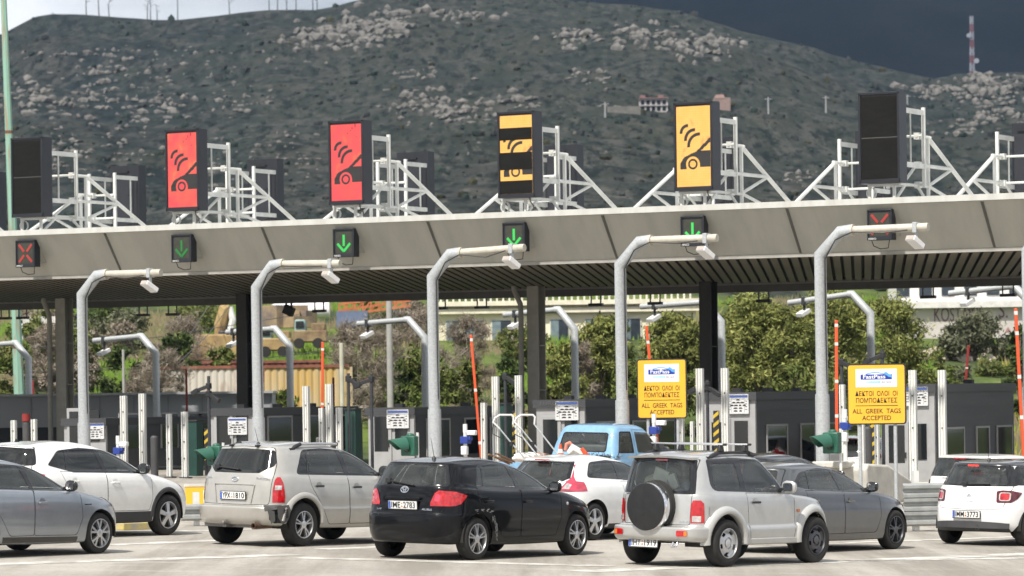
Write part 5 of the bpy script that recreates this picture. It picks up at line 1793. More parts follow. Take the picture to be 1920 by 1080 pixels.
# ================= far white small car
def car_mini():
    pm = paint('cream_white_paint', (0.76, 0.75, 0.69), 0, .35, dirtamt=.1)
    d = dict(paint=pm, xm=1.2, ex=(7, 3.2, 5, 2.8), wb=2.467, wr=.305, track=1.46, hw=.84, tyre_w=.195, arch=.345, arch_z=.325, floor=.2,
        rows=[(.25, .18, .20, -.48, 2.95, .68), (.27, .19, .21, -.56, 3.04, .78), (.40, .30, .38, -.60, 3.08, .83), (.58, .55, .56, -.60, 3.07, .842),
              (.75, .75, .72, -.58, 3.0, .835), (.88, .87, .86, -.56, 2.80, .82), (.94, .93, .90, -.55, 2.40, .80), (.98, .97, .94, -.53, 2.05, .78),
              (1.12, 1.11, 1.09, -.46, 1.88, .74), (1.27, 1.28, 1.26, -.37, 1.62, .69), (1.33, 1.345, 1.325, -.37, 1.45, .66), (1.365, 1.38, 1.36, -.36, 1.36, .60), (1.385, 1.405, 1.39, -.1, 1.2, .38), (1.40, 1.412, 1.405, .3, .9, .0)],
        dlo=S((-.46, .99, .03), (1.96, .945, .02), (1.66, 1.14), (1.36, 1.325, .06), (-.26, 1.33, .06)),
        glass=[dict(pts=S((-.38, 1.01, .04), (.55, 1.0, .04), (.55, 1.30, .04), (-.22, 1.30, .05)), m=glass_dark),
               dict(pts=S((.62, 1.0, .03), (1.82, .975, .03), (1.58, 1.14), (1.32, 1.30, .06), (.62, 1.315, .03)), m=glass_m, door=0)],
        doors=[S((.58, .28, .03), (1.82, .28, .06), (1.95, .55), (1.93, .935), (.58, .965))],
        handles=[(.76, .86)],
        hatch=RR((0, .50), (.62, .52, .05), (.64, .95), (.58, 1.33, .02), (0, 1.35)),
        rearglass=RR((0, .99), (.60, .99, .05), (.51, 1.29, .05), (0, 1.31)),
        rearframe=RR((0, .97), (.69, .97, .03), (.585, 1.325, .02), (0, 1.335)),
        windscreen=FR((0, .99), (.68, .99), (.64, 1.14), (.60, 1.32), (0, 1.35)),
        lamps=[dict(name='tail_lamp', m=lens_dark, pts=RR((.64, .68, .02), (.64, .90, .02), (.73, .90, .02), (.73, .68, .02)), sub=[('lamp_core', RR((.66, .70), (.66, .82), (.71, .82), (.71, .70)), lens_clear)]),
               dict(name='headlamp', m=lens_clear, pts=FR((.48, .70, .05), (.68, .70, .05), (.66, .88, .05), (.48, .88, .05)))],
        rims=[((5, 'wide'), .21, alloy)], front_seat=1.25, rear_seat=.35, seat_z=.42, seat_h=.55, dash=(1.85, .96), mirror=(1.72, 1.0), mirror_m=chrome)
    M = wheel_fix(1755, 984, 36, 1.46, 2.467, 'rl')
    r, sh = build_vehicle('small_white_car', 'small cream-white car with rounded roof, mostly hidden behind the white hatchback', 'car', d, M)
    b = MB()
    b.box((-.40, 0, 1.325), (.02, .26, .022))
    b.build('high_brake_lamp', lens_red, r)
    b = MB()
    b.beam((-.63, .25, .94), (-.63, -.25, .94), .04, .03)
    b.build('hatch_handle', chrome, r, bevel=.01)
    return r
# ================================================================== SIGNS AND FRAMES ON THE CANOPY
def rotm(p, extra=0.0):
    """frame at world point p: X along the canopy, Y away along the lanes"""
    return Matrix.Translation(p) @ Matrix.Rotation(-TH + extra, 4, 'Z')
vms_case = mat('charcoal_sign_case', (0.012, 0.013, 0.018), .45, var=.15)
led_off = mat('unlit_led_panel', (0.010, 0.010, 0.009), .8, spec=.15, var=.2, vscale=5, stretch=(.3, 1, 1.5))
led_ink = mat('dark_led_pixels', (0.02, 0.02, 0.02), .7, var=.1)
def led_mat(name, c1, c2, c3, s=1.0):
    m = bpy.data.materials.new(name)
    m.use_nodes = True
    n, lk = m.node_tree.nodes, m.node_tree.links.new
    b = n['Principled BSDF']
    b.inputs['Base Color'].default_value = (.02, .02, .02, 1)
    b.inputs['Roughness'].default_value = .7
    t = n.new('ShaderNodeTexCoord')
    sp = n.new('ShaderNodeSeparateXYZ')
    lk(t.outputs['Object'], sp.inputs[0])
    mp = n.new('ShaderNodeMapping')
    mp.inputs['Scale'].default_value = (1.0, 1, .8)
    lk(t.outputs['Object'], mp.inputs['Vector'])
    z = n.new('ShaderNodeTexNoise')
    z.inputs['Scale'].default_value = 2.4
    z.inputs['Detail'].default_value = 3
    lk(mp.outputs['Vector'], z.inputs['Vector'])
    r = n.new('ShaderNodeValToRGB')
    r.color_ramp.elements[0].position, r.color_ramp.elements[1].position = .36, .72
    r.color_ramp.elements[0].color = (*c1, 1)
    r.color_ramp.elements[1].color = (*c3, 1)
    e = r.color_ramp.elements.new(.58)
    e.color = (*c2, 1)
    lk(z.outputs['Fac'], r.inputs['Fac'])
    fac = None
    for ax, fr_, lo in (('X', 14, .78), ('Z', 16, .72)):
        mu = n.new('ShaderNodeMath'); mu.operation = 'MULTIPLY'; mu.inputs[1].default_value = fr_
        lk(sp.outputs[ax], mu.inputs[0])
        fc = n.new('ShaderNodeMath'); fc.operation = 'FRACT'
        lk(mu.outputs[0], fc.inputs[0])
        g = n.new('ShaderNodeMapRange')
        g.inputs['From Min'].default_value, g.inputs['From Max'].default_value = .0, .18
        g.inputs['To Min'].default_value, g.inputs['To Max'].default_value = lo, 1
        lk(fc.outputs[0], g.inputs['Value'])
        if fac is None: fac = g.outputs['Result']
        else:
            q = n.new('ShaderNodeMath'); q.operation = 'MULTIPLY'
            lk(fac, q.inputs[0]); lk(g.outputs['Result'], q.inputs[1])
            fac = q.outputs[0]
    st = n.new('ShaderNodeMath'); st.operation = 'MULTIPLY'; st.inputs[1].default_value = s
    lk(fac, st.inputs[0])
    lk(r.outputs['Color'], b.inputs['Emission Color'])
    lk(st.outputs[0], b.inputs['Emission Strength'])
    return m
led_red = led_mat('red_led_panel', (.90, .055, .070), (.92, .07, .06), (1.0, .17, .05), .84)
led_red2 = led_mat('orange_red_led_panel', (.90, .05, .065), (.92, .10, .06), (1.0, .24, .07), .84)
led_yel = led_mat('yellow_led_panel', (1.0, .47, .08), (1.0, .52, .11), (1.0, .26, .05), .92)
VW, VH, VD = 1.16, 2.38, .46
def pixelate(pts, g=.021):
    """staircase outline like an LED matrix"""
    out = []
    for (x0, y0), (x1, y1) in zip(pts, pts[1:] + pts[:1]):
        n = max(1, int(max(abs(x1 - x0), abs(y1 - y0)) / g))
        for i in range(n):
            f = i / n
            x, y = x0 + (x1 - x0) * f, y0 + (y1 - y0) * f
            out.append((round(x / g) * g, round(y / g) * g))
    res = [out[0]]
    for q in out[1:]:
        if q != res[-1]:
            if q[0] != res[-1][0] and q[1] != res[-1][1]:
                res.append((q[0], res[-1][1]))
            res.append(q)
    return res
def arc_band(cx, cy, r, w, a0, a1, n=14):
    o = [(cx + (r + w) * math.cos(R(a0 + (a1 - a0) * i / n)), cy + (r + w) * math.sin(R(a0 + (a1 - a0) * i / n))) for i in range(n + 1)]
    i_ = [(cx + r * math.cos(R(a0 + (a1 - a0) * i / n)), cy + r * math.sin(R(a0 + (a1 - a0) * i / n))) for i in range(n, -1, -1)]
    return o + i_
def make_vms(x, kind, label):
    u = U_of(x)
    p = MCAN @ Vector((u, .25, .40))
    t = empty('message_sign', label=label, cat='message sign', mw=rotm(p), group='variable message signs along the canopy front')
    b = MB()
    b.box((0, VD / 2, VH / 2), (VW, VD, VH))
    b.box((0, -.01, VH - .03), (VW, .05, .06)); b.box((0, -.01, .05), (VW, .05, .10))
    b.box((-VW / 2 + .03, -.01, VH / 2), (.06, .05, VH)); b.box((VW / 2 - .03, -.01, VH / 2), (.06, .05, VH))
    for sx in (-.32, .32):
        b.tube([(sx - .04, .2, VH), (sx - .03, .2, VH + .08), (sx + .03, .2, VH + .08), (sx + .04, .2, VH)], .012, 6)
    b.build('sign_case', vms_case, t, bevel=.008)
    sw, shh = VW - .15, VH - .22
    F_ = face_plane(0, -.004, .11 + shh / 2)
    b = MB()
    b.flat([(-sw / 2, -shh / 2), (sw / 2, -shh / 2), (sw / 2, shh / 2), (-sw / 2, shh / 2)], F_)
    sm = {'off': led_off, 'red': led_red, 'red2': led_red2, 'yel': led_yel, 'band': led_yel}[kind]
    scr = b.build('led_screen', sm, t)
    if kind == 'off':
        b = MB()
        b.box((0, -.006, .11 + shh * .5), (sw, .006, .02))
        b.build('module_joint', mat('panel_joint', (.075, .075, .07), .7), scr)
        return t
    b = MB()
    Z = .003
    def sub(pts, z=Z):
        b.flat(pixelate(pts), F_, z)
    for cx_, cy_, r_ in ((-.17, .37, .15), (.03, .18, .22), (.17, .01, .27)):
        k = arc_band(cx_, cy_, r_, .085, 84, 186)
        n2 = len(k) // 2
        for i in range(n2 - 1):
            b.flat([k[i], k[i + 1], k[-2 - i], k[-1 - i]], F_, Z)
    b.build('wave_symbol', led_ink, scr)
    b = MB()
    sub([(.19, -.56), (sw / 2, -.56), (sw / 2, -.13), (.19, -.13)])
    sub([(.08, -.15), (.19, -.15), (sw / 2, .11), (sw / 2, .22)])
    sub([(-.40, -.60), (-.21, -.60), (-.21, -.44), (-.40, -.44)])
    sub([(-.40, -.45), (-.30, -.29), (-.02, -.17), (.19, -.12), (.19, -.47), (-.22, -.47)])
    ring = arc_band(-.02, -.48, .09, .055, 0, 360, 28)
    n2 = len(ring) // 2
    for i in range(n2 - 1):
        b.flat([ring[i], ring[i + 1], ring[-2 - i], ring[-1 - i]], F_, Z * 2.4)
    b.build('pictogram', led_ink, scr)
    b = MB()
    b.flat([(-.02 + .205 * math.cos(a_), -.48 + .205 * math.sin(a_)) for a_ in np.linspace(0, 6.1, 32)], F_, Z * 1.8)
    b.build('wheel_arch_outline', sm, scr)
    if kind[:3] == 'red':
        b = MB()
        for x_, z_, w_, h_ in ((.30, .98, .025, .16), (.20, .93, .02, .06), (.14, .88, .03, .03), (.05, .80, .02, .04), (.33, .70, .02, .02)):
            b.flat([(x_, z_), (x_ + w_, z_), (x_ + w_, z_ + h_), (x_, z_ + h_)], F_, Z)
        b.build('dead_pixels', mat('dead_led', (.12, .015, .012), .7, var=0), scr)
    if kind == 'band':
        b = MB()
        for z0, z1 in ((.40, .74), (-.42, .06), (-1.08, -.72)):
            b.flat([(-sw / 2, z0), (sw / 2, z0), (sw / 2, z1), (-sw / 2, z1)], F_, Z * 3)
        b.build('dead_led_rows', led_off, scr)
    b = MB()
    b.tube([(.30, .2, 0), (.31, .22, -.12), (.36, .30, -.22), (.34, .34, -.36)], .018, 6)
    b.build('supply_cable', mat('brown_cable', (.10, .075, .05), .7), t)
    return t
VMSX = [43, 334, 642, 961, 1294, 1643]
make_vms(VMSX[0], 'off', 'dark switched-off message sign at the left end, in front of the green mast')
make_vms(VMSX[1], 'red2', 'red message sign tinged orange, farther left of the two red ones')
make_vms(VMSX[2], 'red', 'evenly red message sign with car pictogram, between an orange-red and a striped sign')
make_vms(VMSX[3], 'band', 'yellow message sign broken up by black bands')
make_vms(VMSX[4], 'yel', 'complete yellow message sign with car and waves pictogram')
make_vms(VMSX[5], 'off', 'dark switched-off message sign at the right, nearest to the camera')
def frame_mesh(label, grp, M):
    b = MB()
    for sx in (-.52, .52):
        for z in (2.32, .90):
            b.beam((sx, .44, z), (sx, 1.75, z), .06, .13)
        b.tube([(sx, .85, .9), (sx, .85, 2.32)], .026, 6)
        b.beam((sx, 1.75, .35), (sx, 1.75, 2.46), .075, .09)
    T = [((1.75, 1.72), (2.72, 1.72), .045), ((2.55, -.05), (2.55, 1.72), .055), ((2.6, 1.70), (6.4, -.05), .058), ((1.75, .95), (4.25, .95), .05), ((4.25, .95), (2.55, .42), .045), ((2.55, .42), (5.0, -.05), .045), ((1.75, .95), (.9, .45), .04), ((.45, .40), (2.55, .40), .04), ((.30, -.05), (1.0, .40), .04), ((1.75, .42), (2.5, -.05), .04)]
    for (y0, z0), (y1, z1), r in T:
        b.tube([(.30, y0, z0), (.30, y1, z1)], r, 8)
    for z in (1.72, .95, .42):
        b.tube([(-.52, 1.80, z), (.52, 1.80, z)], .035, 8)
        b.box((.30, 1.86, z), (.15, .18, .17))
    for sx in (-.4, .3): b.beam((sx, .25, .33), (sx, .25, -.05), .07, .07)
    b.box((0, .28, .36), (.9, .12, .06))
    for k in range(4):
        M2 = Matrix.Translation((-.38, .32, .16)) @ Matrix.Rotation(R(90), 4, 'X') @ Matrix.Rotation(R(25 * k), 4, 'Y')
        b.tube([M2 @ Vector((.13 * math.cos(a), .15 * math.sin(a), 0)) for a in np.linspace(0, 6.28, 13)], .012, 5)
    o = b.build('sign_frame', offwhite, smooth=True, angle=40)
    o.matrix_world = M
    tag(o, label, 'support frame', grp)
    return o
fr0 = None
for i in range(-1, 7):
    u = U_of(VMSX[0]) + (U_of(VMSX[5]) - U_of(VMSX[0])) / 5 * i
    M = rotm(MCAN @ Vector((u, .25, 0)))
    names = {0: 'the dark sign at the left end', 1: 'the orange-tinged red sign', 2: 'the evenly red sign', 3: 'the black-banded yellow sign', 4: 'the complete yellow sign', 5: 'the dark sign at the right'}
    lab = 'white tubular frame holding up ' + names[i] if i in names else ('white tubular frame at the right edge of the canopy roof' if i == 6 else 'white tubular frame at the left edge of the canopy roof')
    if fr0 is None:
        fr0 = frame_mesh(lab, 'white sign frames on the canopy roof', M)
    else:
        c = fr0.copy(); COL.objects.link(c); c.matrix_world = M; c['label'] = lab
# signs for the other direction, seen from behind, on mirrored frames
REARX = [-25, 236, 494, 776, 1055, 1345, 1640, 1935]
def rear_sign(i, x):
    q = dn_point(x, 13.2)
    p = MCAN @ Vector((q.x, 13.2, .40))
    k = ('left of the orange-tinged red sign', 'right of the orange-tinged red sign', 'right of the evenly red sign', 'right of the black-banded yellow sign', 'right of the complete yellow sign', 'left of the dark right-hand sign', 'at the right edge')
    lab = 'dark back of a message sign facing the other way, ' + (k[i - 1] if i else 'at the left edge')
    t = empty('reversed_message_sign', label=lab, cat='message sign', mw=rotm(p), group='message signs seen from behind')
    b = MB(); b.box((0, .2, VH / 2), (VW, .42, VH))
    b.box((-.1, -.03, VH - .22), (.55, .08, .05))
    for sx in (-.4, .4): b.tube([(sx - .04, .2, VH), (sx, .2, VH + .07), (sx + .04, .2, VH)], .012, 6)
    b.build('sign_case', vms_case, t, bevel=.01)
    b = MB(); b.box((-.08, -.02, VH / 2 - .05), (.86, .03, VH - .55)); b.box((.20, -.05, 1.5), (.16, .06, .22)); b.box((.20, -.05, .5), (.16, .06, .22))
    b.build('service_door', mat('sign_door', (.018, .019, .025), .5), t, bevel=.006)
    return t
fr1 = None
for i, x in enumerate(REARX):
    rear_sign(i, x)
    q = dn_point(x, 13.2)
    M = rotm(MCAN @ Vector((q.x, 13.65, 0))) @ Matrix.Rotation(math.pi, 4, 'Z')
    c = fr0.copy(); COL.objects.link(c); c.matrix_world = M
    c['label'] = 'white tubular frame of the reversed sign ' + ('at the left edge', 'left of the orange-tinged red sign', 'right of the orange-tinged red sign', 'right of the evenly red sign', 'right of the black-banded yellow sign', 'right of the complete yellow sign', 'left of the dark right-hand sign', 'at the right edge')[i]
    c['group'] = 'white frames of the reversed signs'
# ------------------------------------------------------------------ lane signals on the fascia
sig_case = mat('signal_case', (0.014, 0.016, 0.022), .45, var=.1)
sig_face = mat('signal_face', (0.030, 0.032, 0.022), .6, var=.2, vscale=9)
def glow(name, c, s):
    m = mat(name, tuple(v * .12 for v in c), .5, var=0, emit=s)
    m.node_tree.nodes['Principled BSDF'].inputs['Emission Color'].default_value = (*c, 1)
    return m
SIGX = [46, 339, 643, 962, 1297, 1648]
def lane_signal(i, x, kind, em, label):
    p = MCAN @ Vector((U_of(x), .10, -1.10))
    t = empty('lane_signal', label=label, cat='lane signal', mw=rotm(p), group='lane signals on the fascia')
    W_, H_ = .70, .80
    b = MB(); b.box((0, .07, H_ / 2), (W_, .26, H_))
    b.box((0, -.07, H_ - .02), (W_, .05, .04)); b.box((W_ / 2 - .015, -.07, H_ / 2), (.03, .05, H_)); b.box((-W_ / 2 + .015, -.07, H_ / 2), (.03, .05, H_))
    b.build('signal_case', sig_case, t, bevel=.008)
    F_ = face_plane(0, -.064, H_ / 2)
    b = MB(); b.flat([(-.27, -.30), (.27, -.30), (.27, .32), (-.27, .32)], F_)
    fc = b.build('signal_face', sig_face, t)
    b = MB()
    def bar(x0, y0, x1, y1, w=.034):
        d = Vector((x1 - x0, y1 - y0)).normalized(); n = Vector((-d.y, d.x)) * w
        pts = [(x0 + n.x, y0 + n.y), (x0 - n.x, y0 - n.y), (x1 - n.x, y1 - n.y), (x1 + n.x, y1 + n.y)]
        b.prism(pts[::-1] if (pts[1][0] - pts[0][0]) * (pts[2][1] - pts[1][1]) - (pts[1][1] - pts[0][1]) * (pts[2][0] - pts[1][0]) < 0 else pts, .012, F_)
    if kind == 'x':
        for sx in (-1, 1):
            bar(sx * .235, .27, sx * .05, .06); bar(sx * .235, -.25, sx * .05, -.05)
        m = glow('red_cross_led_%d' % i, (.75, .07, .06), em)
    else:
        bar(0, .23, 0, -.09); bar(-.21, -.02, .0, -.24); bar(.21, -.02, .0, -.24)
        m = glow('green_arrow_led_%d' % i, (.06, .80, .14), em)
    b.build('signal_symbol', m, fc)
    b = MB()
    for sx in (.30,):
        b.add([(sx, .20, .68), (sx, .20, .12), (sx, .78, .12), (sx + .04, .20, .68), (sx + .04, .20, .12), (sx + .04, .78, .12)], [(0, 1, 2), (3, 5, 4), (0, 3, 4, 1), (0, 2, 5, 3), (1, 4, 5, 2)])
    b.build('mounting_bracket', fas, t)
    b = MB()
    b.tube([(-.3, .1, 0), (-.26, .12, -.14), (-.10, .2, -.22), (.12, .2, -.2), (.2, .1, 0)], .012, 5)
    b.build('signal_cable', black, t)
    text_mesh('maker_lettering', 'SWARCO', .075, mat('white_lettering', (.7, .7, .68), .5, var=0), t, face_plane(-.20, -.098, .035), width=.22)
    return t
for a in ((0, SIGX[0], 'x', .42, 'lane signal with complete dim red cross at the left end of the fascia'), (1, SIGX[1], 'a', .09, 'lane signal with very faint dark green arrow'),
          (2, SIGX[2], 'a', .55, 'lane signal with bright green arrow, not crossed by any pole arm'), (3, SIGX[3], 'a', .6, 'lane signal with bright green arrow above a camera arm tip, below the banded sign'),
          (4, SIGX[4], 'a', .65, 'lane signal with bright green arrow whose lower half a pole arm hides'), (5, SIGX[5], 'x', .38, 'lane signal with red cross half hidden by a pole arm at the right')):
    lane_signal(*a)

# ================================================================== CAMERA POLES
arm_m = mat('pole_arm_cream', (0.48, 0.45, 0.38), .55, .1, var=.12, vscale=5)
def near_pole(i, xb, ytop, el, end, slv, box, label):
    Y = rowY(xb, 92.5)
    a = P(xb, ytop, Y)
    base = Vector((a.x, a.y, gz(a.x)))
    t = empty('camera_pole', base, -TH, label, 'camera pole', 'bent camera poles before the canopy')
    zt = a.z - base.z
    sc = F / Y
    zs = zt - (slv - ytop) / sc
    dx = (el[0] - xb) / sc / .873
    dz = (ytop - el[1]) / sc
    ex = (end[0] - xb) / sc / .873
    ez = zt + dz + (el[1] - end[1]) / sc - .03 * (ex - dx) * .6
    b = MB()
    b.tube([(0, 0, 0), (0, 0, zs)], .175, 16)
    b.tube([(0, 0, zs), (0, 0, zs + .05), (0, 0, zs + .051), (0, 0, zt), (dx - .05, 0, zt + dz - .03), (dx + .25, 0, zt + dz)], [.172, .172, .15, .145, .145, .145], 16)
    b.lathe([(.30, 0), (.30, .04), (.0, .04)], None, 16)
    b.lathe([(.145, zt - .02), (.153, zt - .012), (.153, zt + .012), (.145, zt + .02)], None, 16)
    b.build('pole', galv, t, smooth=True, angle=50)
    b = MB(); rc = random.Random(i); b.tube([(.15, -.04, zs + .3), (.152, -.06, zs + 1.4), (.15, -.05, zt - .1), (dx * .6 + .1, -.13, zt + dz * .6), (dx + .3, -.13, zt + dz - .05), ((dx + ex) / 2, -.11, zt + dz - .07 - rc.uniform(.02, .07)), (ex - .5, -.1, ez - .06)], .014, 5); b.build('pole_cable', black, t)
    b = MB()
    b.tube([(dx + .15, 0, zt + dz), (ex, 0, ez)], .10, 14)
    b.tube([(dx + .24, 0, zt + dz), (dx + .30, 0, zt + dz)], .145, 14)
    b.build('pole_arm', arm_m, t, smooth=True, angle=50)
    bx = (box[0] - xb) / sc / .873 + .1
    bz = zt + (ytop - box[1]) / sc
    za = zt + dz + (ez - zt - dz) * (bx - dx) / (ex - dx)
    cam_box(bx, bz, za, 1, ('farthest left', 'second from the left', 'third from the left', 'fourth from the left', 'on the pole before the right-hand sign', 'at the right edge')[i], t)
def cam_box(bx, bz, za, side, which, pole):
    """number-plate camera hanging under the arm: stays with its pole as a thing of its own"""
    M = pole.matrix_basis
    r = empty('plate_camera', label=('white box camera slung under the pole arm ' if side > 0 else 'camera under the far pole arm ') + which, cat='camera', group='plate cameras under the arms')
    r.matrix_world = Matrix.Translation(pole.location) @ Matrix.Rotation(-TH, 4, 'Z') @ Matrix.Translation((bx, 0, za))
    dz = bz - za
    b = MB()
    b.box((.03, 0, 0), (.11, .25, .25))
    b.tube([(.03, 0, -.1), (.03, 0, dz + .05)], .045, 8)
    b.build('bracket', galv if side > 0 else darkmetal, r, bevel=.01)
    q = Matrix.Rotation(R(-16), 3, 'Z') @ Matrix.Rotation(R(-30), 3, 'X') if side > 0 else Matrix.Rotation(R(180 - 20), 3, 'Z') @ Matrix.Rotation(R(-24), 3, 'X')
    b = MB()
    b.box((.0, 0, dz - .02), (.28, .44, .14), q)
    b.build('camera_housing', mat('camera_white', (.74, .73, .72), .4, var=.03) , r, bevel=.02)
    b = MB()
    fwd = q @ Vector((0, -.22, 0))
    b.box(Vector((0, 0, dz - .02)) + fwd, (.24, .02, .11), q)
    b.build('lens_window', mat('lens_window', (.42, .38, .34), .3) if side > 0 else gap_black, r)
    return r
NP = [(154, 553, (187, 516), (311, 514), 796, (282, 540)), (481, 540, (516, 497), (643, 497), 786, (618, 523)), (811, 520, (848, 476), (984, 468), 771, (953, 496)), (1163, 497, (1202, 453), (1340, 450), 754, (1312, 478)), (1538, 478, (1578, 434), (1729, 430), 743, (1699, 459)), (1927, 470, (1970, 420), (2120, 415), 730, (2080, 445))]
NL = ['grey bent camera pole farthest left', 'grey bent camera pole beside the dark column at left', 'grey bent camera pole under the banded yellow sign, left of the pale middle column', 'grey bent camera pole left of the smaller yellow notice', 'grey bent camera pole left of the larger yellow notice', 'grey camera pole cut by the right edge of the picture']
for i, (n_, l_) in enumerate(zip(NP, NL)):
    near_pole(i, *n_, l_)
FP = [(53, 672, (28, 643), (-90, 648), (-60, 668)), (292, 662, (264, 630), (168, 636), (188, 657)), (543, 648, (515, 616), (420, 620), (432, 641)), (796, 633, (766, 599), (668, 604), (686, 624)), (1077, 617, (1048, 580), (945, 587), (965, 606)), (1352, 603, (1322, 566), (1205, 571), (1229, 592)), (1632, 588, (1600, 551), (1485, 564), (1512, 582)), (1935, 572, (1905, 536), (1790, 546), (1822, 562))]
for i, (xb, ytop, el, end, box) in enumerate(FP):
    Y = rowY(xb, 119)
    a = P(xb, ytop, Y)
    base = Vector((a.x, a.y, gz(a.x)))
    lab = 'far grey camera pole behind the canopy, ' + ('at the left edge', 'right of the first column', 'right of the dark column at left', 'hidden behind the banded sign pole', 'right of the pale middle column', 'behind the right dark column', 'between the larger yellow notice and its pole', 'at the right edge')[i]
    t = empty('far_camera_pole', base, -TH, lab, 'camera pole', 'bent camera poles beyond the canopy')
    sc = F / Y
    zt = a.z - base.z
    dx, dz = (el[0] - xb) / sc / .873, (ytop - el[1]) / sc
    ex = (end[0] - xb) / sc / .873
    ez = zt + dz + (el[1] - end[1]) / sc
    b = MB()
    b.tube([(0, 0, 0), (0, 0, zt), (dx, 0, zt + dz), (dx - .15, 0, zt + dz)], [.13, .12, .12, .12], 12)
    b.build('pole', galv, t, smooth=True, angle=50)
    b = MB(); b.tube([(dx - .1, 0, zt + dz), (ex, 0, ez)], .095, 12)
    b.build('pole_arm', galv, t, smooth=True)
    bx, bz = (box[0] - xb) / sc / .873, zt + (ytop - box[1]) / sc
    za = zt + dz + (ez - zt - dz) * (bx - dx) / (ex - dx)
    cam_box(bx, bz, za, -1, lab.split(', ')[1], t)

# ================================================================== BOOTHS
booth_dark = mat('booth_dark_cladding', (0.050, 0.051, 0.055), .5, var=.12, vscale=2, stretch=(.2, .2, 2))
booth_pale = mat('booth_pale_panel', (0.33, 0.33, 0.33), .5, var=.08)
booth_glass = mat('booth_glass', (0.012, 0.014, 0.016), .06, var=.2, vscale=1.2, spec=.8)
price_m = mat('price_board_white', (.60, .60, .60), .5, var=.03)
price_b = mat('price_board_blue', (.05, .09, .28), .5, var=0)
def booth(i, xl, xr, ytop, sgn, label):
    xc = (xl + xr) / 2
    Y = rowY(xc, 102)
    a = P(xc, ytop, Y)
    base = Vector((a.x, a.y, gz(a.x)))
    t = empty('toll_booth', base, -TH, label, 'toll booth', 'toll booths')
    hh = a.z - base.z
    W_, L_ = 1.55, 5.6
    b = MB()
    b.box((0, L_ / 2 + .06, hh / 2), (W_, L_, hh - .12))
    b.box((0, L_ / 2, hh - .10), (W_ + .12, L_ + .2, .22))
    for k in range(5):
        b.box((W_ / 2 + .004, L_ / 2 + .06, hh * .60 + k * .13), (.012, L_ - .1, .012))
    b.build('cabin_wall', booth_dark, t)
    b = MB(); b.box((0, .03, hh * .5), (W_ - .02, .1, hh - .06)); b.build('front_panel', booth_pale, t)
    b = MB(); b.box((-.30, -.045, 1.02), (.66, .05, 1.72)); dr = b.build('door', booth_pale, t, bevel=.01)
    b = MB(); b.box((-.30, -.072, 1.28), (.46, .012, 1.0)); b.build('door_pane', booth_glass, dr)
    b = MB(); b.box((-.04, -.09, .98), (.03, .04, .16)); b.build('door_handle', black, dr)
    b = MB(); b.box((.34, -.03, 1.34), (.40, .03, .95)); b.build('window', booth_glass, t)
    for y0, wd in ((1.0, 1.3), (3.0, .9), (4.6, 1.1)):
        b = MB(); b.box((W_ / 2 + .01, y0 + .3, 1.15), (.03, wd, 1.0)); sw_ = b.build('side_window', booth_glass, t)
        b = MB()
        for dy in (-wd / 2, wd / 2): b.box((W_ / 2 + .02, y0 + .3 + dy, 1.15), (.035, .05, 1.08))
        b.box((W_ / 2 + .02, y0 + .3, 1.68), (.035, wd + .06, .05)); b.build('window_frame', booth_pale, sw_)
    for y0 in (.5, 2.4, 4.3):
        b = MB(); b.box((0, y0, hh + .05), (.25, .18, .14)); b.build('roof_lamp', black, t)
    # price board
    sx = (sgn[0] + sgn[1]) / 2
    sc = F / Y
    zc = hh + (ytop - (sgn[2] + sgn[3]) / 2) / sc
    bw, bh = (sgn[1] - sgn[0]) / sc / .88, (sgn[3] - sgn[2]) / sc
    xo = (sx - xc) / sc / .88
    F_ = face_plane(xo, -.10, zc)
    b = MB(); b.prism(rrect(bw, bh, .02), .03, F_ @ Matrix.Translation((0, 0, -.03)))
    pb = b.build('price_board', price_m, t)
    b = MB(); b.flat([(-bw * .46, bh * .32), (bw * .46, bh * .32), (bw * .46, bh * .44), (-bw * .46, bh * .44)], F_, .003); b.build('board_header', price_b, pb)
    b = MB()
    rnd = random.Random(5)
    for r_, n_ in ((.20, 1), (.06, 3), (-.08, 4), (-.22, 2), (-.36, 2)):
        for k in range(n_):
            cx_ = (k - (n_ - 1) / 2) * bw * (.20 if n_ > 2 else .24)
            ww = bw * rnd.uniform(.06, .10)
            b.flat([(cx_ - ww, bh * r_ - bh * .03), (cx_ + ww, bh * r_ - bh * .03), (cx_ + ww, bh * r_ + bh * .012), (cx_ + ww * .5, bh * r_ + bh * .045), (cx_ - ww * .6, bh * r_ + bh * .045), (cx_ - ww, bh * r_)], F_, .003)
    for vx in (-.32, .30):
        b.flat([(bw * vx, -bh * .44), (bw * vx + .006, -bh * .44), (bw * vx + .006, bh * .28), (bw * vx, bh * .28)], F_, .003)
    for r_ in (.12, -.02, -.16, -.30):
        for xx in (-.40, .39):
            b.flat([(bw * xx - .03, bh * r_), (bw * xx + .03, bh * r_), (bw * xx + .03, bh * r_ + .018), (bw * xx - .03, bh * r_ + .018)], F_, .003)
    b.build('board_pictograms', plate_ink, pb)
    if i in (1, 2, 3, 4):
        text_mesh('booth_lettering', 'EURO', .15, booth_dark if i == 1 else mat('grey_lettering', (.11, .11, .115), .5, var=0), t, face_plane(-.32, -.025 if i != 3 else -.115, hh - .28 if i in (1,) else hh - .10), width=.55)
BT = [(112, 207, 785, (165, 201, 793, 823)), (397, 476, 766, (430, 467, 783, 815)), (692, 775, 765, (728, 770, 768, 803)), (1010, 1092, 750, (1044, 1087, 752, 788)), (1325, 1412, 736, (1367, 1405, 739, 776)), (1658, 1745, 721, (1700, 1740, 725, 761)), (1990, 2080, 706, (2020, 2060, 712, 745))]
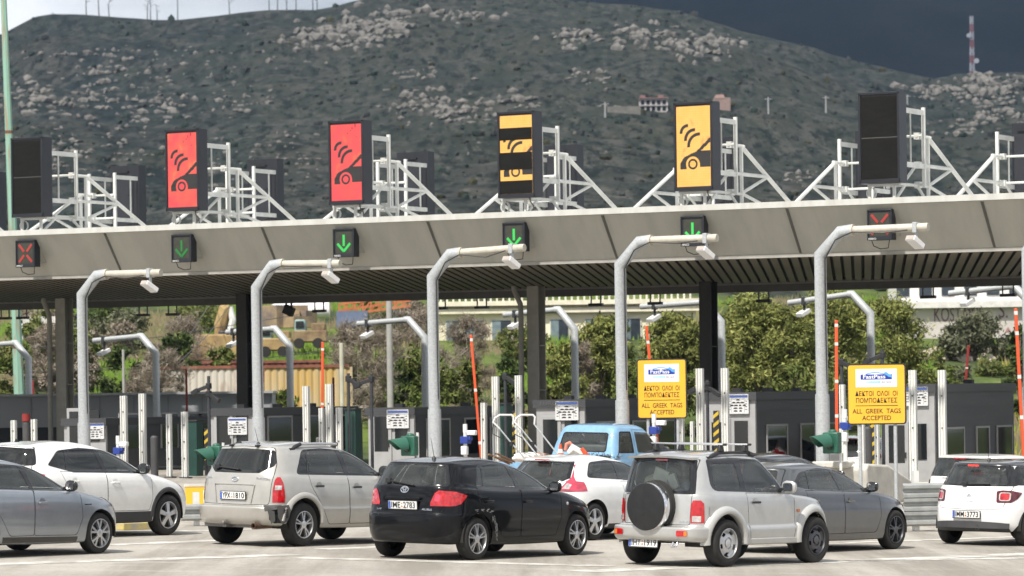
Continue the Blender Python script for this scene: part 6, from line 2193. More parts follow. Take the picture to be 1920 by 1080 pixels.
BL = ['toll booth behind the white crossover at left', 'toll booth just left of the dark left column', 'toll booth with pale front above the silver off-roader and black hatchback', 'toll booth behind the blue pickup', 'toll booth right of the smaller yellow notice', 'toll booth right of the larger yellow notice', 'toll booth beyond the right edge']
for i, (q, l_) in enumerate(zip(BT, BL)):
    if i < 6: booth(i, *q, l_)

# ================================================================== LANE FURNITURE
alu = mat('white_aluminium', (0.70, 0.70, 0.67), .4, .1, var=.06)
def post_at(name, x, ytop, Y0, mk, label, cat, group=None, yb=None):
    """vertical thing: top at photo pixel (x, ytop), on the lane row Y0, standing on the ground"""
    Y = rowY(x, Y0)
    a = P(x, ytop, Y)
    base = Vector((a.x, a.y, gz(a.x)))
    t = empty(name, base, -TH, label, cat, group)
    mk(t, a.z - base.z)
    return t
def mk_white(w_):
    def f(t, h):
        b = MB()
        b.box((0, 0, h / 2), (w_, .05, h)); b.box((-w_ / 2 + .015, -.05, h / 2), (.03, .08, h - .002)); b.box((w_ / 2 - .015, -.05, h / 2), (.03, .08, h - .002)); b.box((0, -.04, h / 2), (.03, .05, h - .004))
        b.build('profile', alu, t)
        b = MB(); b.box((0, -.005, .02), (w_ + .14, .22, .04))
        for k in range(3): b.box((.0, -.075, h * (.3 + .25 * k)), (.025, .02, .04))
        b.build('fixings', darkmetal, t)
    return f
WP = [(27, 788, .14), (65, 786, .14), (233, 742, .18), (268, 738, .18), (318, 776, .13), (347, 772, .16), (575, 724, .17), (604, 765, .12), (618, 720, .17), (637, 764, .15), (908, 755, .13), (930, 706, .17), (973, 704, .16), (1313, 691, .18), (1360, 690, .18), (1277, 783, .17), (1299, 790, .08), (1712, 694, .18), (1767, 694, .18), (1616, 790, .15), (1645, 792, .10), (1580, 721, .12)]
WL = ['short white post at the left edge', 'short white post right of the one at the left edge', 'tall white post left of its twin behind the white crossover', 'tall white post right of its twin behind the white crossover', 'short slim white post between the white crossover and silver off-roader', 'short white post beside the dark red barrier arm', 'tall white post above the silver off-roader roof rail', 'short white post under the upright orange arm', 'tall white post right of the upright orange arm', 'short white post left of the green cabinet', 'short white post right of the leaning orange arm', 'tall white post left of the pale middle column', 'tall white post touching the pale middle column', 'tall white post left of the dark right column', 'tall white post right of the dark right column', 'white post below the smaller yellow notice', 'thin white post right of the smaller yellow notice', 'tall white post right of the larger yellow notice', 'tall white post standing farther right beside the booth windows', 'white post under the larger yellow notice, left of the striped post', 'thin white post under the larger yellow notice, right of the striped post', 'slim white post left of the larger yellow notice']
for (x, y, w_), l_ in zip(WP, WL):
    post_at('white_post', x, y, 96, mk_white(w_), l_, 'post', 'white aluminium posts of the lanes')
orange = mat('orange_red_arm', (0.62, 0.085, 0.025), .45, var=.1)
darkred = mat('dark_red_arm', (0.22, 0.02, 0.015), .5, var=.2)
refl = mat('reflective_band', (.62, .60, .58), .4, var=.05)
def boom(x0, y0, x1, y1, m, bands, label, Y0=97):
    Y = rowY(x1, Y0)
    a, c = P(x0, y0, Y), P(x1, y1, Y)
    base = Vector((c.x, c.y, gz(c.x)))
    t = empty('barrier_gate', base, 0, label, 'barrier', 'raised barrier arms')
    d = (a - c)
    b = MB(); b.beam(c - base, a - base, .11, .07); arm = b.build('barrier_arm', m, t, bevel=.01)
    b = MB()
    for f in bands:
        b.beam(c - base + d * (f - .012), c - base + d * (f + .012), .116, .076)
    if bands: b.build('reflective_band', refl, arm)
    b = MB(); hz = max(.4, c.z - base.z)
    b.box((0, .1, hz * .5), (.34, .30, hz)); b.build('barrier_cabinet', mat('barrier_cabinet_grey', (.12, .12, .12), .5), t, bevel=.02)
boom(605, 641, 604, 820, orange, (.35, .92), 'upright orange barrier arm above the silver off-roader')
boom(883, 628, 902, 858, orange, (.12, .55, .96), 'orange barrier arm leaning left above the black hatchback')
boom(1212, 611, 1233, 830, orange, (.42, .86), 'orange barrier arm behind the smaller yellow notice', 95)
boom(1568, 600, 1569, 850, orange, (.28, .54, .82, .96), 'upright orange barrier arm left of the larger yellow notice', 92)
boom(1904, 578, 1920, 870, orange, (.30, .56, .84, .97), 'orange barrier arm at the right edge', 92)
boom(349, 692, 351, 800, darkred, (), 'dark red barrier arm left of the twin security cameras', 112)
boom(625, 708, 626, 800, darkred, (), 'dark red barrier arm right of the upright orange one', 112)
boom(1816, 647, 1807, 760, darkred, (.62,), 'dark red barrier arm above the booth roof at right', 125)
boom(61, 713, 66, 770, darkred, (), 'short visible dark red arm tip at the left', 125)
# security cameras on poles
def mk_cctv(dirs, r_=.045, col=None):
    def f(t, h):
        b = MB(); b.tube([(0, 0, 0), (0, 0, h)], r_, 10); b.lathe([(.12, 0), (.12, .03), (0, .03)]); b.build('pole', col or darkmetal, t, smooth=True, angle=50)
        for sx, dz in dirs:
            b = MB(); b.box((0, 0, h - dz), (.13, .13, .16))
            b.beam((0, 0, h - dz), (sx * .30, -.12, h - dz - .12), .10, .10)
            b.box((sx * .36, -.15, h - dz - .16), (.22, .13, .12), Matrix.Rotation(R(28 * sx), 3, 'Y'))
            b.build('security_camera', black, t, bevel=.01)
    return f
for x, y, dirs, l_ in ((391, 705, ((-1, .28), (1, .50)), 'dark pole with two security cameras left of the dark left column'), (653, 700, ((1, .15),), 'dark pole with one security camera facing right'), (696, 701, ((-1, .15),), 'dark pole with one security camera facing left'), (947, 698, ((1, .12),), 'dark camera pole left of the pale middle column'), (1326, 712, ((-1, .12), (1, .2)), 'dark camera pole between the two tall white posts'), (1578, 672, ((1, .1),), 'dark camera pole right of the upright orange arm'), (1654, 655, ((-1, .15),), 'dark camera looking out over the larger yellow notice')):
    post_at('camera_mast', x, y, 97, mk_cctv(dirs), l_, 'camera pole', 'security cameras on poles')
# green one-lamp signals with deep hoods
grn = mat('signal_green', (0.022, 0.10, 0.066), .4, var=.12)
def mk_light(t, h):
    b = MB(); b.tube([(.17, .1, 0), (.17, .1, h + .05)], .035, 8); b.build('post', alu, t)
    b = MB(); b.box((0, 0, h - .28), (.40, .24, .50)); b.lathe([(.10, 0), (.09, .06), (0, .07)], Matrix.Translation((.02, 0, h - .03)), 14)
    hd = b.build('lamp_housing', grn, t, bevel=.03)
    M = Matrix.Translation((-.05, -.10, h - .26)) @ Matrix.Rotation(R(-38), 4, 'Z') @ Matrix.Rotation(R(98), 4, 'X')
    b = MB()
    vs, fs = [], []
    N = 24
    for i in range(N + 1):
        a = R(-28 + 236 * i / N)
        ext = .10 + .34 * max(0, math.sin(a) * .5 + .5)
        for r_ in (.205, .195):
            for z_ in (0, ext):
                vs.append((r_ * math.cos(a), r_ * math.sin(a), z_))
    for i in range(N):
        o_ = i * 4; p_ = (i + 1) * 4
        fs += [(o_, p_, p_ + 1, o_ + 1), (o_ + 2, o_ + 3, p_ + 3, p_ + 2), (o_ + 1, p_ + 1, p_ + 3, o_ + 3)]
    b.add(vs, fs, M)
    b.build('hood', grn, hd, smooth=True, angle=50)
    b = MB(); b.lathe([(.19, .02), (.15, .05), (0, .07)], M, 20); b.build('lens', mat('unlit_signal_lens', (.012, .010, .008), .2), hd, smooth=True)
for x, y, l_ in ((404, 834, 'green hooded lane lamp peeping out left of the silver off-roader'), (768, 815, 'green hooded lane lamp above the black hatchback rear window'), (1560, 808, 'green hooded lane lamp left of the larger yellow notice')):
    post_at('hooded_lamp', x, y, 89, mk_light, l_, 'traffic light', 'green hooded lane lamps')
blue = mat('sensor_blue', (.02, .045, .25), .4, var=.1)
def mk_sensor(t, h):
    b = MB(); b.tube([(0, 0, 0), (0, 0, h)], .05, 10); b.lathe([(.055, h), (.055, h - .22), (.05, h - .22)]); b.build('post', alu, t, smooth=True, angle=40)
    b = MB(); b.box((.02, -.02, h - .40), (.22, .2, .18)); b.box((.14, -.02, h - .36), (.10, .14, .10)); b.build('clamp', blue, t, bevel=.015)
    b = MB(); b.box((.22, -.05, h - .22), (.24, .14, .12)); b.box((0, -.04, h - .66), (.16, .13, .22)); b.build('sensor_head', mat('sensor_white', (.72, .72, .72), .4, var=.03), t, bevel=.02)
for x, y, l_ in ((221, 817, 'lane sensor post with blue clamp behind the white crossover'), (872, 795, 'lane sensor post with blue clamp beside the leaning orange arm'), (1226, 776, 'lane sensor post with blue clamp under the smaller yellow notice'), (1584, 767, 'lane sensor post with blue clamp left of the larger yellow notice')):
    post_at('lane_sensor', x, y, 90, mk_sensor, l_, 'sensor', 'lane sensor posts with blue clamps')
stripe = mat('hazard_yellow', (.52, .36, .03), .5, var=.15)
def mk_stripe(t, h):
    b = MB(); b.box((0, 0, h / 2), (.16, .05, h)); b.build('panel', black, t)
    b = MB(); k = 0; z = h - .12
    while z > .3:
        b.add([(-.08, -.028, z - .10), (.08, -.028, z + .02), (.08, -.028, z + .12), (-.08, -.028, z)], [(0, 1, 2, 3)]); z -= .24
    b.build('hazard_stripes', stripe, t)
for x, y, l_ in ((388, 803, 'yellow and black striped post left of the first booth door'), (674, 792, 'yellow and black striped post left of the pale booth'), (1343, 770, 'yellow and black striped post between the tall white posts'), (1637, 790, 'yellow and black striped post under the larger yellow notice'), (966, 770, 'yellow and black striped post by the green cabinet at the middle column')):
    post_at('striped_post', x, y, 100, mk_stripe, l_, 'post', 'striped hazard posts')
dgreen = mat('dark_green_cabinet', (.010, .045, .035), .5, var=.15)
def mk_cab(t, h):
    b = MB(); b.box((0, 0, h / 2), (.34, .34, h)); b.build('cabinet_body', dgreen, t, bevel=.015)
    b = MB(); b.box((0, 0, h + .015), (.40, .40, .05)); b.build('cabinet_lid', black, t, bevel=.01)
for x, y, l_ in ((365, 790, 'tall dark green cabinet beside the dark red arm'), (662, 768, 'tall dark green cabinet left of the pale booth'), (944, 758, 'tall dark green cabinet left of the middle column')):
    post_at('lane_cabinet', x, y, 99, mk_cab, l_, 'cabinet', 'dark green lane cabinets')
# dark bollards
def mk_boll(t, h):
    b = MB(); b.tube([(0, 0, 0), (0, 0, h - .05), (0, 0, h)], [.11, .11, .07], 12); b.build('shaft', mat('dark_grey_bollard', (.06, .06, .062), .6), t, smooth=True)
for x, y, m_, l_ in ((289, 817, 0, 'dark rounded bollard behind the white crossover'), (1627, 800, 0, 'dark grey bollard under the larger yellow notice'), (49, 790, 0, 'dark bollard with red cap between the two short white posts')):
    t = post_at('bollard', x, y, 98, mk_boll, l_, 'bollard')
    if x == 49:
        b = MB(); h_ = P(x, y, rowY(x, 98)).z - t.location.z; b.tube([(0, 0, h_), (0, 0, h_ + .22)], .12, 12); b.build('cap', darkred, t, smooth=True)
# ------------------------------------------------------------------ yellow notices
sign_y = mat('notice_yellow', (0.78, 0.41, 0.03), .45, var=.04, vscale=2)
ink = mat('notice_black', (.018, .012, .006), .5, var=0)
def notice(x0, x1, y0, y1, Y, label):
    xc = (x0 + x1) / 2
    a = P(xc, (y0 + y1) / 2, Y)
    base = Vector((a.x, a.y, gz(a.x)))
    sc = F / Y
    wv, hv = (x1 - x0) / sc / .955, (y1 - y0) / sc
    t = empty('notice_board', base, -R(17), label, 'sign', 'yellow toll notices')
    zc = a.z - base.z
    F_ = face_plane(0, 0, zc)
    b = MB(); b.prism(rrect(wv, hv, .07), .03, F_ @ Matrix.Translation((0, 0, -.032))); bd = b.build('board', black, t)
    b = MB(); b.prism(rrect(wv - .06, hv - .06, .05), .004, F_); b.build('yellow_face', sign_y, bd)
    lw, lh = wv * .70, hv * .30
    L_ = F_ @ Matrix.Translation((0, hv * .265, .005))
    b = MB(); b.prism(rrect(lw, lh, .01), .003, L_); lg = b.build('logo_panel', mat('logo_white', (.74, .74, .75), .4, var=.02), bd)
    b = MB(); b.flat([(-lw * .38, -lh * .08), (lw * .38, -lh * .08), (lw * .38, lh * .20), (-lw * .38, lh * .20)], L_, .005)
    b.build('logo_band', mat('logo_blue', (.012, .035, .30), .4, var=0), lg)
    b = MB()
    k = [(-lw * .26 + lw * .62 * i / 12, lh * .20 + lh * .13 * math.sin(math.pi * min(1, (i + 1) / 11))) for i in range(13)]
    for (ax, ay), (bx, by) in zip(k, k[1:]):
        b.flat([(ax, ay - lh * .05), (bx, by - lh * .05), (bx, by), (ax, ay)], L_, .006)
    b.flat([(lw * .18, lh * .28), (lw * .24, lh * .33), (lw * .385, lh * .10), (lw * .38, lh * .02), (lw * .30, lh * .06)], L_, .007)
    b.build('logo_swoosh', mat('logo_light_blue', (.10, .33, .66), .4, var=0), lg)
    b = MB()
    for i in range(6):
        f = .12 + .11 * i
        b.flat([(-lw * .26 + lw * .06 * i, -lh * .27), (-lw * .26 + lw * .06 * (i + 1), -lh * .27), (-lw * .26 + lw * .06 * (i + 1), -lh * .17), (-lw * .26 + lw * .06 * i, -lh * .17)], L_, .005)
    b.build('logo_streak', mat('logo_teal', (.16, .50, .58), .4, var=0, col2=(.55, .68, .70)), lg)
    text_mesh('logo_lettering', 'FastPass', lh * .30, mat('logo_letter_white', (.8, .8, .8), .4, var=0), lg, L_ @ Matrix.Translation((-lw * .05, lh * .065, .007)), width=lw * .54, bold=.0015)
    text_mesh('logo_caption', 'ΝΕΑ ΟΔΟΣ', lh * .17, mat('logo_grey', (.25, .26, .30), .4, var=0), lg, L_ @ Matrix.Translation((lw * .245, -lh * .235, .006)), width=lw * .24)
    for s_, yy, ww in (('ΔΕΚΤΟΙ  ΟΛΟΙ  ΟΙ', .005, .715), ('ΠΟΜΠΟΔΕΚΤΕΣ', -.108, .70), ('ALL  GREEK  TAGS', -.282, .82), ('ACCEPTED', -.395, .49)):
        text_mesh('notice_lettering', s_, hv * .108, ink, bd, F_ @ Matrix.Translation((0, hv * yy, .006)), width=wv * ww, bold=.0012)
    b = MB(); b.flat([(-wv * .36, -hv * .195), (wv * .36, -hv * .195), (wv * .36, -hv * .184), (-wv * .36, -hv * .184)], F_, .006); b.build('divider', ink, bd)
    b = MB()
    for sx in (-.30, .30):
        b.tube([(sx * wv, .07, 0), (sx * wv, .07, zc + hv * .45)], .04, 10)
    b.build('sign_post', galv, t, smooth=True)
notice(1195, 1287, 673, 785, 91, 'smaller yellow notice all Greek tags accepted, above the blue pickup')
notice(1590, 1697, 682, 796, 80, 'larger yellow notice all Greek tags accepted, above the concrete island at right')
# ------------------------------------------------------------------ islands, guardrails, kerb panel
conc = mat('painted_concrete', (0.50, 0.48, 0.43), .8, var=.14, vscale=2.5, bump=.15)
def island(x, Y0, label, yg=None):
    Y = rowY(x, Y0)
    X = (x - CX) / F * Y
    t = empty('lane_island', (X, Y, gz(X)), -TH, label, 'island', 'concrete lane islands')
    b = MB()
    M = Matrix(((0, 0, 1, -.75), (1, 0, 0, 0), (0, 1, 0, 0), (0, 0, 0, 1)))
    b.prism([(0, -.05), (5.4, -.05), (5.4, .34), (3.0, .34), (1.2, .86), (.0, .92), (-.15, .80)], 1.5, M)
    b.build('island_nose', conc, t, bevel=.06, seg=3)
    b = MB(); b.prism([(5.41, -.05), (17, -.05), (17, .22), (5.41, .22)], 1.7, Matrix(((0, 0, 1, -.85), (1, 0, 0, 0), (0, 1, 0, 0), (0, 0, 0, 1)))); b.build('island_kerb', conc, t, bevel=.02)
    b = MB(); b.box((-.1, -.12, .90), (.9, .55, .16)); b.build('island_cap', conc, t, bevel=.04)
    return t
for x, l_ in ((1572, 'cream concrete lane island sloping down behind the grey hatchback'),):
    island(x, 90, l_)
rail = mat('guardrail_steel', (0.36, 0.37, 0.36), .45, .4, var=.15, vscale=4)
def guardrail(a, c, n, label):
    d = (c - a); ln = d.length; d.normalize()
    ang = math.atan2(d.y, d.x)
    t = empty('guardrail', (a.x, a.y, gz(a.x)), ang, label, 'guardrail')
    prof = [(.0, -.15), (-.06, -.11), (-.06, -.06), (.01, -.02), (.01, .02), (-.06, .06), (-.06, .11), (.0, .15)]
    for k in range(n):
        z = .24 + .25 * k
        b = MB(); vs, fs = [], []
        for x_ in np.linspace(0, ln, 8):
            for (py, pz) in prof: vs.append((x_, py - .1, z + pz))
        for i in range(7):
            for j in range(7):
                fs.append((i * 8 + j, (i + 1) * 8 + j, (i + 1) * 8 + j + 1, i * 8 + j + 1))
        b.add(vs, fs); b.build('rail', rail, t, smooth=True)
    for x_ in np.arange(.3, ln, 1.0):
        b = MB(); b.box((x_, .04, .17 + .13 * n), (.10, .14, .34 + .26 * n)); b.build('rail_post', alu, t)
g0 = ground_hit(1690, 996)
g1 = g0 + UD * .0 + Vector((2.6, .6, 0))
guardrail(g0, g1, 3, 'three-row steel guardrail between the grey and white hatchbacks')
g0 = ground_hit(338, 986)
guardrail(g0, g0 + Vector((1.2, .3, 0)), 1, 'single steel guardrail below the yellow panel at left')
a = P(356, 916, 68)
t = empty('yellow_panel', (a.x + .15, a.y, gz(a.x)), R(-8), 'yellow barrier panel with a white letter behind the white crossover nose', 'panel')
b = MB(); b.box((0, 0, .40), (.48, .08, .50)); b.build('panel_board', sign_y, t, bevel=.01)
b = MB(); b.box((0, .02, .67), (.52, .14, .05)); b.box((0, .02, .08), (.52, .14, .16)); b.box((0, .06, .4), (.52, .04, .5)); b.build('panel_frame', conc, t)
text_mesh('panel_letter', 'N', .46, mat('white_lettering', (.7, .7, .68), .5, var=0), t, face_plane(.26, -.043, .40))
a, c = ground_hit(222, 994), ground_hit(285, 992)
b = MB(); b.beam(a + Vector((0, 0, .06)), c + Vector((0, 0, .06)), .25, .14)
tag(b.build('yellow_kerb', mat('worn_yellow_paint', (.55, .44, .12), .8, col2=(.35, .32, .25), vscale=6), bevel=.02), 'worn yellow kerb on the ground behind the crossover', 'kerb')
# hanging lamps and floodlight under the back beam
def hang(x, y, label):
    q = dn_point(x, 13.88)
    zb = -1.98
    t = empty('hanging_lamp', label=label, cat='lamp', mw=rotm(MCAN @ Vector((q.x, 13.88, zb))), group='lamps hung under the canopy back')
    b = MB()
    for sx in (-.17, .17): b.beam((sx, 0, 0), (sx, 0, -.26), .035)
    b.build('hanger', black, t)
    b = MB(); b.box((0, 0, -.28), (.48, .16, .09)); b.build('lamp_body', black, t, bevel=.01)
for x, l_ in ((9, 'at the left edge'), (42, 'left of the first column'), (268, 'left of the second, paired lamps at left'), (323, 'right of the paired lamps at left'), (598, 'right of the floodlight'), (826, 'just right of the third camera pole'), (903, 'left of the pale middle column'), (1117, 'left of the fourth camera pole'), (1228, 'right of the fourth camera pole'), (1432, 'right of the dark right column'), (1740, 'above the lettered wall'), (1890, 'at the right edge')):
    hang(x, 0, 'small dark lamp hung under the canopy back, ' + l_)
q = dn_point(541, 13.6)
t = empty('floodlight', label='black floodlight under the canopy back left of a hanging lamp', cat='lamp', mw=rotm(MCAN @ Vector((q.x, 13.6, -1.98))))
b = MB(); b.box((0, 0, -.25), (.36, .2, .30), Matrix.Rotation(R(25), 3, 'Y')); b.build('lamp_body', black, t, bevel=.02)
b = MB(); b.beam((.1, 0, 0), (.12, 0, -.2), .05); b.beam((-.1, 0, 0), (-.12, 0, -.2), .05); b.build('hanger', black, t)
# ================================================================== BEYOND THE PLAZA
def bank_pt(px, py, lo=119):
    """the first land seen at a photo pixel, from the plaza edge on"""
    for Y in np.linspace(lo, 330, 400):
        z = terrain(px, Y)
        if HY - (z - CAMH) / Y * F - .014 * (px - CX) <= py:
            return Vector(((px - CX) / F * Y, Y, z))
    return Vector(((px - CX) / F * 300, 300, terrain(px, 300)))
def land(px, Y):
    return Vector(((px - CX) / F * Y, Y, terrain(px, Y)))
# grey clad shed behind the left booths
shed = empty('shed', label='long low grey clad shed behind the booths at the left', cat='shed', mw=Matrix.Translation(land(250, 127)) @ Matrix.Rotation(R(2), 4, 'Z'))
k = 127 / F
b = MB(); zt = P(250, 740, 127).z - land(250, 127).z
b.box((0, 2, zt - .55), (520 * k, 4, 1.1)); b.cm = 1
for i in range(9): b.box((-255 * k + 64 * k * i, -.012, zt - .58), (.03, .03, 1.02))
b.build('upper_cladding', [mat('shed_grey', (.30, .31, .33), .5, var=.06, vscale=.4), mat('shed_seam', (.22, .23, .25), .6)], shed)
b = MB(); b.box((0, 2.2, zt - 2), (516 * k, 4, 2.0)); b.build('lower_wall', mat('shed_dark', (.035, .037, .042), .6), shed)
b = MB(); b.box((0, 1.9, zt + .03), (524 * k, 4.3, .08)); b.build('roof_edge', mat('shed_edge', (.36, .37, .38), .5), shed)
# green mast at the left
Ym = 142.0
a, c = P(36, 735, Ym), P(4, -70, Ym)
b = MB(); ln = (c - a)
g0 = a - ln * ((a.z - terrain(36, Ym)) / ln.z)
b.tube([g0, a, c], [.24, .21, .11], 8)
gm = empty('lighting_mast', g0, 0, 'tall leaning pale green mast with rust streaks at the left edge', 'mast')
b.v = [tuple(Vector(v) - g0) for v in b.v]
b.build('mast_shaft', mat('verdigris_paint', (.24, .42, .33), .7, col2=(.30, .24, .16), vscale=1.2, ramp=(.38, .5), stretch=(6, 6, .5)), gm)
b = MB()
for f in (.2, .45, .7): 
    q = ln * f; b.lathe([(.24 - .12 * f, 0), (.24 - .12 * f, .12)], Matrix.Translation(q), 8)
b.build('mast_collar', mat('rust', (.16, .08, .05), .9, var=.3), gm)
# containers
cream_rust = mat('rusty_white_corrugated', (.52, .48, .42), .75, col2=(.22, .09, .05), vscale=1.1, ramp=(.28, .46), stretch=(1.2, 1, .35), detail=9)
ochre = mat('ochre_corrugated', (.50, .33, .11), .75, col2=(.46, .40, .30), vscale=.9, ramp=(.35, .6), stretch=(1.4, 1, .25), detail=9)
rust_roof = mat('rusty_roof', (.20, .075, .05), .9, var=.3)
def container(x0, x1, y0, y1, Y, m, label, roof=None):
    a, c = P(x0, y0, Y), P(x1, y0, Y)
    zg = terrain((x0 + x1) / 2, Y) - .3
    t = empty('container', (a.x, Y, zg), 0, label, 'container')
    w_, h = c.x - a.x, a.z - zg
    b = MB(); n = int(w_ / .28)
    vs, fs = [], []
    for i in range(n + 1):
        x = w_ * i / n
        for dx, dy in ((0, 0), (.09 * w_ / n / .28, -.05), (.19 * w_ / n / .28, -.05)):
            vs += [(x + dx, dy, 0), (x + dx, dy, h)]
    mm = len(vs) // 2
    for i in range(mm - 1): fs.append((2 * i, 2 * i + 2, 2 * i + 3, 2 * i + 1))
    b.add(vs, fs)
    b.box((w_ / 2, 1.25, h / 2), (w_, 2.4, h - .02))
    b.build('side_wall', m, t)
    b = MB(); b.box((w_ / 2, 1.2, h + .05), (w_ + .1, 2.6, .12)); b.build('roof', roof or rust_roof, t)
container(255, 448, 693, 745, 150, cream_rust, 'rust-streaked white container left of the dark left column')
container(496, 652, 690, 765, 148, ochre, 'ochre yellow corrugated container right of the dark left column')
container(330, 455, 682, 700, 168, rust_roof, 'rusty red container roof behind the white container')
container(470, 600, 681, 695, 166, rust_roof, 'rusty red container top behind the ochre one')
container(655, 700, 712, 750, 152, cream_rust, 'small pale corrugated container behind bare shrubs')
# arched white concrete fragment at left
p = bank_pt(70, 668, 150)
b = MB()
for i in range(3):
    x = p.x - .8 + i * .75
    b.box((x, p.y, p.z + .8), (.2, .3, 2.2))
b.box((p.x, p.y, p.z + 1.9), (2.2, .3, .35))
tag(b.build('concrete_arcade', mat('old_white_concrete', (.55, .53, .50), .9, var=.2)), 'small white concrete arcade ruin at the far left', 'ruin')
# excavator and machinery yard
yel = mat('machine_yellow', (.42, .30, .12), .8, col2=(.22, .14, .07), vscale=1.2)
rusty = mat('machine_rust', (.26, .10, .05), .85, var=.35, vscale=1.5)
p = bank_pt(405, 700, 170)
t = empty('excavator', P(420, 662, 175), 0, 'yellow excavator arm raised left of the dark left column', 'excavator')
def L_at(x, y, Y=175): return P(x, y, Y) - t.location
zg = terrain(420, 175) - t.location.z
b = MB(); b.tube([L_at(412, 640), L_at(413, 610), L_at(421, 580), L_at(430, 574)], [.22, .30, .28, .2], 8); b.build('boom', yel, t)
b = MB(); b.tube([L_at(430, 576), L_at(436, 600), L_at(432, 618)], .17, 8); b.build('stick', mat('machine_white', (.7, .7, .68), .5), t)
b = MB(); b.box(L_at(424, 632), (.7, .8, .6)); b.build('bucket', darkmetal, t, bevel=.05)
b = MB(); b.box((-.3, .6, zg + 1.4), (2.6, 2.4, 1.3)); b.build('machine_body', yel, t, bevel=.1)
b = MB()
for sy in (-.6, 1.8): b.box((-.3, sy, zg + .35), (3.4, .5, .7))
b.build('track', darkmetal, t, bevel=.2)
def yard_machine(x0, x1, y0, y1, Y, label, m):
    a = P(x0, y1, Y); c = P(x1, y0, Y)
    t = empty('yard_machine', (a.x, Y, a.z), 0, label, 'machine')
    w_, h = c.x - a.x, c.z - a.z
    b = MB(); b.box((w_ * .5, 1, h * .35), (w_, 2, h * .45)); b.box((w_ * .75, 1, h * .7), (w_ * .4, 1.8, h * .3)); b.build('chassis', m, t, bevel=.06)
    b = MB(); b.box((w_ * .22, 1, h * .75), (w_ * .34, 1.6, h * .5), taper=.85); cb = b.build('cab', mat('faded_teal_cab', (.22, .32, .30), .5, var=.1), t, bevel=.05)
    b = MB(); b.box((w_ * .22, .19, h * .80), (w_ * .24, .05, h * .26)); b.build('cab_window', booth_glass, cb)
    for fx in (.2, .75):
        b = MB(); b.lathe([(h * .2, -.2), (h * .2, .2), (0, .2)], Matrix.Translation((w_ * fx, -.05, h * .08)) @ Matrix.Rotation(R(90), 4, 'X'), 16); b.build('wheel', tyre_m, t, smooth=True, angle=40)
yard_machine(486, 545, 612, 664, 176, 'yellow wheeled loader with teal cab on the grass above the ochre container', yel)
yard_machine(548, 612, 598, 648, 188, 'ochre and rust yard machine beside the loader', mat('machine_ochre', (.30, .22, .11), .8, col2=(.13, .08, .05), vscale=1.8))
b = MB(); a = P(490, 606, 192)
for i in range(8):
    b.box(P(500 + i * 9, 604 - (i % 3) * 5, 192 + (i % 2)), (1.3, 1.5, .6 + .3 * (i % 3)), Matrix.Rotation(i * .4, 3, 'Z'))
tag(b.build('scrap_heap', [mat('scrap_mixed', (.36, .26, .14), .8, col2=(.12, .10, .10), vscale=.9)]), 'heap of tan and brown scrap behind the yard machines', 'scrap')
b = MB(); b.tube([P(505, 588, 205), P(520, 584, 205), P(618, 580, 205)], [.4, .5, .5], 10)
tag(b.build('white_tank', mat('tank_white', (.68, .68, .70), .5, var=.05), smooth=True, angle=50), 'long white tank lying behind the scrap heap', 'tank')
# orange lattice jib
t = empty('crane_jib', P(640, 600, 198), 0, 'rusty orange lattice crane jib lying above the bare shrubs', 'crane jib')
A0, A1 = P(636, 592, 198) - t.location, P(770, 573, 198) - t.location
b = MB(); up = Vector((0, 0, .62))
b.beam(A0, A1, .13); b.beam(A0 + up, A1 + up, .13); b.beam(A0 + Vector((0, .7, .3)), A1 + Vector((0, .7, .3)), .13)
for i in range(9):
    q0, q1 = A0.lerp(A1, i / 9), A0.lerp(A1, (i + 1) / 9)
    b.beam(q0, q0 + up, .08); b.beam(q0, q1 + up, .07)
b.build('lattice', mat('jib_orange', (.42, .13, .05), .8, var=.25), t)
b = MB(); b.box(A0 + Vector((.7, .3, -.2)), (1.7, .9, .9)); b.build('jib_foot', mat('jib_blue_grey', (.12, .15, .24), .7), t)
# concrete poles
def cpole(x, y0, Y, r_, label, m=None):
    a = P(x, y0, Y); g = terrain(x, Y) - .3
    b = MB(); b.tube([(a.x, Y, g), (a.x, Y, a.z)], [r_ * 1.15, r_], 10)
    tag(b.build('concrete_pole', m or mat('pole_concrete', (.34, .33, .31), .9, var=.1), smooth=True, angle=60), label, 'pole')
cpole(729, 540, 136, .11, 'tall slim concrete pole left of the banded sign pole')
cpole(640, 643, 138, .08, 'short cream concrete pole beside the upright orange arm', mat('pole_cream', (.50, .48, .38), .9))
cpole(231, 655, 140, .05, 'thin broken pole among the shrubs at left')
cpole(877, 670, 140, .05, 'thin dark pole right of the leaning orange arm', mat('pole_dark', (.06, .055, .05), .9))
# cream building behind the middle
cream = mat('cream_render', (.72, .66, .50), .85, var=.1, vscale=.5)
Yb = 204.0
a = P(812, 575, Yb); c = P(1305, 560, Yb)
t = empty('cream_building', (a.x, Yb, terrain(1050, Yb)), 0, 'long cream two-storey building with balustrade behind the trees', 'building')
zg = t.location.z; w_ = c.x - a.x
zT = P(1050, 566, Yb).z - zg
zW0, zW1 = P(1050, 646, Yb).z - zg, P(1050, 597, Yb).z - zg
b = MB(); b.box((w_ / 2, 4, zT * .5 - 1), (w_, 8, zT + 2)); b.build('wall', cream, t)
b = MB()
for zz, d_ in ((zT - .05, .7), (zW1 + .45, .5), (zW0 - .9, .5)):
    b.box((w_ / 2, -d_ / 2 + .1, zz), (w_ + .4, d_, .26))
b.build('cornice', mat('cream_trim', (.68, .63, .50), .8), t)
b = MB()
for i in range(int(w_ / .35)): b.box((i * .35 + .1, -.5, zT + .35), (.10, .10, .55))
b.box((w_ / 2, -.5, zT + .68), (w_, .16, .12))
b.build('balustrade', mat('white_balusters', (.70, .67, .58), .8), t)
k = Yb / F
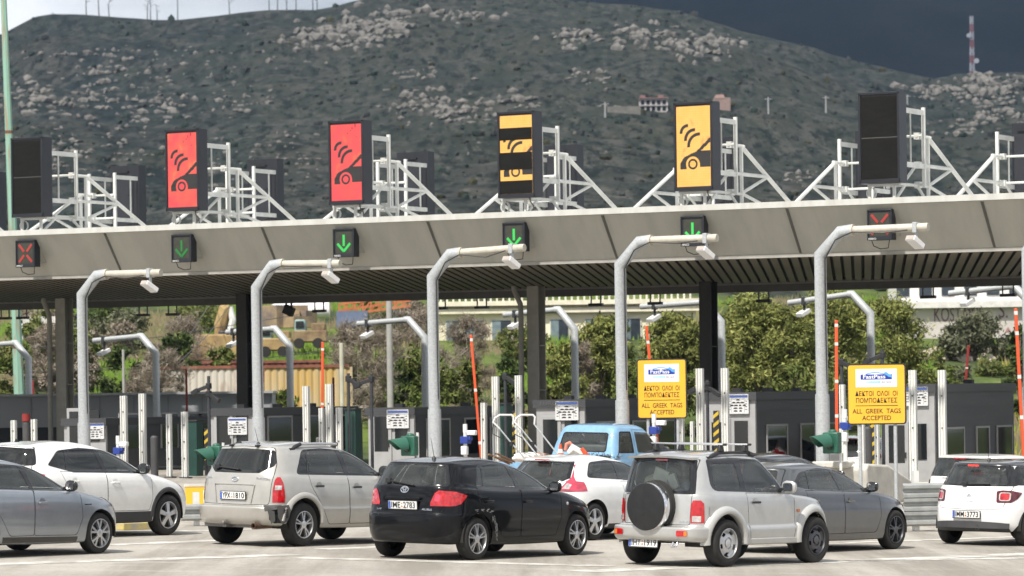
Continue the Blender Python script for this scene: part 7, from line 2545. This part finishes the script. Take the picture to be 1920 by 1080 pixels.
for x0, x1 in ((835, 862), (870, 908), (920, 960), (1030, 1067), (1096, 1122), (1165, 1202), (1240, 1275)):
    fx = (x0 + x1) / 2 - 812
    b = MB(); b.box((fx * k, -.02, (zW0 + zW1) / 2), ((x1 - x0) * k, .12, zW1 - zW0)); wn = b.build('window', mat('window_frame_cream', (.62, .60, .52), .7), t)
    b = MB(); b.box((fx * k - .27 * (x1 - x0) * k * .9, -.09, (zW0 + zW1) / 2), ((x1 - x0) * k * .40, .03, (zW1 - zW0) * .9)); b.build('pane', mat('pane_pale', (.16, .21, .23), .08, var=.2), wn)
    b = MB(); b.box((fx * k + .20 * (x1 - x0) * k, -.09, (zW0 + zW1) / 2), ((x1 - x0) * k * .48, .03, (zW1 - zW0) * .9)); b.build('pane', mat('pane_dark', (.03, .04, .05), .06, var=.2), wn)
    b = MB(); b.box((fx * k, -.03, zW0 - 2.4), ((x1 - x0) * k * .9, .1, 1.6)); b.build('window', mat('pane_dark', (.03, .04, .05), .06), t)
# walled yard with lettering at right
pale = mat('pale_pink_wall', (.52, .48, .45), .85, var=.08, vscale=.4)
Yk = 203.0
a = P(1690, 585, Yk); c = P(1960, 577, Yk)
t = empty('lettered_building', (a.x, Yk, terrain(1820, Yk)), 0, 'pale industrial building with large lettering behind the olive tree', 'building')
zg = t.location.z; w_ = c.x - a.x; k = Yk / F
zT = P(1820, 575, Yk).z - zg
b = MB(); b.box((w_ / 2, 5, zT / 2 - 1), (w_, 10, zT + 2)); b.build('wall', pale, t)
b = MB(); b.box((w_ / 2, -.1, zT + .12), (w_ + .6, .8, .35)); b.build('roof_edge', mat('roof_edge_pale', (.62, .60, .57), .8), t)
b = MB(); b.box((w_ * .5, 8, zT + 1.0), (w_ * .9, 6, 1.7)); b.build('upper_storey', mat('upper_white', (.66, .65, .62), .8), t)
for i in range(6):
    b = MB(); b.box((w_ * (.08 + .16 * i), 4.97, zT + 1.1), (w_ * .09, .06, .7)); b.build('upper_window', mat('pane_dark', (.03, .04, .05), .06), t)
mar = mat('maroon_lettering', (.17, .09, .11), .7, var=.1)
shd = mat('pale_shadow_lettering', (.62, .58, .56), .7)
zl = P(1797, 591, Yk).z - zg
text_mesh('wall_lettering', 'KOSTAKIS', 1.15, mar, t, face_plane((1797 - 1690) * k, -.03, zl), width=92 * k)
text_mesh('wall_lettering', 'S.', 1.25, mar, t, face_plane((1881 - 1690) * k, -.03, zl + .2), width=17 * k)
text_mesh('wall_lettering', 'A.', .5, mat('faded_red', (.42, .20, .18), .8), t, face_plane((1892 - 1690) * k, -.03, zl - .9), width=18 * k)
text_mesh('wall_lettering', 'K', 1.0, mat('faded_letter', (.36, .31, .31), .8), t, face_plane((1715 - 1690) * k, -.03, zl + .1), width=12 * k)
t = empty('white_house', P(1690, 575, 262), 0, 'white flat-roofed house just under the canopy at right', 'house')
zg = terrain(1690, 262) - t.location.z
b = MB(); b.box((1.5, 4, zg / 2 + .4), (7, 8, -zg + 2.6)); b.build('wall', mat('house_white', (.66, .66, .63), .8), t)
b = MB(); b.box((1.5, 0, 1.75), (7.4, 8.6, .25)); b.build('roof', mat('house_roof_grey', (.4, .4, .4), .8), t)
b = MB(); b.box((.4, -.05, .6), (1.2, .12, 1.1)); b.build('window', mat('pane_dark', (.03, .04, .05), .06), t)
b = MB(); b.box((3.2, -.05, .6), (1.2, .12, 1.1)); b.build('window', mat('pane_dark', (.03, .04, .05), .06), t)

# ------------------------------------------------------------------ trees and shrubs
tr = random.Random(21)
def leaf_mats(name, cols):
    return [mat(name + '_leaf_' + 'abc'[i], c, .75, var=.25, vscale=2.0, spec=.2) for i, c in enumerate(cols)]
GREEN = leaf_mats('pine_green', ((.175, .190, .050), (.235, .240, .075), (.110, .125, .035)))
OLIVE = leaf_mats('olive', ((.115, .120, .070), (.165, .165, .105), (.070, .078, .042)))
BARE = leaf_mats('bare_twig', ((.23, .19, .15), (.29, .25, .20), (.16, .13, .095)))
SHRUB = leaf_mats('shrub_green', ((.105, .14, .03), (.16, .165, .055), (.065, .08, .02)))
DARKG = leaf_mats('dark_evergreen', ((.050, .075, .020), (.080, .105, .030), (.030, .045, .015)))
bark = mat('grey_brown_bark', (.13, .10, .075), .95, var=.25, vscale=3)
def tree(label, px, ytop, Y, wpx, mats_, n=2600, leaf=.16, trunk=.16, low=.12, name='tree', clumps=26, gappy=.5, long_=1.7, branchy=8, cat='tree'):
    """crown of many leaf faces gathered in clumps round real branches"""
    g = land(px, Y)
    zt = P(px, ytop, Y).z - g.z
    wr = wpx / 2 * Y / F
    t = empty(name, g, tr.uniform(0, 6), label, cat)
    b = MB()
    b.tube([(0, 0, -.3), (tr.uniform(-.1, .1), tr.uniform(-.1, .1), zt * .35), (tr.uniform(-.2, .2) * wr, tr.uniform(-.2, .2) * wr, zt * .82)], [trunk, trunk * .75, trunk * .2], 8)
    cl = []
    for k in range(clumps):
        a = tr.uniform(0, 6.283); h = tr.uniform(low, 1) ** .85
        prof = math.sin(math.pi * min(1, max(.05, (h - low) / (1 - low) * .80 + .14))) ** .55
        r_ = wr * prof * tr.uniform(.3, 1.0)
        c = Vector((math.cos(a) * r_, math.sin(a) * r_, zt * h * .96))
        cl.append((*c, wr * tr.uniform(.18, .38), tr.choice((0, 0, 1, 2))))
        if k < branchy:
            s_ = Vector((0, 0, c.z * tr.uniform(.35, .7)))
            b.tube([s_, s_.lerp(c, .5) + Vector((0, 0, .15)), c], [trunk * .4, trunk * .25, trunk * .08], 5)
    b.build('trunk', bark, t, smooth=True)
    cl = np.array(cl)
    ng = np.random.default_rng(tr.randrange(9999))
    w_ = cl[ng.integers(0, clumps, n)]
    d = ng.normal(size=(n, 3)) * (1, 1, .8)
    d *= (ng.random(n) ** gappy * ng.choice([.9, 1.15, 1.7], n, p=[.6, .3, .1]) * w_[:, 3] / np.linalg.norm(d, axis=1))[:, None]
    p = w_[:, :3] + d
    keep = p[:, 2] > .05
    p, w_ = p[keep], w_[keep]
    n = len(p)
    u = ng.normal(size=(n, 3)); u /= np.linalg.norm(u, axis=1, keepdims=True)
    v = np.cross(u, ng.normal(size=(n, 3))); v /= np.linalg.norm(v, axis=1, keepdims=True)
    s_ = (leaf * ng.uniform(.6, 1.4, n))[:, None]
    q = np.stack([p - u * s_ * long_, p + v * s_ * .5, p + u * s_ * long_, p - v * s_ * .5], 1).reshape(-1, 3)
    mi = np.where(ng.random(n) < .45, w_[:, 4], ng.integers(0, 3, n)).astype(int)
    pydata('crown', q.tolist(), np.arange(4 * n).reshape(-1, 4).tolist(), mats_, t, midx=mi.tolist())
    return t
# big green trees right of the middle
for args in (('broad green tree filling the gap left of the camera pole arm at right', 1420, 556, 140, 190, GREEN, 5200, .15),
             ('green tree behind the larger yellow notice', 1560, 545, 146, 190, GREEN, 5200, .15),
             ('green tree with white blossom flecks left of the lettered building', 1670, 565, 150, 150, GREEN, 3800, .15),
             ('green tree low between the two big trees at right', 1490, 575, 138, 130, GREEN, 3600, .15),
             ('green tree filling the gap right of the dark right column', 1372, 585, 150, 90, GREEN, 2600, .15),
             ('green tree between the fourth camera pole and the dark right column', 1265, 588, 143, 130, GREEN, 3600, .14),
             ('small rounded green tree before the cream building', 1125, 592, 139, 110, GREEN, 3000, .13),
             ('low green tree beside the pale middle column', 1050, 640, 135, 90, GREEN, 2000, .12)):
    tree(args[0], args[1], args[2], args[3], args[4], args[5], n=args[6] * 4, leaf=.062, clumps=80, low=.02, trunk=.14, branchy=20)
tree('grey-green olive tree in front of the lettered wall', 1822, 596, 186, 120, OLIVE, n=9000, leaf=.075, clumps=40, low=.16, trunk=.2, branchy=12)
tree('smaller olive bush at the right of the olive tree', 1898, 632, 186, 70, OLIVE, n=4000, leaf=.075, clumps=16, low=.1, trunk=.1)
tree('dark cypress clump above the lettered building', 1790, 545, 258, 90, DARKG, n=1200, leaf=.26, clumps=16, low=.1)
tree('dark green tree at the right edge beyond the arm', 1915, 600, 150, 60, DARKG, n=1200, leaf=.15, clumps=14, low=.1)
# bare and half-bare trees
for lab, px, yt_, Y, wd in (('large bare pinkish-grey shrub right of the ochre container', 700, 590, 146, 150), ('bare shrub under the crane jib', 780, 580, 160, 130), ('bare brown shrub left of the ochre machine', 655, 600, 158, 90), ('half-bare tree before the cream facade', 880, 588, 150, 110), ('bare tree left of the small rounded tree', 1090, 640, 136, 60), ('bare shrub before the white container', 300, 655, 146, 120), ('bare pale shrub behind the second camera pole', 345, 598, 170, 140), ('bare shrub at the far left behind the mast', 85, 615, 165, 110)):
    tree(lab, px, yt_, Y, wd, BARE, n=6000, leaf=.02, clumps=40, low=.03, trunk=.05, name='bare_shrub', gappy=.7, long_=11, branchy=22, cat='shrub')
for lab, px, yt_, Y, wd, m_ in (('dark green bush left of the white container', 235, 650, 150, 90, DARKG), ('bright green bush at the left column', 150, 620, 165, 80, SHRUB), ('green bush before the far pole at left', 330, 620, 158, 80, DARKG), ('small green bush on the grass bank', 420, 645, 160, 60, SHRUB), ('green bush beside the leaning orange arm', 800, 655, 140, 120, SHRUB), ('dark green bush left of the banded sign pole', 760, 665, 142, 70, DARKG), ('green bush below the half-bare tree', 870, 672, 137, 110, SHRUB), ('green bush left of the pale middle column', 955, 660, 138, 80, DARKG), ('low green shrub on the ochre container foot', 530, 735, 133, 60, SHRUB), ('olive bush behind the second camera pole arm', 230, 590, 190, 110, OLIVE), ('brown shrub in front of the mast', 30, 640, 150, 90, SHRUB), ('dark green tree at the top left under the canopy', 190, 580, 205, 150, DARKG), ('dark green tree right of the floodlight', 400, 572, 215, 90, DARKG), ('rust-brown shrub left of the first column', 75, 592, 200, 110, BARE), ('low bush at the foot of the green trees', 1480, 690, 133, 120, SHRUB), ('low bush left of the smaller notice', 1180, 690, 133, 80, SHRUB)):
    tree(lab, px, yt_, Y, wd, m_, n=4200, leaf=.075, clumps=24, low=.02, trunk=.07, name='bush', cat='bush', branchy=6)
for i in range(44):
    px, Y = tr.uniform(-20, 1300), tr.uniform(150, 215)
    g_ = land(px, Y)
    yy = HY - (g_.z + tr.uniform(1.0, 2.4) - CAMH) / Y * F
    if yy < 556 or 440 < px < 620: continue
    tree('scrubby bush among many on the slope beyond the plaza', px, yy, Y, tr.uniform(50, 100), tr.choice((SHRUB, OLIVE, BARE, SHRUB)), n=2200, leaf=.07, clumps=18, low=.02, trunk=.05, name='slope_bush', cat='bush', branchy=4)['group'] = 'scrubby bushes on the slope'
for lab, px, py, Y in (('low brown scrub below the stones at the right', 1775, 690, 160), ('low green scrub under the lettered wall', 1762, 662, 180), ('yellow-green scrub right of the dark red arm', 1862, 676, 175), ('small scrub left of the dark red arm', 1800, 682, 168), ('scrub at the right edge above the booth roof', 1905, 682, 165)):
    tree(lab, px, py, Y, tr.uniform(40, 75), tr.choice((SHRUB, OLIVE, BARE)), n=2500, leaf=.06, clumps=18, low=.02, trunk=.04, name='scrub_bush', cat='bush', branchy=4)
# tall grass on the bank
b = MB()
for i in range(15000):
    px, Y = tr.uniform(-30, 1950), tr.uniform(124, 245)
    g = land(px, Y)
    if noise.noise(Vector((px * .01, Y * .05, 8.8))) < -.1: continue
    b.cm = 0 if noise.noise(Vector((px * .006, Y * .03, 1.8))) > -.05 else 1
    if px > 1750 and tr.random() < .25: b.cm = 2
    for k in range(3):
        h = tr.uniform(.2, .6); x, y = g.x + tr.uniform(-.3, .3), g.y + tr.uniform(-.3, .3); lx = tr.uniform(-.15, .15)
        b.add([(x - .04, y, g.z - .05), (x + .04, y, g.z - .05), (x + lx, y + tr.uniform(-.1, .1), g.z + h)], [(0, 1, 2)])
tag(b.build('bank_grass', [mat('fresh_grass', (.14, .23, .03), .8, var=.3, vscale=.3, spec=.2), mat('dry_grass', (.22, .18, .10), .85, var=.2, vscale=.3), mat('yellow_flowers', (.36, .33, .03), .8, var=.2)]), 'fresh and dry grass on the bank behind the plaza', 'grass', kind='stuff')
# stones on the bank at right
b = MB()
for i in range(60):
    p = bank_pt(tr.gauss(1770, 40), tr.gauss(672, 7), 140)
    s_ = tr.uniform(.12, .4)
    b.blob((p.x, p.y, p.z + s_ * .4), (s_ * 1.5, s_, s_ * .8), 1, .3, tr)
tag(b.build('bank_stones', mat('pale_bank_stone', (.42, .36, .29), .9, var=.2)), 'pale stones on the grassy bank at the right', 'stones', kind='stuff')
# overhead wires at the left
b = MB()
for a_, c_ in (((-20, 660), (560, 590)), ((335, 680), (440, 560)), ((300, 690), (400, 560)), ((0, 700), (600, 660))):
    pa, pc = P(*a_, 150), P(*c_, 175)
    b.tube([pa, pa.lerp(pc, .5) - Vector((0, 0, .25)), pc], .018, 5)
tag(b.build('overhead_wire', mat('wire_dark', (.08, .08, .08), .7)), 'thin overhead wires crossing behind the canopy at left', 'wires')
# ================================================================== PICKUP WITH ITS LOAD, FURTHER CARS, PEOPLE
def car_pickup():
    pm = paint('sun_bleached_blue_paint', (0.17, 0.33, 0.50), 0, .5, dirtamt=.25, flake=.12)
    d = dict(paint=pm, xm=1.9, ex=(14, 6, 6, 3.4), wb=3.1, wr=.33, track=1.42, hw=.82, tyre_w=.2, arch=.39, arch_z=.36, floor=.34,
        rows=[(.42, .34, .36, -1.0, 3.50, .72), (.44, .35, .37, -1.05, 3.62, .78), (.60, .55, .55, -1.06, 3.66, .80), (.85, .80, .75, -1.06, 3.64, .815), (.925, .93, .86, -1.06, 3.55, .815),
              (.93, .97, .92, 1.0, 3.50, .81), (1.02, 1.02, .98, 1.05, 3.25, .80), (1.08, 1.07, 1.05, 1.08, 3.10, .79), (1.30, 1.30, 1.27, 1.15, 2.88, .735), (1.52, 1.52, 1.48, 1.25, 2.63, .675),
              (1.60, 1.61, 1.57, 1.30, 2.50, .62), (1.64, 1.655, 1.63, 1.36, 2.40, .52), (1.66, 1.68, 1.665, 1.5, 2.3, .3), (1.67, 1.69, 1.68, 1.6, 2.2, .0)],
        dlo=S((1.24, 1.10, .04), (1.80, 1.10, .04), (1.80, 1.53, .04), (1.40, 1.53, .05)),
        glass=[dict(pts=S((1.28, 1.13, .04), (1.76, 1.13, .03), (1.76, 1.50, .03), (1.42, 1.50, .04)), m=glass_m), dict(pts=S((1.92, 1.11, .03), (2.92, 1.09, .03), (2.72, 1.29), (2.46, 1.50, .05), (1.92, 1.52, .03)), m=glass_m, door=0)],
        frame_m=pm,
        doors=[S((1.86, .45, .03), (2.55, .45, .05), (2.75, .80), (3.0, 1.05), (2.80, 1.30), (2.50, 1.55, .05), (1.86, 1.56))], handles=[(2.0, .95)], handle_m=black,
        rearglass=RR((0, 1.14), (.55, 1.14, .06), (.52, 1.48, .06), (0, 1.48)), rearframe=RR((0, 1.115), (.58, 1.115, .07), (.545, 1.505, .07), (0, 1.505)),
        windscreen=FR((0, 1.10), (.66, 1.10), (.56, 1.50), (0, 1.54)),
        lamps=[dict(name='tail_lamp', m=lens_red, pts=RR((.62, .62), (.62, .84), (.76, .84), (.76, .62))), dict(name='headlamp', m=lens_clear, pts=FR((.50, .62), (.72, .62), (.72, .80), (.50, .80)))],
        rims=[((5, 'steel'), .2, white)], front_seat=2.25, rear_seat=1.75, seat_z=.62, seat_h=.5, dash=(2.9, 1.08), mirror=(2.85, 1.12), mirror_m=black)
    d['frame_m'] = gap_black
    M = car_matrix(1085, 957, 36, 1.42, 1.1)
    r, sh = build_vehicle('blue_pickup', 'old light blue pickup truck loaded with tools, behind the white coupe', 'pickup', d, M)
    b = MB(); b.box((-.02, 0, .90), (2.0, 1.44, .05))
    b.build('bed_floor', under_m, r)
    return r, M
def in_car(M, name, mk, label, cat, group=None, loc=(0, 0, 0)):
    t = empty(name, label=label, cat=cat, mw=M @ Matrix.Translation(loc), group=group)
    mk(t)
    return t
cars = [car_clio(), car_qashqai(), car_tucson(), car_black(), car_c30(), car_suzuki(), car_bmw(), car_ds3(), car_mini()]
pk, PM = car_pickup()
# things on the pickup bed
def pix_in(M, x, y, Y):
    return M.inverted() @ P(x, y, Y)
hand_m = mat('mower_handle_white', (.72, .72, .70), .4, .2, var=.04)
def mower(x0, flip, label):
    def mk(t):
        b = MB()
        Y = 71.0
        pts = [(0, 0), (-26, -30), (-49, -58), (-61, -70), (-58, -78), (-49, -84), (-27, -84), (-23, -80), (-24, -66)]
        P3 = [pix_in(PM, x0 + dx, 862 + dy * 1.0, Y) for dx, dy in pts]
        b.tube(P3[2:], .017, 8)
        b.build('grip', hand_m, t, smooth=True)
        b = MB()
        lo = P3[0] + (P3[0] - P3[1]) * .9
        b.tube([lo, P3[0], P3[1], P3[2]], .014, 8)
        side = pix_in(PM, x0 - 24, 796, Y)
        lo2 = lo + Vector((.0, -.30, 0))
        b.tube([side, side.lerp(lo2, .5) , lo2], .014, 8)
        b.build('handle_tube', galv, t, smooth=True)
        b = MB(); b.box(P3[1], (.07, .05, .07)); b.tube([P3[3], P3[3] + Vector((0, .02, -.2)), P3[1]], .008, 5); b.build('cable_clip', black, t)
        b = MB(); c = (lo + lo2) / 2; b.box(c + Vector((.1, 0, -.03)), (.55, .45, .18)); b.build('deck', orange, t, bevel=.04)
        for sx in (-.15, .35):
            b = MB(); b.lathe([(.09, -.03), (.09, .03), (0, .03)], Matrix.Translation(c + Vector((sx, -.25, -.08))) @ Matrix.Rotation(R(90), 4, 'X'), 14); b.build('wheel', black, t)
    in_car(PM, 'lawn_mower', mk, label, 'lawn mower', 'lawn mowers on the pickup')
mower(986, False, 'lawn mower with white handle, left one of the two on the pickup')
mower(1026, False, 'lawn mower with white handle, right one of the two on the pickup')
def mk_cone(x, y0, y1, r_, tilt=0.0):
    def f(t):
        a, c = pix_in(PM, x, y1, 72.5), pix_in(PM, x + tilt, y0, 72.5)
        q = (c - a).to_track_quat('Z', 'Y').to_matrix().to_4x4(); h = (c - a).length
        M_ = Matrix.Translation(a) @ q
        b = MB(); b.lathe([(r_, 0), (r_ * .72, h * .33)], M_, 16); b.lathe([(r_ * .5, h * .62), (r_ * .28, h), (.0, h)], M_, 16); b.build('cone_body', orange, t, smooth=True, angle=50)
        b = MB(); b.lathe([(r_ * .725, h * .33), (r_ * .5, h * .62)], M_, 16); b.build('cone_band', white, t, smooth=True)
        b = MB(); b.box(a - Vector((0, 0, .02)), (r_ * 2.6, r_ * 2.6, .04)); b.build('cone_base', orange, t)
    return f
in_car(PM, 'traffic_cone', mk_cone(1051, 832, 858, .075), 'orange and white traffic cone upright on the pickup', 'traffic cone')
def mk_blower(t):
    def q(x, y): return pix_in(PM, x, y, 72.2)
    b = MB(); b.tube([q(1066, 850), q(1074, 842), q(1085, 848), q(1096, 858)], [.05, .09, .08, .06], 10); b.build('casing', white, t, smooth=True)
    b = MB(); b.tube([q(1060, 845), q(1062, 833), q(1068, 830), q(1073, 836)], .03, 8); b.build('handle', mat('faded_orange_plastic', (.55, .20, .14), .5), t, smooth=True)
    b = MB(); b.tube([q(1088, 842), q(1100, 858)], [.06, .075], 10); b.build('nozzle', orange, t, smooth=True)
in_car(PM, 'leaf_blower', mk_blower, 'white and orange garden blower beside the traffic cone', 'garden tool')
def mk_bag(t):
    rnd = random.Random(4)
    b = MB(); c = pix_in(PM, 990, 858, 71.5); b.blob(c, (.24, .30, .10), 3, .10, rnd); b.build('bag_sack', mat('white_sack', (.64, .62, .58), .8, var=.1, bump=.2, bscale=14), t, smooth=True, angle=80)
in_car(PM, 'white_bag', mk_bag, 'crumpled white sack on the pickup load', 'bag')
def mk_bag2(t):
    rnd = random.Random(9)
    b = MB(); c = pix_in(PM, 1014, 856, 71.8); b.blob(c, (.12, .16, .09), 2, .22, rnd); b.build('bag_sack', mat('brown_white_sack', (.50, .32, .22), .8, col2=(.12, .05, .04), vscale=9), t)
in_car(PM, 'brown_bag', mk_bag2, 'crumpled brown and white sack right of the white one', 'bag')
def mk_sticks(t):
    b = MB()
    for (x0, y0), (x1, y1) in (((916, 852), (960, 868)), ((932, 851), (965, 866)), ((926, 856), (955, 870))):
        b.tube([pix_in(PM, x0, y0, 70.5), pix_in(PM, x1, y1, 71.2)], .017, 6)
    b.build('wooden_handles', mat('tool_wood', (.20, .11, .06), .8), t)
in_car(PM, 'tool_bundle', mk_sticks, 'bundle of brown wooden tool handles at the left of the load', 'tools')
def mk_twigs(t):
    b = MB(); rnd = random.Random(3)
    for i in range(160):
        c = pix_in(PM, rnd.gauss(1130, 16), 856 + rnd.uniform(0, 6), 72)
        d = Vector((rnd.gauss(0, 1), rnd.gauss(0, 1), abs(rnd.gauss(0, .6)))).normalized() * rnd.uniform(.05, .14)
        b.tube([c, c + d], .005, 3)
    b.build('brush_twigs', mat('hedge_cuttings', (.035, .035, .02), .9), t)
in_car(PM, 'brushwood', mk_twigs, 'dark hedge cuttings under the pickup cab window', 'cuttings')
# dark saloon and a white car further on: same body plan as the black and grey hatchbacks
def reuse(src_root, x, y, yaw, track, label, name, cat, repaint):
    c = copy_tree(src_root)
    c.matrix_world = car_matrix(x, y, yaw, track)
    c.name = name
    c['label'] = label
    def walk(o):
        if o.type == 'MESH':
            for a_, b_ in repaint:
                if any(s.material and s.material.name == a_ for s in o.material_slots):
                    o.data = o.data.copy()
                    for i, m_ in enumerate(o.data.materials):
                        if m_ and m_.name == a_: o.data.materials[i] = b_
        for k_ in o.children: walk(k_)
    walk(c)
    for k_ in list(c.children):
        if k_.name.split('.')[0] in ('number_plate', 'plate_holder', 'badge_lettering', 'emblem', 'scratches'):
            def rm(o):
                for q in list(o.children): rm(q)
                bpy.data.objects.remove(o)
            rm(k_)
    return c
dk = paint('graphite_paint', (.02, .021, .025), .2, .3, dirtamt=.05)
wh2 = paint('distant_white_paint', (.72, .72, .72), 0, .35, dirtamt=.1)
reuse(cars[6], 1462, 998, 36, 1.56, 'dark car of which only the roof shows behind the grey hatchback', 'dark_car', 'car', [('mineral_grey_paint', dk)])
reuse(cars[4], 1652, 915, 20, 1.53, 'white car glimpsed in the lane behind the larger yellow notice', 'far_white_car', 'car', [('clean_white_paint', wh2), ('sun_faded_red_lens', lens_red)])
# ------------------------------------------------------------------ people seated in the cars
def occupant(M, loc, shirt, hair, label, reach=None, lean=0.0):
    skin = mat('skin', (.36, .20, .14), .6, var=.06)
    me = bpy.data.meshes.new('person')
    V = [(0, 0, 0), (-.06, 0, .22), (-.10, 0, .42), (-.11, 0, .52), (-.10, 0, .60), (-.09, 0, .70), (-.09, 0, .785),
         (-.10, .17, .45), (.02, .24, .24), (.26, .18, .30), (.33, .16, .33), (-.10, -.17, .45), (.02, -.24, .24), (.26, -.14, .30), (.33, -.12, .33),
         (.10, .10, -.02), (.42, .12, .04), (.52, .12, -.36), (.10, -.10, -.02), (.42, -.12, .04), (.52, -.12, -.36)]
    E = [(0, 1), (1, 2), (2, 3), (3, 4), (4, 5), (5, 6), (2, 7), (7, 8), (8, 9), (9, 10), (2, 11), (11, 12), (12, 13), (13, 14), (0, 15), (15, 16), (16, 17), (0, 18), (18, 19), (19, 20)]
    Rr = [.15, .15, .14, .065, .085, .098, .06, .075, .055, .042, .035, .075, .055, .042, .035, .10, .08, .055, .10, .08, .055]
    me.from_pydata(V, E, [])
    o = link_mesh('person', me)
    sk = o.modifiers.new('skin', 'SKIN')
    for i, v in enumerate(me.skin_vertices[0].data):
        v.radius = (Rr[i], Rr[i] * (1.25 if i in (0, 1, 2) else .92))
        v.use_root = (i == 0)
    sb = o.modifiers.new('sub', 'SUBSURF'); sb.levels = sb.render_levels = 2
    bpy.context.view_layer.update()
    dg = bpy.context.evaluated_depsgraph_get()
    m2 = bpy.data.meshes.new_from_object(o.evaluated_get(dg))
    bpy.data.objects.remove(o)
    m2.materials.clear(); m2.materials.append(skin); m2.materials.append(shirt)
    for p in m2.polygons:
        c = p.center
        p.material_index = 0 if (c.z > .53 or c.x > .28 and c.z > .2) else 1
        p.use_smooth = True
    m2.name = 'person'
    t = link_mesh('person', m2)
    t.matrix_world = M @ Matrix.Translation(loc)
    tag(t, label, 'person')
    b = MB(); b.blob((-.115, 0, .735), (.105, .085, .10), 3); b.build('hair', hair, t, smooth=True, angle=90)
    b = MB()
    b.blob((.01, 0, .69), (.022, .016, .026), 2)
    for sg in (1, -1):
        b.blob((-.10, .088 * sg, .69), (.022, .012, .034), 2)
    b.build('nose_and_ears', skin, t, smooth=True, angle=90)
    b = MB()
    for sg in (1, -1): b.blob((-.008, .032 * sg, .715), (.008, .014, .009), 2)
    b.cm = 1; b.blob((-.003, 0, .645), (.008, .026, .007), 2)
    b.build('eyes_and_mouth', [mat('eye_dark', (.03, .02, .02), .3), mat('lips', (.26, .10, .09), .5)], t, smooth=True, angle=90)
    for sg in (1, -1):
        b = MB()
        w_ = Vector((.345, .14 * sg - (.02 if sg < 0 else 0) * 0 + .0, .335))
        b.box(w_ + Vector((.03, 0, .0)), (.085, .05, .03), Matrix.Rotation(R(-25), 3, 'Y'))
        for k in range(4):
            y_ = -.026 + .0175 * k
            b.tube([w_ + Vector((.065, y_, .018)), w_ + Vector((.098, y_, .022)), w_ + Vector((.112, y_, -.002)), w_ + Vector((.098, y_, -.022))], [.0095, .009, .008, .007], 6)
        b.tube([w_ + Vector((.01, -.03 * sg, .0)), w_ + Vector((.045, -.05 * sg, -.012)), w_ + Vector((.075, -.04 * sg, -.025))], [.011, .010, .008], 6)
        b.build('hand', skin, t, smooth=True, angle=60)
    return t
bl = mat('navy_shirt', (.02, .03, .09), .9, var=.15)
gy = mat('grey_shirt', (.10, .10, .11), .9, var=.1)
lt = mat('pale_blue_shirt', (.22, .34, .52), .9, var=.1)
hr = mat('short_grey_hair', (.10, .085, .075), .8, var=.2)
hd = mat('dark_hair', (.025, .018, .014), .7, var=.2)
def seatpos(car, d): return car.matrix_world.copy()
bpy.context.view_layer.update()
occupant(cars[5].matrix_world.copy(), (.98, -.34, .76), bl, hr, 'person in a navy shirt sitting on the near side of the silver three-door off-roader')
occupant(cars[6].matrix_world.copy(), (1.40, -.38, .52), gy, hd, 'person sitting in the near front seat of the grey hatchback')
occupant(cars[0].matrix_world.copy(), (.45, -.40, .52), lt, hd, 'person in a pale blue top in the back of the grey-blue hatchback')
# ================================================================== AIR
b = MB()
b.box((0, 1990, 235), (5200, 4060, 560))
hz = bpy.data.materials.new('pale_blue_haze')
hz.use_nodes = True
n = hz.node_tree.nodes
n.clear()
pv = n.new('ShaderNodeVolumePrincipled')
pv.inputs['Color'].default_value = (.50, .70, 1.0, 1)
pv.inputs['Density'].default_value = 0.00005
pv.inputs['Anisotropy'].default_value = 0.0
mo = n.new('ShaderNodeOutputMaterial')
hz.node_tree.links.new(pv.outputs[0], mo.inputs['Volume'])
tag(b.build('haze', hz), 'pale blue haze in the air before the distant hills', 'haze', kind='stuff')
